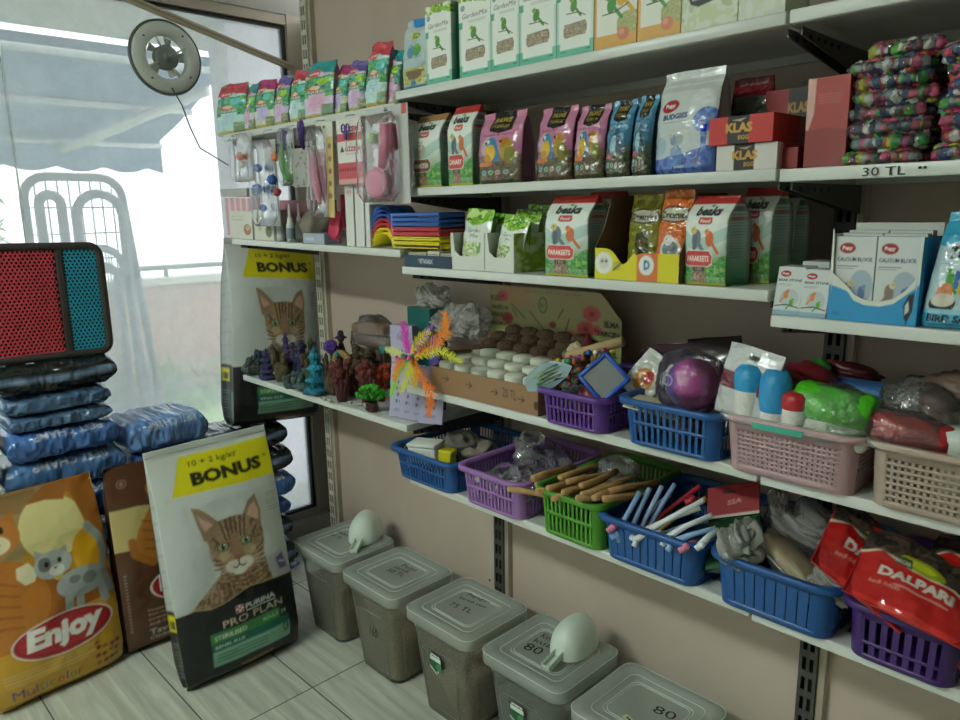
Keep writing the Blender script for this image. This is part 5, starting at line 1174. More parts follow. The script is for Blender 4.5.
for j in range(nz - 1):
    for i in range(nx - 1):
        a = j * nx + i; F.append((a, a + 1, a + nx + 1, a + nx)); F.append((n0 + a, n0 + a + nx, n0 + a + nx + 1, n0 + a + 1))
for i in range(nx - 1): a = (nz - 1) * nx + i; F.append((a, a + 1, n0 + a + 1, n0 + a))
b = MB(); b.add(V, F, 0, False, None, np.array(Cc)); b.build('front_panel', CARD, t)
b = MB(); b.col = 'cfd4cc'; b.box(-w / 2, -dp / 2 + .002, 0, -w / 2 + .002, dp / 2, .135); b.box(-w / 2, dp / 2 - .002, 0, w / 2, dp / 2, .150); b.box(-w / 2 + .002, -dp / 2 + .002, 0, w / 2, dp / 2 - .002, .002); b.col = '2f93c9'; b.box(w / 2 - .002, -dp / 2 + .002, 0, w / 2, dp / 2 - .002, .13); b.build('box_walls', CARD, t)
CB = card_birds('CALCIUM BLOCK', 44, 74, 1); xc = (x0 + x1) / 2
for r_ in range(3):
    for q in range(2):
        ww = w * .46; xx = xc - w * .24 + q * w * .475; 
        lab = ('calcium block carton in the blue display, %s of the %s row' % (('left one', 'right one')[q], ('front', 'middle', 'rear')[r_]))
        t = thing('calcium_block_carton', lab, 'carton', (xx, 1.223 + r_ * .026, 1.3255), 0, 'calcium block cartons'); pouch('carton', ww, .128 + .004 * r_, .022, CB, 'bfc5c2', CARD, t, 44, 74, **CARTON)
def sandbag():
    A = 1.35; c = Cv(80, 104, 'bcd3d9'); c.poly([(0, 1), (0, .72), (.15, .70), (.35, .78), (.6, .66), (1, .72), (1, 1)], '3fa7cc'); c.text('TORRA', .16, .60, .70, .11, '15181a', .06, shear=.04); c.rect(.1, .56, .7, .565, '6a7a80')
    for x, y, col in ((.30, .44, '4a9a3a'), (.42, .42, '2f6ab5'), (.50, .36, 'd8c22c'), (.72, .42, '2f6ab5')): bird(c, x, y, .22, col, None, A, -1)
    c.ell(.27, .30, .12, .10, 'd98a5a'); c.ell(.27, .22, .19, .09, '2b2320'); c.ell(.27, .25, .17, .06, 'd8cfc0'); c.ell(.75, .24, .16, .07, 'c9b58a'); c.rect(0, .0, 1, .16, '3fa7cc'); c.rect(0, .13, 1, .17, '8fc9dc')
    c.text('BIRD SAND', .10, .055, .80, .07, '15222a', .05); c.rect(.1, .03, .7, .04, '1c4a5c', .6); return c.out()
goods('bird_sand_bag', 'sky blue bird sand bag at the right edge of view', 'sand bag', (915, 328), (985, 338), (940, 213), 1.322, .08, sandbag(), '3a93b5', Y=1.212, yaw=.06, m=GLOSS, **dict(POUCH, shy=.02, topw=.006))

# --- gravel bags
GR = ['c4406a', '3c4f80', 'c9ccc4', '55a83c', 'd65a80', '7f8f9c', 'b5c040', '8a3a4c', 'd4d5d0', '2f3f60', 'c8507a', '3fa050', 'c2583f', 'a0a5aa', '4a5568']
GF = film_mat('gravel_film', 'ffffff', .12, .04, .9, 50)
def gravelbag(loc, label, group, seed, yaw=0.0, w=.155, h=.033, l=.19):
    rnd = random.Random(seed); t = thing('gravel_bag', label, 'gravel bag', loc, yaw, group)
    b = MB(); n = 0; bm = bmesh.new(); bmesh.ops.create_icosphere(bm, subdivisions=1, radius=1)
    IV = np.array([v.co[:] for v in bm.verts]); IF = [[v.index for v in f.verts] for f in bm.faces]; bm.free()
    nr = np.random.RandomState(seed)
    for a in range(15):
        for k in range(8):
            u = (a + .5) / 15; g = k / 8 * 2 * PI + (a % 2) * .39
            e = (1 - abs(2 * u - 1) ** 3) ** .5
            x = (u - .5) * w * .95; y = -math.cos(g) * (l / 2 - .012); z = h / 2 + math.sin(g) * (h / 2 - .006) * max(e, .35)
            y *= max(e, .6)
            s = .0078 * (.8 + rnd.random() * .5)
            b.add(IV * nr.uniform(.8, 1.2, (12, 1)) * s * np.array([1, 1, .85]) + (x + rnd.uniform(-.002, .002), y, z), IF, 0, True, None, hx(rnd.choice(GR)))
    # front face extra layer
    for a in range(15):
        for k in range(3):
            x = ((a + .5 + (k % 2) * .5) / 15.5 - .5) * w * .93; z = h * (.22 + k * .27); s = .0086 * (.85 + rnd.random() * .45)
            b.add(IV * nr.uniform(.8, 1.2, (12, 1)) * s + (x, -l / 2 + .012 + (0 if k == 1 else .010) + rnd.random() * .004 + .01 * abs(2 * (x / w)) ** 3, z), IF, 0, True, None, hx(rnd.choice(GR)))
    o = b.build('gravel', print_mat('gravel_stone', .55), t); o['kind'] = 'stuff'
    b = MB(); b.col = '5a4a52'; b.rbox(-w * .42, -l * .40, .006, w * .42, l * .40, h - .006, .008); b.build('gravel_core', print_mat('gravel_stone', .55), t)
    f_ = sack('film', w, l, h + .002, None, 'ffffff', GF, t, 36, 36, .008, seed, (0, 0, -.001)); return t
base = []
for (s_, pxa, pxb, n_, nm_) in ((0, 838, 921, 7, 'left'), (1, 930, 1010, 7, 'right')):
    xa = at_y(pxa, 150, 1.22)[0]; xb = at_y(pxb, 150, 1.22)[0]; w = xb - xa
    top = at_y(880, 56, 1.22)[2] if s_ == 0 else at_y(945, 40, 1.22)[2]; hh = (top - 1.56) / n_
    wds = ['bottom', 'second', 'third', 'fourth', 'fifth', 'sixth', 'seventh']
    for k in range(n_):
        gravelbag(((xa + xb) / 2 + (-.006, .004, 0, -.004, .006, .002, -.003)[k], 1.222 + .10 + (k % 2) * .004, 1.5605 + k * hh), 'bag of coloured gravel, %s from the shelf in the %s gravel stack' % (wds[k], nm_), 'gravel bags in the %s stack' % nm_, s_ * 10 + k, (.02, -.03, .04, -.02, .03, 0, -.04)[k], w * (1, .96, 1, .97, 1.0, .95, .97)[k], hh)
    if s_ == 0: gravelbag(((xa + xb) / 2 + .01, 1.222 + .11, 1.5605 + n_ * hh), 'loosely filled bag of dark coloured gravel on top of the left gravel stack', 'gravel bags in the left stack', 99, .05, w * .86, hh * 1.05)
# ================================================================ outside the window
GREY = mat('awning_steel', 'c4c8c8', .5, .2)
b = MB(); b.box(-9, -6, -.12, -3.05, 6, -.02); tag(b.build('pavement', mat('pale_paving', 'a6ab9f', .9, noise=.25, nscale=3)), kind='structure')
# soffit over the shop front
zs = float(at_x(50, 29, -4.3)[2]); b = MB(); b.box(-4.3, -5, zs, -3.05, 5, zs + .1); tag(b.build('trim_3', mat('soffit_paint', 'b5b5b0', .8)), kind='structure')
za = float(at_x(60, 135, -5.6)[2]); zb_ = float(at_x(50, 38, -4.45)[2])
t = thing('awning', 'faded blue awning on white steel arms outside the shop window', 'awning', (-4.45, 0, zb_), 0)
FAB = mat('faded_blue_canvas', '6a84a6', .85, noise=.12, nscale=6, bump=.2, bscale=20)
b = MB(); L0 = 1.15; YE = float(at_x(161, 150, -5.6)[1]); dz = zb_ - za; n = 20; V = []
for s_ in (0, .012):
    for i in range(n + 1): V += [(-L0 * i / n, -4.0, -dz * i / n + s_ - .03 * math.sin(PI * i / n)), (-L0 * i / n, YE, -dz * i / n + s_ - .03 * math.sin(PI * i / n))]
m_ = 2 * (n + 1); F = []
for i in range(n): F += [(2 * i, 2 * i + 1, 2 * i + 3, 2 * i + 2), (m_ + 2 * i, m_ + 2 * i + 2, m_ + 2 * i + 3, m_ + 2 * i + 1)]
b.add(V, F, 0, True); b.build('canopy', FAB, t)
b = MB(); V = []; F = []; ny = 240
for i in range(ny + 1):
    y = -4 + (YE + 4) * i / ny; dr = .20 + .035 * abs(math.sin(y * PI / .30)); V += [(-L0, y, -dz), (-L0, y, -dz - dr), (-L0 - .006, y, -dz), (-L0 - .006, y, -dz - dr)]
for i in range(ny): a = 4 * i; F += [(a, a + 4, a + 5, a + 1), (a + 2, a + 3, a + 7, a + 6), (a + 1, a + 5, a + 7, a + 3)]
b.add(V, F, 0, True); b.build('scalloped_valance', FAB, t)
for x_ in (-.02, -.57, -1.13):
    b = MB(); b.rbox(x_ - .02, -4, -dz * (-x_ / L0) - .07, x_ + .02, YE, -dz * (-x_ / L0) - .035, .004); b.build('crossbar', GREY, t)
for ya, yb in ((float(at_x(62, 145, -5.55)[1]), float(at_x(205, 108, -4.6)[1])), (-1.2, -.2)):
    pa = Vector((-1.1, ya, -dz - .10)); pb = Vector((-.1, yb, -.16)); b = MB(); b.tube([pa, pb], .035, 10); b.build('folding_arm', mat('white_arm', 'd9dbd8', .4), t)
# pale column, low brick wall, railing
yc = float(at_x(226, 45, -3.6)[1]); b = MB(); b.box(-3.8, yc, -.02, -3.6, yc + .8, zs - .002); tag(b.build('pilaster', mat('lilac_render', 'd5cfd6', .9, noise=.06)), 'pale lilac rendered pilaster outside the window next to the upper left shelf', 'pilaster')
X_ = -6.4; zt = float(at_x(185, 283, X_)[2])
brick = mat('pink_brick', 'b08577', .9, noise=.15, nscale=2)
nt = brick.node_tree; bt = nt.nodes.new('ShaderNodeTexBrick'); bt.inputs['Scale'].default_value = 9; bt.inputs['Color1'].default_value = (*hx('b58a7a'), 1); bt.inputs['Color2'].default_value = (*hx('a87b6c'), 1); bt.inputs['Mortar'].default_value = (*hx('c9bcae'), 1)
tc_ = nt.nodes.new('ShaderNodeTexCoord'); mp_ = nt.nodes.new('ShaderNodeMapping'); mp_.inputs['Rotation'].default_value = (0, PI / 2, 0); nt.links.new(tc_.outputs['Object'], mp_.inputs[0]); nt.links.new(mp_.outputs[0], bt.inputs['Vector']); nt.links.new(bt.outputs['Color'], nt.nodes['Principled BSDF'].inputs['Base Color'])
b = MB(); b.box(X_ - .2, -1, -.02, X_, 6, zt); b.box(X_ - .24, -1, zt, X_ + .03, 6, zt + .06, 1)
tag(b.build('garden_wall', [brick, mat('wall_coping', 'c9c6bb', .8)]), 'low pink brick wall with pale coping beyond the pavement', 'garden wall')
t = thing('railing', 'thin dark railing on top of the low brick wall outside', 'railing', (X_ - .1, 2.5, zt + .06)); zr = float(at_x(185, 266, X_ - .1)[2]) - zt - .06
RL = mat('railing_paint', '6e7370', .6); b = MB(); b.tube([(0, -3, zr), (0, 3.3, zr)], .022, 8); b.build('top_rail', RL, t)
for y_ in (-2.4, -1.2, 0, 1.2, 2.4, 3.2): b = MB(); b.tube([(0, y_, 0), (0, y_, zr)], .02, 8); b.build('post', RL, t)
# lawn strip, shrubs, tree
b = MB(); b.box(X_ + .05, -2, -.019, -4.6, 6, -.003); tag(b.build('lawn', mat('sunlit_grass', '83a06a', .95, noise=.35, nscale=30)), 'sunlit green strip of lawn in front of the brick wall', 'lawn', kind='stuff')
LEAF = mat('leaf_green', '7d9a5a', .6, noise=.3, nscale=30)
def shrub(name, lab, c, r, n, seed, cat='shrub'):
    rnd = random.Random(seed); t = thing(name, lab, cat, c); b = MB(); V = []; F = []
    for i in range(n):
        th, ph = rnd.random() * 2 * PI, math.acos(2 * rnd.random() - 1); k = rnd.random() ** .4
        p = Vector((math.cos(th) * math.sin(ph) * r[0], math.sin(th) * math.sin(ph) * r[1], math.cos(ph) * r[2])) * k + Vector((0, 0, r[2]))
        s_ = .03 + .03 * rnd.random(); a = Vector((rnd.uniform(-1, 1), rnd.uniform(-1, 1), rnd.uniform(-1, 1))).normalized(); q = a.orthogonal().normalized()
        n0 = len(V); V += [tuple(p), tuple(p + a * s_ + q * s_ * .35), tuple(p + a * s_ * 2), tuple(p + a * s_ - q * s_ * .35)]; F.append((n0, n0 + 1, n0 + 2, n0 + 3))
    b.add(V, F); b.build('foliage', LEAF, t); b = MB()
    for i in range(4): b.tube([(0, 0, 0), (rnd.uniform(-.1, .1), rnd.uniform(-.1, .1), r[2]), (rnd.uniform(-.4, .4) * r[0], rnd.uniform(-.4, .4) * r[1], r[2] * 1.5)], [.02, .015, .006], 6)
    b.build('stem', mat('bark', '6f5f4c', .9), t)
p = at_x(95, 330, -6.0); shrub('shrub', 'bushy green shrub outside behind the grey trolley frames', (-5.75, float(p[1]), 0), (.28, .9, .20), 900, 3)
p = at_x(20, 200, -7.5); shrub('tree', 'leafy tree top seen under the awning at the far left', (-8.2, float(p[1]) - .75, -.02), (.7, .8, 1.25), 1800, 4, 'tree')
# wire trolleys
TRM = mat('trolley_steel', '8a8f92', .5, .3)
def trolley(lab, ya, yb, z1, X, inner, seed):
    t = thing('wire_trolley', lab, 'wire trolley', (X, (ya + yb) / 2, -.02), 0, 'wire trolleys outside'); w = (yb - ya) / 2; H = z1 + .02; R_ = .10; b = MB()
    pts = [(0, -w, 0.05), (0, -w, H - R_)] + [(0, -w + R_ - R_ * math.cos(a), H - R_ + R_ * math.sin(a)) for a in np.linspace(.2, PI / 2, 5)] + [(0, w - R_ + R_ * math.cos(a), H - R_ + R_ * math.sin(a)) for a in np.linspace(PI / 2, .2, 5)] + [(.0, w, H - R_), (.12, w + .08, 0.05)]
    b.tube(pts, .020, 8); b.build('frame', TRM, t)
    b = MB()
    for k in range(1, 9): y_ = -w + 2 * w * k / 9; b.tube([(0, y_, .2), (0, y_, H - .02)], .0035, 5)
    for k in range(1, 13): z_ = .1 + (H - .12) * k / 13; b.tube([(0, -w, z_), (0, w, z_)], .0035, 5)
    b.build('wire_grid', TRM, t)
    for y0, y1, z_ in inner:
        b = MB(); r_ = (y1 - y0) / 2; yc_ = (y0 + y1) / 2 - (ya + yb) / 2; zz = z_ + .02
        b.tube([(.06, yc_ - r_, .05)] + [(.06, yc_ + r_ * math.cos(a), zz - r_ + r_ * math.sin(a)) for a in np.linspace(PI, 0, 9)] + [(.06, yc_ + r_, .05)], .022, 8)
        b.build('hoop', TRM, t)
    for y_ in (-w, w):
        b = MB(); b.cyl(0, 0, -.015, .015, .035, n=16, M=Matrix.Translation((0.0, y_, .035)) @ Matrix.Rotation(PI / 2, 4, 'Y')); b.build('wheel', mat('trolley_wheel', '4a4c4c', .7), t)
X_ = -3.9; Yp = lambda px, py: float(at_x(px, py, X_)[1]); Zp = lambda px, py: float(at_x(px, py, X_)[2])
trolley('tall grey wire trolley standing outside behind the mesh mat', Yp(24, 200), Yp(128, 250), Zp(75, 177), X_, [(Yp(36, 210), Yp(58, 210), Zp(47, 195)), (Yp(72, 210), Yp(118, 215), Zp(95, 194))], 1)
trolley('grey wire trolley folded behind the first one, by the pavement', Yp(100, 300), Yp(150, 300), Zp(120, 250), X_ - .35, [(Yp(110, 300), Yp(140, 300), Zp(125, 268))], 2)
# ================================================================ left bay
HY = 1.184
def PX(px, py, Y=HY):
    p = at_y(px, py, Y); return float(p[0]), float(p[2])
def on_shelf(px, py, Y): return float(at_y(px, py, Y)[0])
snk = [(217, 240, 83, 'teal-topped snack bag at the window end of the upper left shelf'), (241, 255, 84, 'narrow teal snack bag, second from the window on the upper left shelf'), (254, 271, 79, 'red-topped snack bag, third from the window'),
       (272, 287, 75, 'red and green snack bag, fourth from the window'), (288, 302, 70, 'pink-ribboned snack bag, fifth from the window'), (303, 330, 61, 'wide pink-topped snack bag in the middle of the upper left shelf'),
       (331, 346, 65, 'dull purple snack bag right of the wide pink-topped one'), (347, 362, 60, 'lilac-ribboned snack bag beside the tallest one'), (363, 383, 42, 'tallest snack bag with an orange and blue top on the upper left shelf'), (384, 398, 50, 'dark green snack bag in shadow next to the pale blue seed bag')]
for i, (a, b_, ty, lab) in enumerate(snk):
    yb = 134 - (a - 223) * .163
    goods('snack_bag', lab, 'snack bag', (a, yb), (b_, yb - 2), ((a + b_) / 2, ty), ZB['c1'], .05, snack(i), ('7aa89a', '6f8f7a', '8a7a94')[i % 3], Y=1.21 + (.02 if i in (6, 9) else 0), yaw=(.12, -.2, .1, -.05, .08, .05, -.1, .12, .03, -.05)[i], lean=math.radians(-3), m=GLOSS, group='snack bags on the upper left shelf', **dict(POUCH, wr=.005, topw=.010, shy=(.006, .01, -.004, .004, .008, 0, .004, -.006, .01, 0)[i]))
# hooks on the shelf lip
HK = mat('hook_wire', 'b9b9b4', .35, .8)
def hook(px, py):
    x, z = PX(px, py, HY); zt = ZB['c1'] - .012; b = MB(); b.tube([(x, KY - .001, zt), (x, HY - .012, zt - .004), (x, HY - .014, z)], .0012, 6)
    o = b.build('display_hook', HK, SH['c1'], tuple(-np.array(SH['c1'].location))); return o
def card_thing(name, lab, cat, x0, y0, x1, y1, img, Y=HY, m=CARD, group=None, th=.0016, roll=0.0):
    """flat backing card hanging in front of the shelf, pixel box -> real card"""
    xa, za = PX(x0, y0, Y); xb, zb = PX(x1, y1, Y); w = xb - xa; xm = (xa + xb) / 2; zt = PX((x0 + x1) / 2, y0, Y)[1]; zb = PX((x0 + x1) / 2, y1, Y)[1]; h = zt - zb
    t = thing(name, lab, cat, (xm, Y, zb), (0, roll, 0), group)
    pouch('backing_card', w, h, th, img, 'c9c9c4', m, t, img.shape[1], img.shape[0], **CARTON); return t, w, h, xm, zb
def wrap(t, x0, z0, x1, z1, d, seed=1, m=None, name='clear_blister', y=-.002):
    w = x1 - x0; h = z1 - z0; dm = Cv(4, 4, 'ffffff').out()
    o = pouch(name, w, h, d, dm, 'ffffff', m or CLEAR, t, 16, 22, 4, ((0, .1), (.1, .9), (.5, 1), (.9, .8), (1, .1)), ((0, .9), (.1, 1), (1, .95)), .003, .2, 3, .004, 5, seed, loc=((x0 + x1) / 2, y - d / 2, z0), topw=.003); return o
# 1 toy pack with an orange ball
c = Cv(26, 50, 'd8d9d0'); im = c.out(); t, w, h, xm, zb = card_thing('cat_toy_pack', 'clear hanging toy pack with an orange ball nearest the window', 'toy pack', 236, 134, 255, 182, im)
x, z = PX(245, 157); b = MB(); b.col = 'd9805c'; b.blob((x - xm, -.016, z - zb), .014, 3, .12, 4); b.build('orange_ball', MATTE, t)
b = MB(); b.col = 'd5d2cc'; b.blob((x - xm + .006, -.014, z - zb - .025), (.013, .01, .012), 4, .3, 4); b.build('white_tuft', MATTE, t); wrap(t, -w / 2, 0, w / 2, h, .032, 3); hook(245, 134)
# 2 pompom pack
t, w, h, xm, zb = card_thing('pompom_pack', 'clear hanging pack of blue pompoms', 'toy pack', 256, 140, 281, 226, Cv(20, 60, 'd5d6cf').out(), Y=HY - .004)
for k, (px, py, r_, col, lab) in enumerate([(260, 168, .0125, '3a5fa8', 1), (259, 189, .016, '3f66ad', 1), (274, 180, .015, '3f66ad', 1), (265, 208, .0115, '3a5fa8', 1), (277, 157, .013, 'd9805c', 0), (279, 192, .012, 'b04a50', 0)]):
    x, z = PX(px, py, HY - .02); b = MB(); b.col = col; b.blob((x - xm, -.022, z - zb), r_, k, .22, 7, 3); b.build('pompom', MATTE, t)
wrap(t, -w / 2, 0, w / 2, h, .04, 5); hook(268, 140)
# 3 green brush + purple strings
t, w, h, xm, zb = card_thing('green_brush_pack', 'white hanging card with a green curved brush', 'brush pack', 283, 128, 297, 186, Cv(16, 50, 'd9dbd2').out(), Y=HY - .002)
P = [PX(286, 143), PX(285, 155), PX(286, 168), PX(290, 180)]; b = MB(); b.tube([(x - xm, -.010, z - zb) for x, z in P], [.006, .009, .0095, .007], 10); b.col = None; o = b.build('green_brush', mat('green_plastic', '4fa83a', .35), t)
wrap(t, -w / 2, 0, w / 2, h, .028, 7); hook(290, 128)
def strand_toy(lab, px, y0, y1, seed, group='purple string toys'):
    rnd = random.Random(seed); x, z0 = PX(px, y0, HY - .02); zb = PX(px, y1, HY - .02)[1]; t = thing('string_toy', lab, 'cat toy', (x, HY - .022, zb), 0, group); H = z0 - zb; b = MB()
    for k in range(14):
        P = []; a = rnd.random() * 6.28; r_ = .003 + .009 * rnd.random()
        for q in range(7): u = q / 6; P.append((r_ * math.cos(a + u * 2) * (1.4 - u) + rnd.uniform(-.002, .002), r_ * .6 * math.sin(a + u * 2), H * (1 - u * (.7 + .3 * rnd.random()))))
        b.tube(P, .0015, 5)
    b.build('strands', mat('purple_yarn', '5a3f8a', .8), t); b = MB(); b.tube([(0, 0, H * .9), (0, 0, H * 1.08)], .003, 8); b.build('hanging_loop', mat('purple_loop', '6f5a9a', .6), t)
strand_toy('purple string toy hanging in front of the green brush pack', 284, 131, 151, 1); strand_toy('purple fuzzy string toy hanging above the grey dotted pouch', 301, 121, 150, 2)
# 5 grey dotted pouch
c = Cv(24, 44, 'a3a39c'); rnd = random.Random(3)
for k in range(14): c.ell(rnd.random(), rnd.random(), .05, .03, '5d5d58')
t, w, h, xm, zb = card_thing('dotted_pouch', 'grey dotted fabric pouch hanging beside the pink brush card', 'pouch', 293, 148, 312, 187, c.out(), Y=HY - .006, m=MATTE, th=.012); hook(302, 148)
# things standing on the sagging shelf
SL = lambda x: 1.414 + (-(x + 2.0135)) * math.tan(math.radians(1.0)) + .0012
def stand(name, lab, cat, x0, x1, ytop, Y, d, img, side, m=CARD, part='carton', group=None, ybase=238, hh=None, **kw):
    xa = on_shelf(x0, ybase, Y); xb = on_shelf(x1, ybase, Y); xm = (xa + xb) / 2; z = SL(xm); h = hh or (at_y((x0 + x1) / 2, ytop, Y)[2] - z)
    t = thing(name, lab, cat, (xm, Y + d / 2, z), (0, math.radians(1.0), 0), group); k = dict(CARTON); k.update(kw)
    pouch(part, xb - xa, h, d, img, side, m, t, img.shape[1], img.shape[0], **k); return t, xb - xa, h
c = Cv(32, 36, 'd3d2c4'); c.text('dog care', .1, .78, .5, .05, '6a6a60'); c.rect(.1, .68, .6, .70, '8f8f84'); c.ell(.78, .34, .16, .2, '9a7350'); c.ell(.80, .40, .08, .09, 'c9b090'); c.ell(.80, .42, .02, .02, '201a14'); stand('small_carton', 'small white carton with a brown animal picture at the window end of the left shelf', 'carton', 231, 253, 211, 1.20, .05, c.out(), 'b9b9ae')
c = Cv(28, 36, 'cfd0c3'); c.text('care', .1, .78, .5, .06, '6a6a60'); c.ell(.75, .3, .16, .2, '6f7a4a'); c.ell(.3, .4, .1, .1, 'b5b58f'); stand('small_carton', 'small white carton with a green animal picture, second from the window end', 'carton', 255, 274, 210, 1.20, .05, c.out(), 'b9b9ae')
c = Cv(20, 20, 'b9b9b2'); t_, w_, h_ = stand('grey_carton', 'flat grey carton on top of the pink packs near the window', 'carton', 224, 250, 171, 1.30, .10, c.out(), '9a9a94', hh=.03); t_.location.z = SL(t_.location.x) + .145; 
c = Cv(30, 30, 'd9a0ae')
for k in range(4): c.rect(.12 + k * .22, 0, .20 + k * .22, 1, 'eed0d6')
stand('pink_carton', 'striped pink pack stacked near the window end of the left shelf', 'carton', 228, 254, 186, 1.28, .10, c.out(), 'c98a9a', hh=.14)
c = Cv(30, 30, 'b5707f'); c.rect(0, .4, 1, .5, 'c98a96'); stand('pink_carton', 'dull rose pack behind the white nozzle bottles', 'carton', 277, 312, 186, 1.29, .10, c.out(), 'a5606f', hh=.13)
BT = mat('bottle_plastic', 'c9cfcb', .35); BG = mat('bottle_grey', '7f8c94', .4)
for k, (px, yt, Y, lab, m) in enumerate([(281, 209, 1.22, 'white nozzle bottle, leftmost of the small bottles', BT), (288, 203, 1.26, 'small white nozzle bottle behind the grey-labelled one', BT), (291, 204, 1.21, 'small nozzle bottle with a grey label at the shelf edge', BT), (300, 203, 1.25, 'white nozzle bottle, rightmost of the small bottles', BT)]):
    x = on_shelf(px, 238, Y); z = SL(x) + .001; H = at_y(px, yt, Y)[2] - z; t = thing('nozzle_bottle', lab, 'bottle', (x, Y, z), 0, 'nozzle bottles'); b = MB(); r_ = .013
    b.lathe([(.0001, 0), (r_, 0), (r_, H * .42), (r_ * .8, H * .50), (r_ * .5, H * .53)], 20, cap=False); b.build('bottle', m, t)
    b = MB(); b.lathe([(r_ * 1.01, H * .08), (r_ * 1.01, H * .36)], 20); b.build('label', BG if k == 2 else BT, t); b = MB(); b.lathe([(r_ * .62, H * .52), (r_ * .62, H * .62), (r_ * .3, H * .66), (r_ * .16, H * .99), (.0001, H)], 16); b.build('nozzle', mat('nozzle_white', 'dfe2da', .4), t)
c = Cv(24, 14, 'a3aebc'); c.rect(.1, .3, .5, .6, 'c3cad2'); stand('flat_pack', 'low blue-grey pack lying beside the nozzle bottles', 'pack', 303, 324, 231, 1.20, .06, c.out(), '8f9aa8', hh=.03)
x = on_shelf(311, 236, 1.27); b = MB(); b.col = '8d8678'; b.blob((0, 0, .052), (.045, .045, .05), 5, .45, 2.2, 3); t = b.build('cloth_bundle', MATTE, None, (x, 1.29, SL(x))); tag(t, 'crumpled grey-brown cloth bundle behind the pink scoop', 'cloth')
# 10 pink brush card
c = Cv(30, 110, 'd9d8c8'); c.rect(.60, 0, 1, .85, 'd0b978'); c.ell(.25, .88, .16, .03, '6faf4a'); c.ell(.5, .95, .06, .015, '3a3a3a')
for k in range(5): c.ell(.8, .75 - k * .13, .09, .03, '8a6a4a')
t, w, h, xm, zb = card_thing('pink_brush_pack', 'hanging cream card with a long pink brush', 'brush pack', 313, 122, 335, 217, c.out(), Y=HY - .003, roll=.05)
P = [PX(315, 152), PX(317, 172), PX(321, 190), PX(325, 204)]; b = MB(); b.col = 'd58aa8'; b.tube([(x - xm, -.014, z - zb) for x, z in P], [.009, .013, .012, .006], 10); b.build('pink_brush', PLAS, t); wrap(t, -w / 2, 0, w * .2, h * .95, .04, 9); hook(320, 122)
# 11 red and white card + scissors
c = Cv(44, 90, 'ddd9d2'); c.text('GİZEM', .2, .80, .7, .10, 'b5323f', .04); c.text('GİZEM', .30, .50, .62, .09, 'b5323f', .04); c.text('B R U S H', .36, .45, .45, .025, '6a4a4a'); c.rect(0, .66, 1, .78, 'c4525a'); c.rect(0, .08, 1, .33, 'c4525a'); c.rect(0, .0, 1, .08, 'd9a0a0')
c.poly([(.12, .50), (.2, .60), (.28, .50)], '2b2b2b')
for k in range(9): c.rect(.06 + k * .1, .20, .12 + k * .1, .25, '8a2a34')
t, w, h, xm, zb = card_thing('grooming_card', 'red and white hanging card with a capital red name', 'card pack', 336, 118, 364, 184, c.out(), Y=HY - .001); hook(350, 118)
t = thing('nail_scissors', 'small purple handled scissors hanging over the red and white card', 'scissors', (*[PX(345, 150, HY - .02)[0]], HY - .016, PX(345, 152, HY - .02)[1]), 0)
H = PX(345, 122, HY - .02)[1] - PX(345, 152, HY - .02)[1]
for s_ in (-1, 1):
    b = MB(); b.tube([(s_ * .004 + .008 * math.cos(a), 0, H * .8 + .011 * math.sin(a)) for a in np.linspace(0, 2 * PI, 12)[:-1]], .0022, 6, closed=True, M=Matrix.Translation((s_ * .006, 0, 0))); b.tube([(s_ * .005, 0, H * .72), (-s_ * .001, 0, H * .42)], .004, 6); b.build('handle', mat('purple_plastic', '5c4a9a', .35), t)
    b = MB(); b.prism([(-.002, 0), (.002, 0), (.0035, -H * .42), (-.001, -H * .42)], -.0006, .0006, M=Matrix.Translation((-s_ * .001, s_ * .0008, H * .42)) @ Matrix.Rotation(PI / 2, 4, 'X') @ Matrix.Scale(1, 4)); b.build('blade', HK, t)
# 12 big pet brush card
c = Cv(60, 126, 'c3c6c2'); c.rect(.86, .90, .97, 1, 'c2524a')
for k in range(2): c.rect(.62, .56 - k * .035, .80, .57 - k * .035, '5a5a5a')
c.ell(.5, .96, .05, .012, '333333')
t, w, h, xm, zb = card_thing('pet_brush_pack', 'large grey hanging card with a pink round-headed pet brush', 'brush pack', 365, 106, 411, 204, c.out(), Y=HY - .005)
P = [PX(386, 124, HY - .02), PX(386, 145, HY - .02), PX(383, 168, HY - .02)]; b = MB(); b.col = 'cf5f86'; b.tube([(x - xm, -.018, z - zb) for x, z in P], [.014, .0155, .010], 12); b.build('brush_handle', PLAS, t)
x, z = PX(378, 183, HY - .02); b = MB(); b.lathe([(.0001, .008), (.026, .010), (.033, .006), (.037, 0), (.034, -.006)], 28, M=Matrix.Translation((x - xm, -.020, z - zb)) @ Matrix.Rotation(PI / 2, 4, 'X'), sx=1.1); b.col = 'd98aa5'; b.tube([(x - xm + .036 * 1.1 * math.cos(a), -.022, z - zb + .036 * math.sin(a)) for a in np.linspace(0, 2 * PI, 28)[:-1]], .0045, 7, closed=True); b.col = 'd9a3b5'; o = b.build('brush_head', mat('pink_plastic', 'd88aa6', .35), t)
x, z = PX(371, 138, HY - .02); b = MB(); b.blob((x - xm, -.012, z - zb), (.012, .008, .016), 2, .15, 3); b.build('green_insert', mat('pale_green', '9fc47a', .5), t); wrap(t, -w * .45, h * .02, w * .32, h * .92, .046, 11); hook(388, 106)
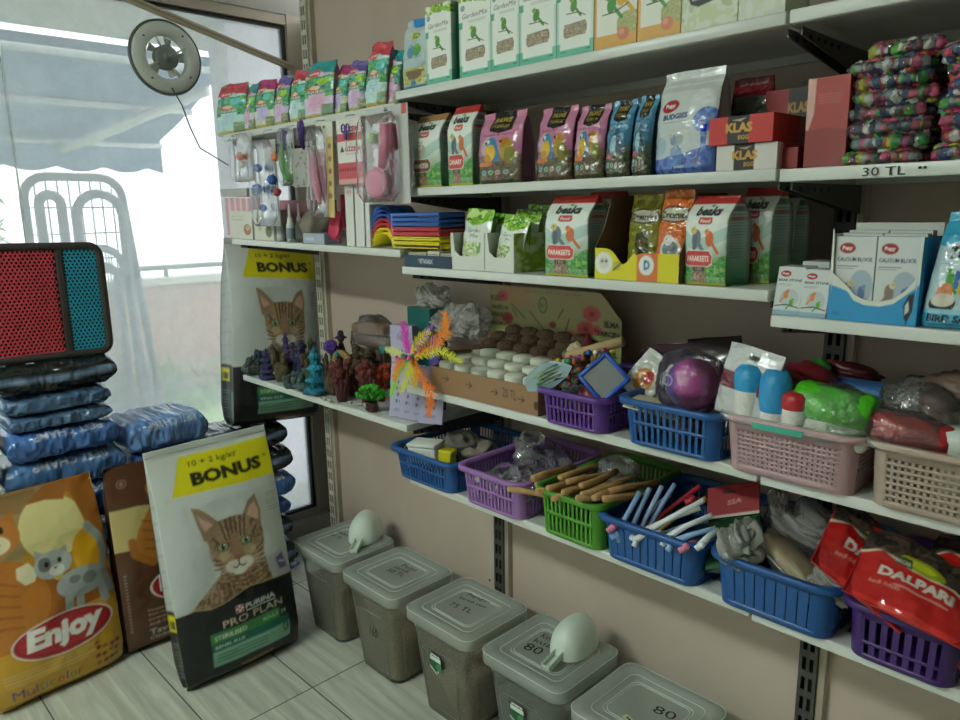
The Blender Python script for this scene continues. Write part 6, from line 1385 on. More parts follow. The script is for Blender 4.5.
# 13 pink scoop
x0, z0 = PX(335, 243, 1.205); H = PX(335, 196, 1.205)[1] - z0; t = thing('litter_scoop', 'bright pink ribbed litter scoop standing under the pink brush card', 'litter scoop', (x0, 1.225, z0 + .004), 0)
PK = mat('hot_pink', 'dd4f72', .35); b = MB(); V = []; nx, nz = 16, 16
for th in (0, .003):
    for j in range(nz + 1):
        v = j / nz; hw = .028 * (1 - max(0, .28 - v) ** 2 * 8)
        for i in range(nx + 1):
            u = 2 * i / nx - 1; rib = .0015 * math.sin(v * 44)
            V.append((u * hw + .010 * v, (.022 * (u * u) ** 1.0 * -1) + .006 + th + rib - .012 * (1 - v), v * H * .62 + .010 * u * u))
n0 = (nx + 1) * (nz + 1); F = []
for q in (0, n0):
    for j in range(nz):
        for i in range(nx): a = q + j * (nx + 1) + i; F.append((a, a + 1, a + nx + 2, a + nx + 1))
b.add(V, F, 0, True); b.build('scoop_blade', PK, t)
b = MB(); b.rbox(.022, -.012, H * .3, .034, .0, H, .003); b.build('handle', PK, t)
# 14 slim white cartons
c = Cv(12, 60, 'd9d9d4'); c.ell(.5, .90, .3, .045, 'cf8a8a'); c.text('2', .35, .875, .3, .05, 'f0ece8'); im = c.out()
for k, (a, b_, lab) in enumerate(((347, 355, 'slim white carton, left one of three beside the pink litter scoop'), (356.5, 365, 'slim white carton, middle one of three'), (366.5, 370.5, 'slim white carton touching the stacked bowls'))): stand('slim_carton', lab, 'carton', a, b_, 186, 1.205, .04, im, 'b5b5b0', group='slim white cartons', ybase=245)
# 15 nested bowls
xa, z0 = PX(371, 247, 1.2); xb, _ = PX(439, 250, 1.2); W_ = xb - xa; cols = [('yellow', 'e0cf1f'), ('yellow', 'e0cf1f'), ('red', 'c23a46'), ('red', 'c23a46'), ('blue', '2f5fb0'), ('blue', '2f5fb0'), ('blue', '2f5fb0')]
wd = {0: 'lowest yellow one', 1: 'upper yellow one', 2: 'lower red one', 3: 'upper red one', 4: 'lowest blue one', 5: 'middle blue one', 6: 'top blue one'}
ztop = PX(420, 211, 1.2)[1]; st = (ztop - z0 - .022) / 6
for k, (cn, col) in enumerate(cols):
    t = thing('pet_bowl', 'plastic pet bowl with arched end, %s in the nested stack' % wd[k], 'pet bowl', (xa, 1.205, SL(xa) + .002 + k * st), 0, 'nested pet bowls'); b = MB(); b.col = col
    nx = 40; top = []; 
    for i in range(nx + 1):
        u = i / nx; x = u * W_
        arch = .036 * math.sqrt(max(0, 1 - ((u - .17) / .15) ** 2)) if abs(u - .17) < .15 else 0
        top.append((x, max(arch, .014 if u > .33 else 0)))
    V = []; D_ = .085
    for y in (0, D_):
        for (x, zz) in top: V.append((x, y, zz))
        for (x, zz) in top: V.append((x, y, zz + .0035))
    m_ = nx + 1; F = []
    for i in range(nx): F += [(i, i + 1, m_ + i + 1, m_ + i), (2 * m_ + i, 3 * m_ + i, 3 * m_ + i + 1, 2 * m_ + i + 1), (m_ + i, m_ + i + 1, 3 * m_ + i + 1, 3 * m_ + i), (i, 2 * m_ + i, 2 * m_ + i + 1, i + 1)]
    F += [(0, m_, 3 * m_, 2 * m_), (m_ - 1, 3 * m_ - 1, 4 * m_ - 1, 2 * m_ - 1)]
    b.add(V, F, 0, True); b.build('bowl_shell', PLAS, t)
    b = MB(); b.col = col; b.rbox(W_ * .34, -.004, .008, W_, .001, .0175, .0015); b.box(W_ - .003, .001, 0, W_, D_, .0172); b.rbox(W_ * .34, -.004, .0, W_ * .98, -.001, .003, .001); b.build('rim', PLAS, t)
c = Cv(20, 20, 'b5303a'); x0 = at_y(440, 262, 1.36)[0]
t = thing('red_carton', 'red carton leaning behind the navy tray on the third shelf', 'carton', (x0 + .035, 1.40, Z3_ + .001), (0, .25, 0)); pouch('carton', .075, .085, .05, c.out(), '8f222c', CARD, t, 20, 20, **CARTON)

# ---------------------------------------------------------------- aquarium ornaments
CZ = ZB['c4'] + .0008
ORN = print_mat('painted_resin', .6, 1.0, 160)
def vary(col, V, seed, amt=.62):
    c = hx(col); n = vnoise(V[:, 0] * 160 + seed, V[:, 2] * 160 + V[:, 1] * 90, seed)[:, None]; return c * (1 - amt + 2 * amt * n)
def orn_base(lab, px, py, Y, group='aquarium ornaments', name='aquarium_ornament'):
    p = at_y(px, py, Y); return thing(name, lab, 'aquarium ornament', (float(p[0]), Y, CZ), 0, group)
def add_blob(b, c, r, col, seed, amp=.35, fr=5, sub=2):
    k = MB(); k.blob(c, r, seed, amp, fr, sub); V = k.v[0]; b.add(V, k.f, 0, True, None, vary(col, V, seed))
def rock(lab, px, py, wpx, hpx, col, seed, Y=1.225, col2=None):
    t = orn_base(lab, px, py, Y); s = wpx * .0042 / 2; h = hpx * .0042; rnd = random.Random(seed); b = MB()
    add_blob(b, (0, 0, h * .28), (s, s * .8, h * .30), col, seed)
    for k in range(9): add_blob(b, (rnd.uniform(-.7, .7) * s, rnd.uniform(-.6, .6) * s, h * rnd.uniform(.3, .8)), (s * .32, s * .32, h * .22), col2 if (col2 and k % 2) else col, seed + k, .4, 6, 1)
    b.build('rock', ORN, t); return t
def tower(lab, px, py, wpx, hpx, col, seed, Y=1.225, tiers=4, colr=None):
    t = orn_base(lab, px, py, Y); s = wpx * .0042 / 2; h = hpx * .0042; b = MB(); add_blob(b, (0, 0, h * .08), (s, s * .9, h * .10), col, seed)
    for k in range(tiers):
        z0 = h * (.14 + k * .72 / tiers); r_ = s * (.72 - .42 * k / tiers); hh = h * .72 / tiers
        q = MB(); q.lathe([(r_ * .68, z0), (r_ * .62, z0 + hh * .6), (r_ * 1.15, z0 + hh * .62), (r_ * 1.0, z0 + hh * .72), (r_ * .55, z0 + hh)], 8); V = q.v[0]; b.add(V, q.f, 0, False, None, vary(colr or col, V, seed + k))
        for a in range(4): b.box(-.0012, -.0012, 0, .0012, .0012, hh * .62, 0, Matrix.Translation((r_ * .95 * math.cos(a * PI / 2 + .4), r_ * .95 * math.sin(a * PI / 2 + .4), z0)), hx(col))
    q = MB(); q.lathe([(s * .22, h * .84), (s * .28, h * .88), (.0003, h)], 8); b.add(q.v[0], q.f, 0, False, None, vary(col, q.v[0], seed)); b.build('tower', ORN, t)
    for a in range(3): b = MB(); b.box(-.0025, -.001, 0, .0025, .001, .007, 0, Matrix.Rotation(a * .9 - .9, 4, 'Z') @ Matrix.Translation((0, -s * .53, h * .17)), '101214'); b.build('window_opening', ORN, t)
    return t
def coral(lab, px, py, wpx, hpx, col, seed, Y=1.225, stones=False):
    t = orn_base(lab, px, py, Y); s = wpx * .0042 / 2; h = hpx * .0042; rnd = random.Random(seed); b = MB()
    for k in range(16):
        a = rnd.random() * 2 * PI; r_ = s * rnd.uniform(.2, .8); zz = h * rnd.uniform(.45, .92); ex, ey = r_ * math.cos(a), r_ * math.sin(a) * .7
        b.tube([(ex * .2, ey * .2, 0), (ex * .7, ey * .7, zz * .5), (ex, ey, zz)], [s * .18, s * .13, s * .08], 6, 0, None, hx(col) * .7); add_blob(b, (ex, ey, zz), s * .24, col, seed + k, .45, 8, 2)
    b.build('coral_branches', ORN, t)
    if stones:
        b = MB()
        for k in range(6): b.blob((rnd.uniform(-1, 1) * s, -s * rnd.uniform(.5, .8), .006), .006, k, .3, 3, 1, 0, None, 'cfcbb8')
        b.build('white_pebbles', ORN, t)
    return t
rock('grey-green aquarium rock at the window end of the ornament shelf', 252, 379, 20, 17, '59655c', 1)
tower('indigo castle tower ornament near the window end', 268, 383, 17, 27, '3d3f6b', 2)
rock('olive and brown ruin ornament beside the indigo tower', 283, 385, 17, 30, '5d5230', 3, 1.245, '44502c')
rock('blue-grey cave rock at the shelf edge left of the teal pagoda', 292, 390, 16, 15, '3f5558', 4, 1.215)
coral('purple-blue coral ornament behind the two grey rocks', 300, 381, 19, 36, '4a4a7a', 5, 1.30)
rock('teal-grey cave rock touching the teal pagoda', 303, 394, 17, 16, '4a625e', 6, 1.212)
tower('tall teal pagoda ornament with three roofs in the middle of the shelf', 317, 397, 22, 38, '1f7f99', 7, 1.225, 3, '2492ad')
rock('slim brown stump ornament right of the teal pagoda', 332, 396, 10, 34, '5c4630', 8, 1.245)
coral('dark red coral ornament with white pebbles, left of its twin', 342, 402, 26, 34, '6e2f2a', 9, 1.228, True)
coral('dark red coral ornament behind the bright green plant', 366, 403, 22, 34, '73302a', 10, 1.262, True)
t = orn_base('purple pompom ball ornament on a thin stem behind the teal pagoda', 333, 384, 1.38, name='plastic_plant'); b = MB(); b.tube([(0, 0, 0), (0, 0, .105)], .004, 6, 0, None, hx('3f6a3a')); add_blob(b, (0, 0, .118), .024, '6a3fa8', 3, .3, 9, 3); b.build('pompom', ORN, t)
t = orn_base('sandy arch ornament with a small teal bird behind the red coral', 344, 388, 1.33); b = MB()
b.tube([(.045 * math.cos(a), 0, .075 + .045 * math.sin(a)) for a in np.linspace(0, PI, 11)], .012, 8, 0, None, hx('b08f52')); b.tube([(-.045, 0, 0), (-.045, 0, .08)], .014, 8, 0, None, hx('8f7342')); b.tube([(.045, 0, 0), (.045, 0, .08)], .014, 8, 0, None, hx('8f7342')); b.build('stone_arch', ORN, t)
b = MB(); b.col = '2b8a94'; b.blob((-.002, -.02, .118), (.008, .007, .012), 2, .2, 3, 2); b.build('small_bird', ORN, t)
t = orn_base('small dark figure with a wide hat on the ornament shelf, at the back', 343, 380, 1.43, name='figurine'); b = MB(); b.lathe([(.018, 0), (.022, .03), (.014, .10), (.008, .125)], 12, col=hx('3a3238')); b.blob((0, 0, .137), .013, 1, .05, 2, 2, col='5c463c'); b.build('body', ORN, t); b = MB(); b.lathe([(.024, .142), (.012, .150), (.010, .165), (.0002, .17)], 14, col=hx('2b2238')); b.build('hat', ORN, t)
coral('brown and green bush ornament at the back beside the plastic wrapped pack', 362, 388, 30, 36, '4c4226', 11, 1.36)
coral('orange-red coral ornament above the bright green plant', 381, 398, 18, 30, 'c9482c', 12, 1.315)
t = orn_base('bright green plastic plant in a brown pot at the shelf edge', 372, 409, 1.222, name='plastic_plant'); b = MB(); b.lathe([(.012, 0), (.020, .006), (.018, .026), (.016, .03)], 14, col=hx('4a2c20')); b.build('pot', ORN, t); b = MB(); rnd = random.Random(5)
for k in range(70):
    a = rnd.random() * 2 * PI; e = rnd.uniform(.1, 1.4); r_ = .042; p = (r_ * math.cos(a) * math.cos(e) * 1.15, r_ * math.sin(a) * math.cos(e), .045 + r_ * .75 * math.sin(e)); b.tube([(0, 0, .03), p], [.0015, .0022], 5, 0, None, hx('2f8f1f')); b.blob(p, .0062, k, .3, 4, 1, 0, None, ('37b51f', '4fd02c', '2a9a1a')[k % 3])
b.build('leaves', ORN, t)
t = orn_base('small teal cube ornament behind the orange-red coral', 386, 392, 1.42); b = MB(); b.rbox(-.012, -.012, .0, .012, .012, .12, .004, col=hx('5c4a3a')); b.rbox(-.013, -.013, .12, .013, .013, .145, .003, col=hx('2f9a94')); b.build('cube', ORN, t)
# wrapped brown pack
p = at_y(371, 380, 1.44); t = thing('wrapped_pack', 'brown pack wrapped in clear plastic leaning at the wall behind the ornaments', 'pack', (float(p[0]), 1.47, CZ), 0); b = MB()
for k in range(4): b.rbox(-.10, -.03, .03 + k * .045, .09, .02, .070 + k * .045, .012, 2, col=hx(('7d5f4c', '8a6a58', '6f5544', '80624e')[k]), M=Matrix.Rotation(.05 * (-1) ** k, 4, 'Y'))
b.build('brown_rolls', MATTE, t); b = MB(); b.blob((0, -.005, .11), (.125, .05, .12), 4, .22, 2, 4); b.build('film', CLEAR, t)
rnd9 = random.Random(77)
for k, (px, py, w_, h_, col, c2, lab) in enumerate([(262, 378, 14, 20, '4f5a6a', '3a4a5c', 'slate rock ornament behind the indigo tower'), (276, 380, 14, 24, '6a5a3a', '3f4a3a', 'brown mossy rock behind the olive ruin'), (311, 384, 16, 30, '44583a', '5c5230', 'green mossy rock behind the teal pagoda'), (325, 388, 15, 26, '4a3f5c', '2f3a5c', 'purple-grey rock right behind the teal pagoda'),
    (352, 394, 16, 24, '5a3028', '6e4a34', 'rust brown rock between the two red corals'), (336, 392, 14, 22, '3f5c58', '54482f', 'teal-brown rock behind the slim brown stump'), (290, 381, 14, 22, '345c66', '2a4a5a', 'dark teal rock behind the blue-grey cave rock')]):
    rock(lab, px, py, w_, h_, col, 100 + k, 1.29 + .03 * (k % 2), c2)
tower('small violet tower ornament behind the grey rocks', 288, 379, 13, 34, '54467c', 120, 1.37, 4)
tower('small olive watchtower ornament behind the teal pagoda', 313, 386, 13, 36, '5a6036', 121, 1.37, 3)
# lilac packs and feather toy
c = Cv(30, 36, 'b9b5d2')
for i in range(3):
    for j in range(4): c.ell(.30 + i * .16 + (j % 2) * .05, .30 + j * .12, .05, .035, '5a5878')
c.text('cat', .3, .82, .35, .08, '7a76a0', .02); c.rect(.2, .12, .7, .15, '8a86b0'); LP = c.out()
for k in range(4):
    Y = 1.215 + k * .004; xa = at_y(385.5 + k * 8.5, 419, 1.215)[0]; t = thing('lilac_pack', 'slim lilac pack with dark dots, %s of the leaning row under the feather toy' % ('leftmost', 'second', 'third', 'rightmost')[k], 'pack', (float(xa) + .035, Y + .03, CZ + .001), (math.radians(-3), math.radians(4), math.radians(38)), 'lilac packs')
    pouch('packet', .066, .155, .018, LP, 'a5a1c4', CARD, t, 30, 36, **dict(CARTON))
p = at_y(392, 395, 1.32); t = thing('lilac_pack', 'taller lilac pack with round corners standing behind the feather toy', 'pack', (float(p[0]) + .02, 1.36, CZ + .001), (0, 0, .3)); pouch('packet', .08, .24, .03, LP, 'a5a1c4', CARD, t, 30, 36, **dict(CARTON))
fx, fz = PX(409, 357, 1.17); t = thing('feather_toy', 'colourful feather toy with pink beads hanging from the shelf corner', 'feather toy', (fx, 1.165, fz), 0)
def feather(pts, col, wid, seed):
    rnd = random.Random(seed); P = [Vector((PX(px, py, 1.165)[0] - fx, 0, PX(px, py, 1.165)[1] - fz)) for px, py in pts]; Q = []
    for i in range(len(P) - 1):
        for k in range(12): Q.append(P[i].lerp(P[i + 1], k / 12))
    Q.append(P[-1]); b = MB(); b.tube(Q, .0008, 4, 0, None, hx(col)); V = []; F = []; n = len(Q)
    for i in range(1, n):
        u = i / n; tdir = (Q[i] - Q[i - 1]).normalized(); nr = Vector((tdir.z, 0, -tdir.x)); ww = wid * math.sin(PI * min(1, u * .9 + .08)) ** .6
        for rep in range(3):
            for s_ in (-1, 1):
                L_ = ww * rnd.uniform(.6, 1.15); base = Q[i - 1].lerp(Q[i], rnd.random()); tip = base + nr * s_ * L_ + tdir * L_ * rnd.uniform(.4, 1.1) + Vector((0, rnd.uniform(-.35, .35) * L_, 0)); w_ = tdir * .0014; a = len(V)
                V += [tuple(base - w_), tuple(base + w_), tuple(tip + w_ * .4), tuple(tip - w_ * .4)]; F.append((a, a + 1, a + 2, a + 3))
    b.add(V, F, 0, False, None, hx(col)); return b.build('feather', print_mat('feather_down', .8), t)
for k, (pts, col, w_) in enumerate([([(410, 354), (406, 340), (403, 322)], 'd13fb5', .020), ([(411, 354), (418, 342), (430, 331)], 'e6d82c', .016), ([(414, 356), (434, 345), (447, 330), (444, 312)], 'ee8a22', .022), ([(414, 357), (440, 351), (462, 362)], 'dde04a', .016), ([(412, 358), (422, 378), (432, 396), (428, 416)], 'ec7f22', .022),
    ([(410, 360), (410, 374), (400, 392)], 'e0dc2c', .020), ([(408, 360), (396, 378), (391, 398)], '8fd832', .014), ([(407, 358), (398, 366), (394, 380)], 'f08a2a', .020), ([(407, 356), (396, 352), (385, 349)], 'd5d98a', .013), ([(412, 356), (422, 340), (432, 326)], '9a5fb0', .014), ([(412, 359), (417, 372), (414, 386)], 'e6b02c', .018)]): feather(pts, col, w_, k)
b = MB(); rnd = random.Random(2)
for k in range(16): b.blob((rnd.uniform(-.028, .028), rnd.uniform(-.012, 0) - .004, rnd.uniform(-.010, .010)), rnd.uniform(.004, .007), k, .1, 2, 2, 0, None, ('e04f6a', 'e8707f', '2f3f7a', '3f9a5a', 'd8c22c', 'e04f9a')[k % 6])
b.build('beads', PLAS, t); b = MB(); b.tube([(0, 0, .01), (.006, .02, .05), (.01, KY - 1.165 + .02, ZB['b4'] - fz - .01)], .001, 4); b.build('cord', mat('thin_cord', '8f8a7a', .8), t)
# green box, clear bags, stick bundle on the fourth shelf end
BZ = ZB['b4'] + .0008
# ================================================================ baskets
def perim(hw, hd, r, n=6):
    P = rr_pts(hw, hd, r, n); P = P + [P[0]]; P = np.array(P); d = np.sqrt(((P[1:] - P[:-1]) ** 2).sum(1)); s = np.concatenate([[0], np.cumsum(d)]); return P, s / s[-1], s[-1]
def basket(name, label, x0, x1, y0, y1, z, h, m, rows, pitch=.014, fill=.45, base_k=.84, r=.03, rimw=.012, solid=(0.0,), group=None, th=.0022, corner_solid=True, rim_m=None):
    """x0..y1: rim rectangle. rows: open bands (t0,t1) cut by upright bars; everything else solid"""
    hw, hd = (x1 - x0) / 2, (y1 - y0) / 2; bw, bd = hw * base_k, hd * (base_k + .04)
    t = thing(name, label, 'basket', ((x0 + x1) / 2, (y0 + y1) / 2, z + .0008), 0, group)
    hw2, hd2 = hw - rimw, hd - rimw
    def at(s, tt, off=0.0):
        H_ = bw + (hw2 - bw) * tt - off; D_ = bd + (hd2 - bd) * tt - off; P, S, _ = perim(H_, D_, r * .9 if tt > .5 else r * .8, 6)
        return (float(np.interp(s, S, P[:, 0])), float(np.interp(s, S, P[:, 1])), tt * h)
    cache = {}
    def A(s, tt, off):
        k = (round(tt, 4), off)
        if k not in cache:
            H_ = bw + (hw2 - bw) * tt - off; D_ = bd + (hd2 - bd) * tt - off; cache[k] = perim(H_, D_, r, 6)[:2]
        P, S = cache[k]; return (float(np.interp(s % 1.0, S, P[:, 0])), float(np.interp(s % 1.0, S, P[:, 1])), tt * h + .0)
    b = MB(); NP = 72
    def ring(t0, t1):
        V = []; 
        for i in range(NP):
            s = i / NP; V += [A(s, t0, 0), A(s, t1, 0), A(s, t1, th), A(s, t0, th)]
        F = []
        for i in range(NP):
            a, c = 4 * i, 4 * ((i + 1) % NP)
            F += [(a, c, c + 1, a + 1), (a + 1, c + 1, c + 2, a + 2), (a + 2, c + 2, c + 3, a + 3), (a + 3, c + 3, c, a)]
        b.add(V, F, 0, True)
    ed = [0.0] + [q for rw in rows for q in rw] + [1.0]
    for i in range(0, len(ed), 2): ring(ed[i], ed[i + 1])
    L_ = 4 * (hw + hd); n = int(L_ / pitch)
    for (t0, t1) in rows:
        for i in range(n):
            s0 = i / n; s1 = s0 + fill / n; V = [A(s0, t0, 0), A(s1, t0, 0), A(s1, t1, 0), A(s0, t1, 0), A(s0, t0, th), A(s1, t0, th), A(s1, t1, th), A(s0, t1, th)]
            b.add(V, [(0, 1, 2, 3), (5, 4, 7, 6), (1, 5, 6, 2), (4, 0, 3, 7)], 0, False)
    # corner posts
    if corner_solid:
        P, S, _ = perim(bw, bd, r, 6)
        for c4 in range(4):
            i0 = c4 * 7; sc = S[i0 + 3]; dw = (S[i0 + 6] - S[i0]) * .55 + .004
            V = []; K = 6
            for q in range(K + 1):
                s = sc - dw / 2 + dw * q / K; V += [A(s, 0, -.0006), A(s, 1, -.0006), A(s, 1, th), A(s, 0, th)]
            F = []
            for q in range(K): a, c = 4 * q, 4 * q + 4; F += [(a, c, c + 1, a + 1), (a + 2, c + 2, c + 3, a + 3)]
            b.add(V, F, 0, True)
    loft(b, [(bw, bd, r, 0), (bw, bd, r, .0025)], 6, True, True)
    b.build('basket_body', m, t)
    b = MB(); loft(b, [(hw2 - th, hd2 - th, r, h - .002), (hw2 - .001, hd2 - .001, r, h + .001), (hw - .002, hd - .002, r + .006, h + .002), (hw, hd, r + .006, h - .001), (hw, hd, r + .006, h - .010), (hw - .002, hd - .002, r + .006, h - .010), (hw - .003, hd - .003, r + .006, h - .003), (hw2, hd2, r, h - .004)], 7, False, False)
    b.build('rim', rim_m or m, t); return t
PM = lambda n, c, r_=.35: mat(n, c, r_, noise=.0)
BLU = mat('blue_basket_plastic', '1a5596', .35); PUR = mat('purple_basket_plastic', '5f378f', .35); LIL = mat('lilac_basket_plastic', '9a6fb0', .4); GRN = mat('green_basket_plastic', '4f9529', .4); DPU = mat('deep_purple_basket', '43246e', .35)
def translucent(name, col):
    m, nt, bs = _new(name); N = nt.nodes; L = nt.links; N.remove(bs)
    tr = N.new('ShaderNodeBsdfTransparent'); tr.inputs[0].default_value = (*(hx(col) * .5 + .5), 1); di = N.new('ShaderNodeBsdfDiffuse'); di.inputs[0].default_value = (*hx(col), 1); tl = N.new('ShaderNodeBsdfTranslucent'); tl.inputs[0].default_value = (*hx(col), 1); gl = N.new('ShaderNodeBsdfGlossy'); gl.inputs['Roughness'].default_value = .3
    a1 = N.new('ShaderNodeMixShader'); a1.inputs[0].default_value = .4; L.new(di.outputs[0], a1.inputs[1]); L.new(tl.outputs[0], a1.inputs[2]); a2 = N.new('ShaderNodeMixShader'); a2.inputs[0].default_value = .72; L.new(tr.outputs[0], a2.inputs[1]); L.new(a1.outputs[0], a2.inputs[2])
    fr = N.new('ShaderNodeFresnel'); fr.inputs[0].default_value = 1.45; a3 = N.new('ShaderNodeMixShader'); L.new(fr.outputs[0], a3.inputs[0]); L.new(a2.outputs[0], a3.inputs[1]); L.new(gl.outputs[0], a3.inputs[2]); L.new(a3.outputs[0], N['Material Output'].inputs['Surface']); MATS[name] = m; return m
PNK = translucent('pink_translucent', 'f2cfd2'); CRM = translucent('cream_translucent', 'e8d6c4')
def rimx(pl, pr, Y): a = at_y(*pl, Y); c_ = at_y(*pr, Y); return float(a[0]), float(c_[0]), float((a[2] + c_[2]) / 2)
BK = {}; BTH = {}
def mk(key, label, pl, pr, z, m, rows, Yf=1.165, dep=.345, **kw):
    x0, x1, zr = rimx(pl, pr, Yf); x0 -= .014; x1 -= .006; BK[key] = (x0, x1, Yf, Yf + dep, z, zr - z); print('BASKET', key, [round(q, 3) for q in BK[key]])
    BT_ = basket('storage_basket', label, x0, x1, Yf, Yf + dep, z, zr - z - .003, m, rows, group=None, **kw); BTH[key] = BT_; return BT_
R2 = ((.10, .46), (.54, .86)); 
mk('51', 'blue slotted basket at the left end of the lowest shelf, holding small white boxes', (389, 447), (452, 465), .78, BLU, R2, dep=.345)
mk('52', 'lilac slotted basket full of clear plastic cups', (456, 467), (522, 485), .78, LIL, R2)
mk('53', 'green slotted basket filled with wooden sticks', (534, 488), (603, 508), .78, GRN, R2)
mk('54', 'blue basket with narrow slots full of pastel plastic perch pieces', (597, 518), (703, 545), .78, BLU, ((.12, .80),), pitch=.022, fill=.86)
mk('55', 'blue basket with narrow slots holding a red header card and clear bags', (711, 551), (842, 597), .777, BLU, ((.12, .80),), pitch=.022, fill=.88)
mk('56', 'deep purple slotted basket at the lower right under red snack bags', (846, 603), (972, 640), .775, DPU, ((.10, .28), (.34, .74)), pitch=.020, fill=.55)
mk('41', 'purple slotted basket of bird toys on the fourth shelf', (535, 389), (606, 399), 1.042, PUR, R2)
mk('42', 'blue slotted basket between the purple and the pink one', (618, 397), (724, 418), 1.042, BLU, R2, pitch=.016)
mk('43', 'pale pink translucent basket holding wrapped white rolls', (720, 413), (868, 440), 1.041, PNK, ((.14, .18), (.22, .26), (.30, .34), (.38, .42), (.46, .50), (.54, .58), (.62, .66), (.70, .74)), pitch=.010, fill=.62)
mk('44', 'cream translucent mesh basket at the right edge of the fourth shelf', (869, 438), (1010, 470), 1.040, CRM, ((.12, .17), (.22, .27), (.32, .37), (.42, .47), (.52, .57), (.62, .67), (.72, .77)), pitch=.011, fill=.5)
def inb(key, u, v, dz): x0, x1, y0, y1, z, h = BK[key]; return Vector((x0 + (x1 - x0) * u, y0 + (y1 - y0) * v, z + h * dz))
def pack(name, label, cat, loc, size, img, side, m=GLOSS, rot=(0, 0, 0), group=None, part='packet', style=None, nu=None):
    t = thing(name, label, cat, loc, rot, group); st = style or dict(POUCH); w, h, d = size
    pouch(part, w, h, d, img, side, m, t, img.shape[1], img.shape[0], **st); return t
def crumple(name, label, cat, loc, r, seed, m=None, group=None, amp=.35, fr=2.5, sub=4, rot=(0, 0, 0)):
    b = MB(); b.blob((0, 0, 0), r, seed, amp, fr, sub); o = b.build(name, m or CLEAR, None, loc, rot); tag(o, label, cat, group); return o
def flat(col, nu=10, nv=10): return Cv(nu, nv, col).out()
# --- cardboard flower display with treat cups
xl, _, = at_y(431, 385, 1.205)[0], 0; xr = at_y(538, 416, 1.205)[0]; yb_ = 1.205 + .285; w = xr - xl; zt_ = at_y(431, 366, 1.205)[2]; ht = float(zt_ - 1.042)
t = thing('counter_display', 'brown cardboard display tray with flowery green header on the fourth shelf', 'display tray', ((xl + xr) / 2, 1.205, BZ), 0)
BRN = mat('kraft_card', '94714f', .8, noise=.08, nscale=12)
c = Cv(150, 34, '94714f')
for k, x in enumerate((.13, .36, .60, .83)):
    y = .62 - .05 * k; c.line([(x, y), (x + .055, y - .02)], .0035, '2b1d12', 1, .22); c.line([(x + .035, y + .10), (x + .057, y - .02), (x + .03, y - .12)], .0035, '2b1d12', 1, .22)
c.text('20 TL', .70, .42, .12, .34, '241810', .0, slope=-.05)
c.ell(.985, .35, .02, .16, '3a2a1c'); IM = c.out()
pouch('front_panel', w, ht, .003, IM, '94714f', CARD, t, 150, 34, loc=(0, .0015, 0), **CARTON)
b = MB(); b.prism([(.01, .003), (.283, .003), (.283, .062), (.01, .004)], -w / 2 + .0035, w / 2 - .0035, M=Matrix(((0, 0, 1, 0), (1, 0, 0, 0), (0, 1, 0, 0), (0, 0, 0, 1)))); b.build('sloped_insert', BRN, t)
b = MB(); b.box(-w / 2, .003, 0, -w / 2 + .003, .285, ht); b.box(w / 2 - .003, .003, 0, w / 2, .285, ht); b.box(-w / 2 + .003, .003, 0, w / 2 - .003, .285, .003); b.build('tray', BRN, t)
ha = at_y(489, 284, yb_); hb2 = at_y(622, 312, yb_); hw_ = w; hh_ = float(ha[2]) - BZ
hx0 = float(ha[0]); hx1 = float(hb2[0]); W2 = hx1 - hx0; print('HEADER', hx0, hx1, xl, xr, hh_, float(hb2[2]))
c = Cv(170, 100, 'b0b07a'); c.grad(0, 0, 1, 1, 'a3ab66', 'b9ad80'); c.ell(.22, .95, .14, .16, 'c79a6c', al=.7, soft=.3); c.speck(0, .0, 1, .46, ('5d7f3a', '86a052', '6f9044', '4a6e2f', '9ab062'), 26, 4, .75, lambda X, Y: (Y < .30 + .14 * vnoise(X * 40, X * 0, 3)).astype(float)); c.speck(0, .3, 1, .66, ('5d7f3a', '86a052', '6f9044'), 40, 6, .5, lambda X, Y: (Y < .46 + .16 * vnoise(X * 60, X * 0, 5)).astype(float))
def flower(x, y, s, col): 
    s *= 1.35
    for k in range(7): a = k * 2 * PI / 7; c.ell(x + s * .6 * math.cos(a), y + s * .8 * math.sin(a), s * .45, s * .6, col, al=.9)
    c.ell(x, y, s * .3, s * .4, '8f3a34')
for x, y, s, col in ((.12, .88, .035, 'd0525a'), (.16, .64, .035, 'b5404a'), (.25, .43, .03, '7c2a34'), (.40, .42, .035, 'd8604f'), (.48, .42, .035, 'd8604f'), (.52, .62, .02, '7c3a2a'), (.80, .78, .045, 'd0525a'), (.76, .62, .045, 'c9484f'), (.66, .52, .035, 'd8705f'), (.83, .62, .03, 'd0605f')): flower(x, y, s, col)
for P in ([(.19, .80), (.30, .66)], [(.34, .74), (.45, .56)], [(.20, .74), (.24, .66)], [(.60, .80), (.56, .70)], [(.62, .58), (.64, .7)]): c.line(P, .004, '3c3a24', .9, .6)
c.ell(.445, .82, .035, .09, '5f7a4a'); c.ell(.445, .82, .027, .07, 'a9ab74'); c.text('BIO', .425, .79, .04, .05, '4c6a3a'); c.text('GAGA CİLASI DOĞAL YEM', .30, .945, .42, .025, '5a5236')
for k, s_ in enumerate(('KUZU', 'VANİLYA', 'HAVUÇ', 'KEÇİBOYNUZU')): c.text(s_, .015, .82 - k * .095, .035 * len(s_) * .62, .06, '2b2818', .04)
for k, s_ in enumerate(('ELMA', 'TARÇIN', 'ZERDEÇAL', 'KARANFİL')): c.text(s_, .99 - .026 * len(s_), .66 - k * .10, .025 * len(s_), .062, '221f12', .05)
im = c.out(); V = []; F = []; Cc = []; nx, nz = 170, 100
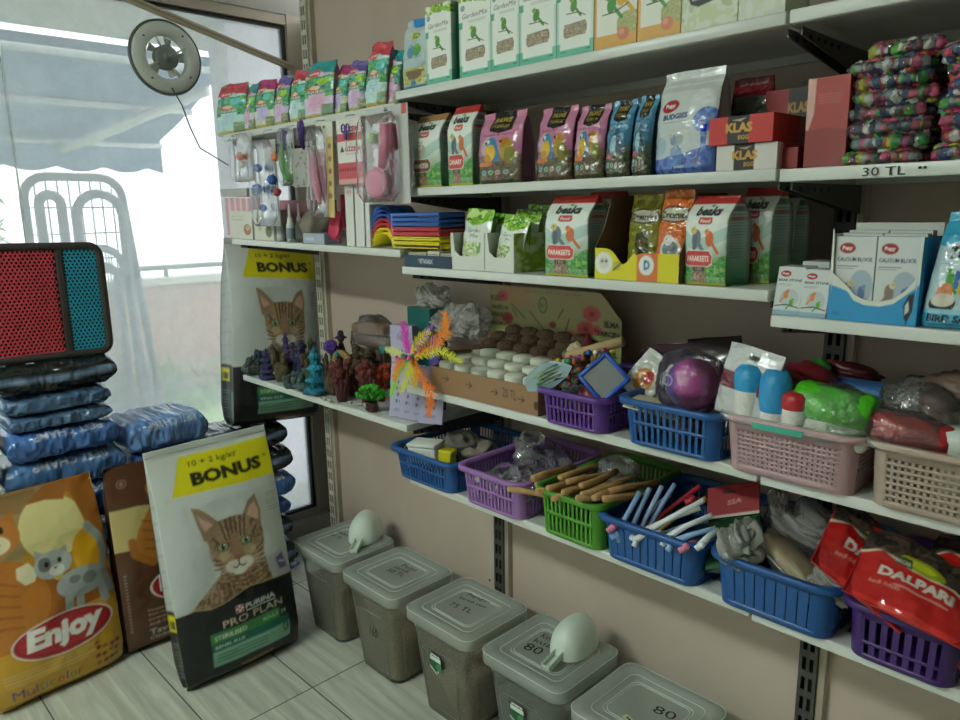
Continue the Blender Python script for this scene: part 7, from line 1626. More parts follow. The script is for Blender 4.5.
for j in range(nz):
    for i in range(nx):
        u = i / (nx - 1); lim = 1.0 if u < .86 else 1.0 - (u - .86) / .14 * .26; v = j / (nz - 1) * lim; V.append((hx0 + u * W2 - (xl + xr) / 2, .285, v * hh_)); Cc.append(sample(im, u, v))
n0 = len(V); V += [(x, y + .003, z) for x, y, z in V]; Cc += [np.array(hx('94714f'))] * n0
for j in range(nz - 1):
    for i in range(nx - 1): a = j * nx + i; F += [(a, a + 1, a + nx + 1, a + nx), (n0 + a, n0 + a + nx, n0 + a + nx + 1, n0 + a + 1)]
for i in range(nx - 1): a = (nz - 1) * nx + i; F.append((a, a + 1, n0 + a + 1, n0 + a))
for j in range(nz - 1): F += [(j * nx, (j + 1) * nx, n0 + (j + 1) * nx, n0 + j * nx), (j * nx + nx - 1, n0 + j * nx + nx - 1, n0 + (j + 1) * nx + nx - 1, (j + 1) * nx + nx - 1)]
b = MB(); b.add(V, F, 0, False, None, np.array(Cc)); b.build('header_card', CARD, t)
WCP = mat('cup_white', 'cfd2c2', .5); BCP = mat('brown_treat', '5f4632', .9, noise=.3, nscale=150, bump=.8, bscale=200)
NX, NY = 6, 6; dx = (w - .02) / NX; dy = .275 / NY; rw = ['front', 'second', 'third', 'fourth', 'fifth', 'rear']; cl = ['first', 'second', 'third', 'fourth', 'fifth', 'sixth']
protoW = protoB = None
for j in range(NY):
    for i in range(NX):
        wh = j < 3; x = xl + .012 + dx * (i + .5) + (dx * .25 if j % 2 else -.0); y = 1.212 + dy * (j + .5); lift = .004 + j * .012
        if j % 2 and i == NX - 1: continue
        lab = ('white-capped treat cup' if wh else 'brown grainy treat disc') + ', %s from the left in the %s row of the cardboard tray' % (cl[i], rw[j])
        gr = 'white treat cups' if wh else 'brown treat discs'
        if wh:
            if protoW is None:
                protoW = thing('treat_cup', lab, 'treat cup', (x, y, BZ + lift), 0, gr); r_ = dx * .46
                b = MB(); b.lathe([(r_ * .80, 0), (r_ * .92, ht * .75), (r_ * .92, ht * .82)], 20, cap=True); b.build('cup', BCP, protoW); b = MB(); b.lathe([(r_ * .96, ht * .76), (r_, ht * .80), (r_, ht * 1.08), (r_ * .93, ht * 1.14), (.0001, ht * 1.15)], 24); b.build('cap', WCP, protoW)
            else: dup(protoW, (x, y, BZ + lift), None, lab)
        else:
            if protoB is None:
                protoB = thing('treat_disc', lab, 'treat disc', (x, y, BZ + lift), 0, gr); r_ = dx * .46; b = MB(); b.lathe([(r_ * .8, 0), (r_, ht * .3), (r_ * 1.02, ht * .85), (r_ * .9, ht * 1.15), (r_ * .5, ht * 1.25), (.0001, ht * 1.2)], 18); b.build('pressed_grain', BCP, protoB)
            else: dup(protoB, (x, y, BZ + lift), (0, 0, i + j), lab)
# stick bundle, green box, clear bags left of the header
xs = at_y(450, 352, 1.25)[0]; t = thing('stick_bundle', 'bundle of thin brown twigs lying over the left side of the cardboard tray', 'stick bundle', (xl - .005, 1.24, BZ + ht * 1.28), (math.radians(6), math.radians(-2), math.radians(58))); rnd = random.Random(8); b = MB()
for k in range(16): y = rnd.uniform(-.016, .016); z = rnd.uniform(0, .020); b.tube([(rnd.uniform(-.01, .01), y, z), (.12, y + rnd.uniform(-.004, .004), z), (.245 + rnd.uniform(-.01, .01), y, z)], .0038, 6)
b.build('twigs', mat('twig', '5d4430', .9, noise=.2), t)
p = at_y(423, 345, 1.42); t = pack('green_carton', 'dark green box with shiny top behind the feather toy', 'box', (float(p[0]), 1.44, CZ), (.105, float(at_y(423, 309, 1.40)[2]) - CZ, .07), flat('14605a'), '1a4a44', PLAS, style=CARTON)
t = pack('purple_pack', 'small purple and blue pack beside the dark green box', 'pack', (float(at_y(434, 350, 1.36)[0]), 1.37, CZ), (.05, .22, .03), flat('5a3f96'), '2f5f96', GLOSS)
for k, (px, py, Y, r_, lab) in enumerate([(432, 300, 1.47, (.055, .04, .05), 'crumpled clear bag standing on top behind the green box'), (452, 322, 1.46, (.07, .05, .045), 'crumpled clear bag between green box and flowery header'), (474, 322, 1.45, (.05, .045, .045), 'clear plastic ball bag beside the flowery header')]):
    q = at_y(px, py, Y); crumple('clear_bag', lab, 'plastic bag', (float(q[0]), Y, float(q[2])), r_, k + 20, film_mat('milky_wrap', 'f2efe8', .12, .30, .8, 40), 'clear bags by the header', .5, 3.0, 5)
# --- purple toy basket
b_ = BK['41']; X0 = b_[0]
def at_b(px, py, Y): q = at_y(px, py, Y); return float(q[0]), Y, float(q[2])
x, y, z = at_b(556, 374, 1.17); t = thing('fish_card', 'pale blue fish-shaped toy card sticking out left of the purple basket', 'toy card', (x, y, z), (math.radians(35), math.radians(-28), 0)); b = MB(); b.col = 'a9c9d2'
fish = [(-.10, -.008), (-.085, .018), (-.05, .032), (0, .036), (.03, .022), (.05, .0), (.02, -.016), (-.03, -.026), (-.07, -.022)]; b.prism(fish, -.001, .001, M=Matrix.Rotation(PI / 2, 4, 'X')); 
rnd = random.Random(4)
for k in range(20): b.prism([(px_ + .006 * math.cos(a), pz_ + .004 * math.sin(a)) for a in np.linspace(0, 2 * PI, 7)[:-1]] if False else [(-.07 + rnd.random() * .1 + .005 * math.cos(a), -.012 + (k % 5) * .008 + .0035 * math.sin(a)) for a in (0, 1.5, 3, 4.5)], .001, .0016, M=Matrix.Rotation(PI / 2, 4, 'X'), col=('6fa83a', '3f4a44', 'c9d84a', '5a8f9a')[k % 4])
b.build('printed_card', GLOSS, t)
x, y, z = at_b(568, 356, 1.27); x2, _, z2 = at_b(620, 342, 1.27); t = thing('wooden_roller', 'pale wooden roller stick lying across the purple toy basket', 'stick', (x, y, z), 0); b = MB(); b.tube([(0, 0, 0), (x2 - x, .01, z2 - z)], .011, 12); b.build('rod', mat('pale_wood', 'b59a6c', .6, noise=.12, nscale=30), t)
b = MB(); b.tube([(-.012, 0, -.003), (.002, 0, 0)], .006, 8, col=hx('b5522c')); b.build('orange_tip', PLAS, t)
TOY = ('8a2a34', '2f5aa8', '3f8a4a', 'c9b52c', '6a3f96', 'd8d2c0', 'c2622c', '2f8a8a', '1c1c24')
for k, (pa, pb_, Y, lab) in enumerate([((545, 372), (575, 360), 1.22, 'string of colourful beads at the left of the purple basket'), ((560, 362), (606, 350), 1.26, 'string of purple and white beads under the wooden roller'), ((556, 388), (585, 378), 1.20, 'string of orange and green beads at the front of the purple basket'), ((575, 372), (602, 362), 1.24, 'string of mixed beads left of the blue mirror toy'), ((560, 380), (580, 370), 1.29, 'string of blue and yellow beads low in the purple basket'), ((590, 352), (612, 350), 1.34, 'string of dark beads behind the wooden roller')]):
    a = Vector(at_b(*pa, Y)); c_ = Vector(at_b(*pb_, Y)); t = thing('bead_string', lab, 'bird toy', tuple(a), 0, 'bead strings in the purple basket'); rnd = random.Random(k)
    n = 13
    for q in range(n):
        p_ = (c_ - a) * (q / (n - 1)) + Vector((0, rnd.uniform(-.008, .008), rnd.uniform(-.005, .005))); b = MB(); b.blob(tuple(p_), .0068, q + k, .12, 2, 2, 0, None, TOY[(q * 2 + k * 3) % 9]); b.build('bead', PLAS, t)
x, y, z = at_b(604, 378, 1.205); t = thing('mirror_toy', 'square bird mirror in a blue plastic frame tilted on the purple basket', 'mirror', (x, y, z), (math.radians(-28), math.radians(42), math.radians(8))); b = MB(); s = .040; fr_ = .009
for M_ in range(4): b.rbox(-s, -.006, s - fr_, s, .006, s, .003, M=Matrix.Rotation(M_ * PI / 2, 4, 'Y'), col=hx('1f55b8'))
b.build('blue_frame', PLAS, t); b = MB(); b.box(-s + fr_, -.002, -s + fr_, s - fr_, .002, s - fr_); b.build('mirror_glass', mat('mirror_grey', '7d8282', .45, .1), t)
x, y, z = at_b(588, 341, 1.36); t = thing('wicker_toy', 'dark red wooden pyramid toy with green beads behind the roller', 'bird toy', (x, y, z - .03), 0); b = MB(); b.lathe([(.026, 0), (.022, .018), (.002, .048)], 4, col=hx('6e2426')); b.build('pyramid', MATTE, t); b = MB()
for k in range(8): b.blob((-.05 + k * .014, -.02, -.005 + .008 * (k % 2)), .011, k, .2, 3, 2, 0, None, ('1f7a4a', '14241c', '8a5a3a', 'c9a884')[k % 4])
b.build('beads', PLAS, t)
x, y, z = at_b(579, 352, 1.33); 
crumple('cotton_rope', 'knotted cream rope toy behind the bead strings', 'rope toy', (x - .01, y, z), (.02, .018, .022), 6, mat('cream_rope', 'c9b896', .9), None, .3, 4)
x, y, z = at_b(634, 372, 1.26); t = pack('toy_packet', 'white toy packet with an orange picture at the right of the purple basket', 'packet', (x, y, z - .05), (.075, .10, .02), (lambda c: (c.ell(.5, .4, .3, .25, 'c98a3a'), c.ell(.6, .5, .15, .15, 'b5302c'), c.out())[-1])(Cv(30, 40, 'd0d2cc')), 'b9bab4', rot=(-.4, .5, 0))
for k, (px, py, Y, col) in enumerate([(560, 392, 1.2, '7f8f9a'), (575, 395, 1.2, 'a8596a'), (592, 398, 1.22, '6f8fb5')]):
    x, y, z = at_b(px, py, Y); crumple('wrapped_toy', 'wrapped toy seen through the slots of the purple basket, %s' % ('left', 'middle', 'right')[k], 'toy', (x, y + .05, 1.042 + .045), (.03, .035, .035), k, mat('wrapped_toy_%d' % k, col, .3), 'wrapped toys in the purple basket', .3, 3)
# --- blue basket 42
x, y, z = at_b(690, 382, 1.22); t = thing('toy_ball', 'magenta and purple ball in a clear bag in the blue basket', 'ball', (x, y + .01, z - .006), 0)
b = MB(); k_ = MB(); k_.blob((0, 0, 0), .050, 2, .02, 2, 4); V = k_.v[0]; col = np.where((V[:, 0] + V[:, 2] * .3 < -.008)[:, None], hx('5f2fa0'), hx('b52f96')); b.add(V, k_.f, 0, True, None, col); b.build('ball', GLOSS, t); 
b = MB(); b.tube([(-.026 + .009 * math.cos(a), -.046, .012 + .010 * math.sin(a)) for a in np.linspace(0, 2 * PI, 14)[:-1]], .0018, 5, closed=True); b.build('printed_emblem', mat('emblem_lilac', 'b9a5d8', .4), t)
b = MB(); b.blob((-.006, 0, .004), (.066, .060, .062), 7, .18, 2.2, 4); b.build('clear_bag', CLEAR, t)
for k, (px, py, Y, s_, col, lab) in enumerate([(652, 368, 1.34, (.10, .09, .03), '3a2338', 'dark plum packet at the back of the blue basket'), (672, 362, 1.40, (.12, .10, .03), '4a3440', 'dark wrapped packet behind the magenta ball'), (640, 372, 1.40, (.03, .08, .08), 'b9bab4', 'white card edge behind the purple basket'), (716, 358, 1.42, (.12, .11, .03), '3c3434', 'dark packet at the wall behind the silver header')]):
    x, y, z = at_b(px, py, Y); pack('dark_packet' if k != 2 else 'card_packet', lab, 'packet', (x, Y, z - s_[1] * .6), s_, flat(col, 14, 14), col, rot=(-.3, .15 * (-1) ** k, .2), group=None)
x, y, z = at_b(650, 396, 1.20); t = thing('magazine', 'white folded leaflet at the front left of the blue basket', 'leaflet', (x, 1.22, 1.042 + b_[5] * .88), (.1, .12, .25)); b = MB(); b.rbox(-.055, -.035, 0, .055, .035, .004, .001); b.rbox(-.054, -.034, .0045, .053, .034, .0075, .001, 1); b.build('leaflet', [mat('cream_paper', 'd9d8bf', .7), mat('dark_leaf', '4a4a34', .6)], t)
for k in range(5):
    q = inb('42', .14 + k * .18, .3 + .1 * (k % 2), .42); crumple('wrapped_toy', 'wrapped %s toy seen through the slots of the blue basket' % ('orange', 'grey', 'brown', 'pale blue', 'beige')[k], 'toy', tuple(q), (.035, .045, .038), k + 9, mat('blue_basket_toy_%d' % k, ('9a6a4a', '6f7a80', '7a5a44', '7f94a8', '9a8f78')[k], .3), 'wrapped toys in the blue basket', .3, 3)
c = Cv(50, 60, 'c9cccb'); c.rect(0, .0, 1, .42, 'b9bcbc'); c.rect(0, .38, 1, .62, '6e2a34'); c.ell(.50, .86, .10, .03, '2b2b2b'); c.rect(.40, .86, .60, .90, '2b2b2b'); x, y, z = at_b(728, 416, 1.165); 
t = pack('header_packet', 'silver packet with a hanging hole and dark red band beside the magenta ball', 'packet', (x + .01, 1.195, z - .01), (.11, .128, .018), c.out(), 'b5b8b8', rot=(-.12, .12, -.15))
# --- pink basket rolls
def roll(lab, px, py, Y, size, capcol, bodycol, rot=(0, 0, 0), frac=.42, name='wrapped_roll', film=False):
    w, h, d = size; x, y, z = at_b(px, py, Y); t = thing(name, lab, 'roll', (x, y, z), rot, 'rolls in the pink basket'); b = MB()
    b.lathe([(.0001, 0), (w * .46, .002), (w * .5, h * .1), (w * .5, h * (1 - frac)), ], 20, sy=d / w); b.build('white_roll', mat('cotton_white', bodycol, .85, bump=.3, bscale=120), t)
    b = MB(); b.lathe([(w * .5, h * (1 - frac)), (w * .55, h * (1 - frac * .7)), (w * .52, h * (1 - frac * .25)), (w * .34, h * .985), (.0001, h)], 20, sy=d / w); b.build('coloured_cap', mat('cap_' + capcol, capcol, .4, bump=.4, bscale=50), t)
    if film: b = MB(); b.blob((0, 0, h * .52), (w * .60, d * .62, h * .55), 3, .14, 3, 3); b.build('film', CLEAR, t)
    return t
roll('white roll with a blue cap, left one in the pink basket', 747, 424, 1.20, (.048, .108, .046), '2f9ad0', 'd8d8d2')
roll('white roll with a blue cap, second in the pink basket', 773, 430, 1.20, (.050, .108, .048), '2c94cc', 'd8d8d2', frac=.68)
roll('short roll with a red cap between blue and green ones', 793, 432, 1.195, (.040, .070, .040), 'b5242c', 'd0cfc8')
for k, (px, py, Y, s_, col, lab) in enumerate([(805, 385, 1.31, (.055, .05, .042), '7c1f2a', 'dark red wrapped bundle behind the green roll'), (853, 412, 1.26, (.035, .04, .032), '8f2430', 'dark red wrapped bundle right of the green roll'), (818, 370, 1.38, (.022, .02, .022), '2f7a2c', 'small green ball at the wall behind the pink basket'), (842, 372, 1.42, (.07, .02, .02), '5c1f22', 'long dark red object lying behind the pink basket')]):
    x, y, z = at_b(px, py, Y); crumple('wrapped_bundle', lab, 'bundle', (x, y, z), s_, k + 40, mat('bundle_' + col, col, .3, bump=.4, bscale=50), None, .22, 3)
x, y, z = at_b(828, 436, 1.20); t = thing('wrapped_roll', 'bright green wrapped roll lying on its side on top of the pink basket', 'roll', (x, y + .02, z + .015), (0, 0, 0), 'rolls in the pink basket'); M_ = Matrix.Rotation(math.radians(95), 4, 'Y')
b = MB(); b.lathe([(.0001, -.062), (.030, -.060), (.034, -.05), (.034, .05), (.030, .060), (.0001, .062)], 20, M=Matrix.Translation((0, 0, .030)) @ M_); b.build('green_cover', mat('green_foil', '4fc01f', .3, bump=.8, bscale=45), t)
b = MB(); b.rbox(-.066, -.032, -.035, .062, .036, .012, .016, 3); b.build('white_lower_part', mat('cotton_white', 'd8d8d2', .85), t); b = MB(); b.blob((0, 0, .012), (.082, .048, .058), 5, .12, 3, 4); b.build('film', CLEAR, t)
x, y, z = at_b(856, 400, 1.36); t = thing('wrapped_roll', 'blue and white wrapped pack at the back right of the pink basket', 'roll', (x, y, z - .04), 0, None); b = MB(); b.rbox(-.055, -.03, 0, .055, .03, .05, .012, 3); b.build('white_part', mat('cotton_white', 'd8d8d2', .85), t); b = MB(); b.rbox(-.057, -.032, .045, .057, .032, .075, .014, 3); b.build('blue_part', mat('blue_foil', '3f74b5', .35, bump=.5, bscale=50), t)
# body parts of rolls inside pink basket
for k in range(4):
    q = inb('43', .2 + k * .2, .45, .05); b = MB(); b.lathe([(.0001, 0), (.036, .002), (.038, .08), (.03, .1), (.0001, .102)], 18); o = b.build('cotton_roll', mat('cotton_white', 'd8d8d2', .85), None, tuple(q + Vector((0, .03, .004)))); tag(o, 'white cotton roll seen through the pink basket wall, %s' % ('leftmost', 'second', 'third', 'rightmost')[k], 'roll', 'rolls in the pink basket')
x0, x1, y0, y1, z, h = BK['43']; x, y, zz = at_b(752, 428, 1.164); x2, _, _ = at_b(803, 436, 1.164); b = MB(); b.rbox(0, -.001, 0, x2 - x, .0005, .010, .0004); o = b.build('teal_strip', mat('teal_tape', '3fae96', .4), BTH['43'], tuple(Vector((x, y0 - .002, z + h - .016)) - BTH['43'].location))
# --- cream basket
x, y, z = at_b(903, 445, 1.20); t = thing('wrapped_roll', 'red wrapped roll lying across the front of the cream basket', 'roll', (x, y + .02, z + .014), (0, .10, 0)); b = MB(); b.lathe([(.0001, -.062), (.024, -.060), (.027, -.05), (.027, .05), (.024, .060), (.0001, .062)], 20, M=Matrix.Rotation(PI / 2, 4, 'Y')); b.build('red_cover', mat('red_foil', 'a8242c', .3, bump=.8, bscale=45), t); b = MB(); b.blob((0, 0, 0), (.075, .034, .036), 5, .12, 3, 4); b.build('film', CLEAR, t)
x, y, z = at_b(915, 425, 1.27); t = thing('cotton_ball_bag', 'clear bag of white cotton balls in the cream basket', 'bag', (x, y, z), 0); rnd = random.Random(6)
for k in range(9): b = MB(); b.blob((rnd.uniform(-.04, .04), rnd.uniform(-.02, .02), rnd.uniform(-.06, .0)), .016, k, .1, 3, 3); b.build('cotton_ball', mat('cotton_pale', 'cfd8cf', .9), t)
b = MB(); b.blob((0, 0, .0), (.065, .045, .075), 8, .2, 2.2, 4); b.build('clear_bag', CLEAR, t)
x, y, z = at_b(957, 460, 1.21); t = thing('cotton_jar', 'white screw jar at the right edge in the cream basket', 'jar', (x, y + .02, 1.06), 0); b = MB(); b.lathe([(.0001, 0), (.03, .001), (.032, .07), (.028, .078)], 22); b.build('jar_body', mat('jar_white', 'cdd6ce', .4), t); b = MB(); b.lathe([(.033, .079), (.035, .082), (.035, .10), (.031, .112), (.0001, .115)], 22); b.build('jar_lid', mat('jar_white', 'cdd6ce', .4), t)
for k in range(3):
    q = inb('44', .25 + .2 * k, .5, .06); b = MB(); b.lathe([(.0001, 0), (.034, .002), (.036, .07), (.0001, .075)], 16); o = b.build('cotton_roll', mat('cotton_beige', 'bfae94', .85), None, tuple(q)); tag(o, 'beige roll seen through the cream basket wall, %s' % ('left', 'middle', 'right')[k], 'roll', 'rolls in the cream basket')
for k, (px, py, Y, lab) in enumerate([(930, 388, 1.40, 'dark wrapped bundle at the wall behind the cream basket'), (958, 385, 1.34, 'pale brown wrapped bundle at the far right behind the cream basket')]): x, y, z = at_b(px, py, Y); crumple('wrapped_bundle', lab, 'bundle', (x, y, z - .02), (.06, .045, .04), k + 60, mat('bundle_brown_%d' % k, ('5a4a48', '7a6456')[k], .35, bump=.4, bscale=50), None, .25, 2.5)
# --- lowest shelf contents
WB = mat('white_box', 'cfd3cc', .5)
x, y, z = at_b(428, 452, 1.22); t = thing('small_white_box', 'small ribbed white box in the blue basket at the left end', 'box', (x, y, .78 + .055), (.1, -.08, .25)); b = MB(); b.rbox(-.045, -.025, 0, .045, .025, .045, .004)
b.build('box_body', WB, t); b = MB(); b.rbox(-.047, -.027, .046, .047, .027, .056, .003); b.build('box_lid', WB, t)
x, y, z = at_b(446, 452, 1.24); t = thing('yellow_cube', 'small bright yellow block in the left blue basket', 'block', (x, y, .78 + .05), (0, .1, .4)); b = MB(); b.rbox(-.02, -.02, 0, .02, .02, .045, .003); b.build('block', mat('yellow_plastic', 'd8cf14', .4), t)
for k, (px, py, Y, s_, col, lab) in enumerate([(460, 440, 1.34, (.06, .05, .04), '6d6a60', 'crumpled grey bag in the left blue basket'), (440, 455, 1.30, (.05, .05, .02), 'b5b3a4', 'pale paper scraps under the yellow block'), (480, 445, 1.36, (.045, .05, .03), '8a8274', 'beige crumpled bag at the back of the left blue basket')]):
    x, y, z = at_b(px, py, Y); crumple('crumpled_bag', lab, 'bag', (x, y, max(z - .02, .81)), s_, k + 70, mat('crumple_' + col, col, .5), None, .4, 2.6)
rnd = random.Random(12)
CUP = film_mat('clear_cup', 'f2f4fa', .08, .16, .35, 30)
for k in range(14):
    q = inb('52', .25 + .5 * rnd.random(), .15 + .068 * k * .8, .62 + .35 * rnd.random()); t = thing('clear_cup', 'clear thin plastic cup lying in the lilac basket', 'plastic cup', tuple(q), (rnd.uniform(0, 3), rnd.uniform(0, 3), rnd.uniform(0, 3)), 'clear cups in the lilac basket')
    b = MB(); V = MB(); V.lathe([(.0001, 0), (.020, .001), (.022, .004), (.030, .045), (.034, .047), (.033, .049)], 14); v = V.v[0]; v = v * (1 + .18 * (vnoise(v[:, 0] * 60 + k, v[:, 2] * 60, k)[:, None] - .5)); b.add(v, V.f, 0, True); b.build('cup_wall', CUP, t)
WD = mat('pale_stick_wood', 'b58f5c', .75, noise=.22, nscale=40); rnd = random.Random(9); SB = BK['53']
ends = [(508, 489, 1.15), (533, 480, 1.16), (536, 486, 1.19), (537, 492, 1.155), (548, 487, 1.16), (553, 497, 1.15), (560, 478, 1.21), (567, 483, 1.18), (563, 494, 1.155), (577, 499, 1.15), (581, 485, 1.19), (582, 493, 1.165), (592, 490, 1.21), (594, 499, 1.155), (610, 493, 1.20), (604, 500, 1.16)]
for k, (px, py, Y) in enumerate(ends):
    a = Vector(at_b(px, py, Y)); L_ = rnd.uniform(.12, .16); d = Vector((rnd.uniform(-.05, .35) if px > 530 else .95, 1.0 if px > 530 else .42, rnd.uniform(-.02, .06) - .08)).normalized()
    t = thing('wooden_stick', 'long pale stick poking out left over the green basket rim' if k == 0 else 'short pale wooden chew stick heaped in the green basket', 'stick', tuple(a), 0, None if k == 0 else 'sticks in the green basket')
    b = MB(); r_ = rnd.uniform(.0065, .0085); P = [tuple(d * L_ * u + Vector((0, 0, .004 * math.sin(u * 3 + k)))) for u in np.linspace(0, 1, 5)]; b.tube(P, [r_, r_ * 1.05, r_, r_ * .95, r_], 7 + k % 2); b.build('rod', WD, t)
x, y, z = at_b(618, 470, 1.38); crumple('clear_ball', 'clear plastic bubble behind the wooden sticks', 'plastic ball', (x, y, z), (.05, .045, .035), 80, CUP, None, .15, 2)
PC = [('8fb5e0', 'pale blue'), ('e6e6d8', 'ivory'), ('e07fa0', 'pink'), ('e0b040', 'yellow'), ('c2384a', 'red'), ('a9c4e6', 'light blue'), ('dfe6ea', 'white')]
sp = [((616, 538), (640, 492), 1.18, 0), ((627, 540), (650, 488), 1.20, 0), ((636, 540), (662, 486), 1.22, 5), ((645, 534), (675, 484), 1.24, 0), ((612, 528), (622, 520), 1.17, 2), ((652, 525), (700, 486), 1.28, 4), ((655, 532), (706, 498), 1.26, 3), ((634, 541), (704, 500), 1.175, 6), ((640, 533), (700, 508), 1.20, 1), ((662, 540), (712, 515), 1.18, 6), ((660, 536), (708, 520), 1.21, 5), ((668, 545), (716, 528), 1.17, 0), ((676, 541), (712, 530), 1.19, 1), ((684, 548), (700, 542), 1.165, 2), ((700, 546), (718, 530), 1.165, 6), ((690, 500), (710, 505), 1.30, 4), ((670, 520), (700, 500), 1.30, 3), ((648, 515), (670, 495), 1.32, 5)]
for k, (pa, pb_, Y, ci) in enumerate(sp):
    a = Vector(at_b(*pa, Y)); c_ = Vector(at_b(*pb_, Y + .05)); d = (c_ - a); L_ = d.length; t = thing('plastic_perch', '%s plastic perch piece, number %s from the left heap of the blue basket' % (PC[ci][1], k), 'perch piece', tuple(a), 0, 'perch pieces in the blue basket')
    t['label'] = '%s plastic perch piece lying in the narrow-slotted blue basket' % PC[ci][1]; t['group'] = '%s perch pieces' % PC[ci][1]
    b = MB(); m = mat('perch_' + PC[ci][1].replace(' ', '_'), PC[ci][0], .35); dn = d.normalized(); b.tube([(0, 0, 0), tuple(dn * L_ * .5 + Vector((0, 0, .004))), tuple(dn * L_)], [.0072, .0055, .0052], 8); b.build('shaft', m, t)
    b = MB(); q = dn.orthogonal().normalized(); b.tube([tuple(-dn * .004 + q * .011), tuple(dn * .004 + q * .004), tuple(dn * .004 - q * .004), tuple(-dn * .004 - q * .011)], .0062, 7); b.build('fork_end', m, t)
c = Cv(50, 46, '8f1f22'); c.text('SSA', .40, .35, .28, .16, 'c98a7a', .03, slope=.05); c.rect(.30, .74, .55, .80, '2b1414'); c.rect(0, 0, 1, .08, 'c9b8b0')
x, y, z = at_b(733, 512, 1.30); t = thing('header_packet', 'packet with dark red header card and green lower part in the right blue basket', 'packet', (x, 1.30, z), (-.75, -.38, .12)); pouch('header_card', .11, .07, .004, c.out(), '6c1a1c', CARD, t, 50, 46, loc=(0, 0, -.01), **CARTON); pouch('green_lower_part', .115, .11, .03, flat('1c4a2c', 14, 14), '163c24', GLOSS, t, 14, 14, loc=(.0, .0, -.118), **POUCH)
x, y, z = at_b(792, 572, 1.24); t = thing('wrapped_block', 'pale beige block in a clear bag in the right blue basket', 'block', (x, y + .02, .777 + .06), (math.radians(-8), math.radians(22), math.radians(-22))); b = MB(); b.rbox(-.085, -.03, 0, .085, .035, .035, .010, 3); b.build('block', mat('beige_block', 'b5a47c', .7, noise=.1), t); b = MB(); b.blob((0, 0, .018), (.098, .045, .032), 4, .12, 2.5, 4); b.build('clear_bag', CLEAR, t)
MW = film_mat('milky_wrap', 'f2efe8', .12, .30, .8, 40)
for k, (px, py, Y, s_, lab) in enumerate([(742, 548, 1.22, (.035, .05, .05), 'crumpled clear bag at the left front of the right blue basket'), (800, 530, 1.38, (.07, .05, .055), 'large clear crumpled bag standing at the back of the right blue basket'), (778, 508, 1.36, (.018, .02, .045), 'twisted neck of a clear bag in the right blue basket'), (832, 585, 1.22, (.035, .03, .03), 'clear bag corner beside the red snack bags')]):
    x, y, z = at_b(px, py, Y); crumple('clear_bag', lab, 'plastic bag', (x, y, max(z, .83)), s_, k + 90, MW, None, .45, 2.8, 5)
x, y, z = at_b(768, 556, 1.19); t = thing('metal_skewer', 'thin shiny metal rod in front of the beige block', 'rod', (x, y, z), 0); a = Vector(at_b(794, 583, 1.18)) - Vector((x, y, z)); b = MB(); b.tube([(0, 0, 0), tuple(a)], .0022, 7); b.build('rod', HK, t)
# red snack bags
def dalpari(seed):
    c = Cv(110, 84, 'c01c1c'); c.rect(0, 0, 1, .06, 'd8302c'); c.poly([(0, 1), (.0, .62), (.18, .70), (.35, .62), (.6, .58), (.8, .60), (1, .52), (1, 1)], '3a302c'); c.line([(0, .60), (.18, .68), (.35, .60), (.6, .56), (.8, .58), (1, .50)], .012, 'd8c9b0', 1, .76)
    c.speck(.05, .66, .95, .95, ('4a3c34', '2e2724', '5c4a3c', '3a302c'), 9, seed, .8); c.ell(.52, .66, .20, .09, '9fae1c', rot=-.15); c.ell(.50, .67, .13, .05, 'c9d02c', rot=-.15); c.poly([(.28, .58), (.30, .68), (.42, .70), (.44, .58)], '2f4a34'); c.text('MACAR', .29, .60, .13, .05, 'd8d8c0', .02)
    c.text('DALPARI', .20, .36, .62, .14, 'e6ddd2', .05, slope=.0); c.rect(.35, .29, .80, .305, 'd8a89a'); c.text('kedi ödülü', .16, .24, .25, .05, 'd8a89a')
    return c.out()
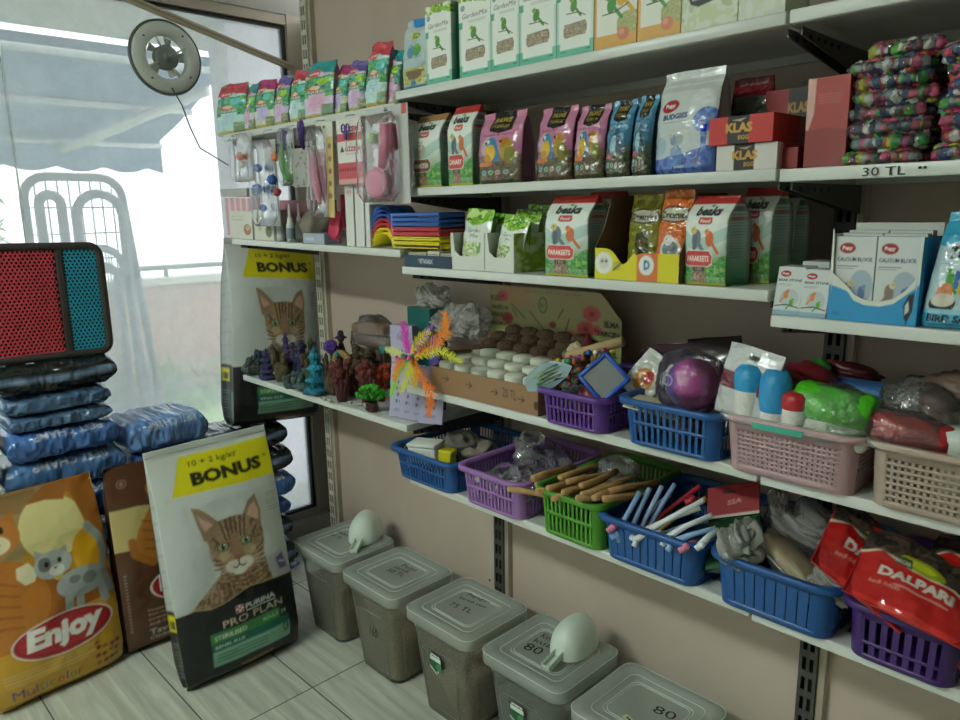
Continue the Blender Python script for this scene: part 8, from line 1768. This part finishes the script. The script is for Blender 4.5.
RB = dict(dep=((0, .1), (.05, .4), (.3, 1), (.7, 1), (.93, .5), (.96, .08), (1, .05)), wid=((0, 1), (1, 1)), bulge=.006, wr=.010, wf=3.5, topw=.006, k=.9, p=2)
rgl = print_mat('glossy_red_film', .16, .35, 14, .5)
for k, (loc, rot, sz, lab) in enumerate([((-.345, 1.150, .898), (math.radians(-64), math.radians(36), math.radians(22)), (.165, .165, .022), 'red snack bag tipped over the left side of the purple basket, showing two letters'),
        ((-.275, 1.125, .900), (math.radians(-60), math.radians(14), math.radians(8)), (.165, .135, .022), 'red snack bag with full white lettering in front on the purple basket'),
        ((-.20, 1.21, .90), (math.radians(-66), math.radians(-4), math.radians(-6)), (.19, .15, .022), 'red snack bag at the back of the purple basket by the right edge'),
        ((-.13, 1.11, .83), (math.radians(-20), math.radians(22), math.radians(-10)), (.15, .14, .02), 'red snack bag drooping over the front rim at the right edge')]):
    t = thing('snack_pouch', lab, 'snack bag', loc, rot, None); pouch('pouch', sz[0], sz[1], sz[2], dalpari(k), 'b01a1a', rgl, t, 110, 84, 5, loc=(0, 0, 0), back='a01818', **RB)
# ================================================================ light and view
w = bpy.data.worlds.new('world'); SC.world = w; w.use_nodes = True; nt = w.node_tree; N = nt.nodes; L = nt.links
bg = N['Background']; sky = N.new('ShaderNodeTexSky'); sky.sky_type = 'HOSEK_WILKIE'; sky.turbidity = 6; sky.ground_albedo = .5
sky.sun_direction = (-.5, .3, .8)
mx = N.new('ShaderNodeMixRGB'); mx.inputs[0].default_value = .75; mx.inputs[2].default_value = (.95, 1.0, 1.0, 1); L.new(sky.outputs[0], mx.inputs[1]); L.new(mx.outputs[0], bg.inputs[0])
bg.inputs[1].default_value = 4.2
sun = bpy.data.lights.new('sun', 'SUN'); sun.energy = 4.0; sun.angle = .05; sun.color = (1, .96, .88)
so = bpy.data.objects.new('sun', sun); COL.objects.link(so); so.rotation_euler = Vector((-.5, .45, .75)).to_track_quat('Z', 'Y').to_euler(); so['kind'] = 'structure'
vs = SC.view_settings; SC.display_settings.display_device = 'sRGB'; vs.view_transform = 'Standard'; vs.look = 'None'; vs.exposure = 0.06; vs.gamma = 1.0; vs.use_curve_mapping = False
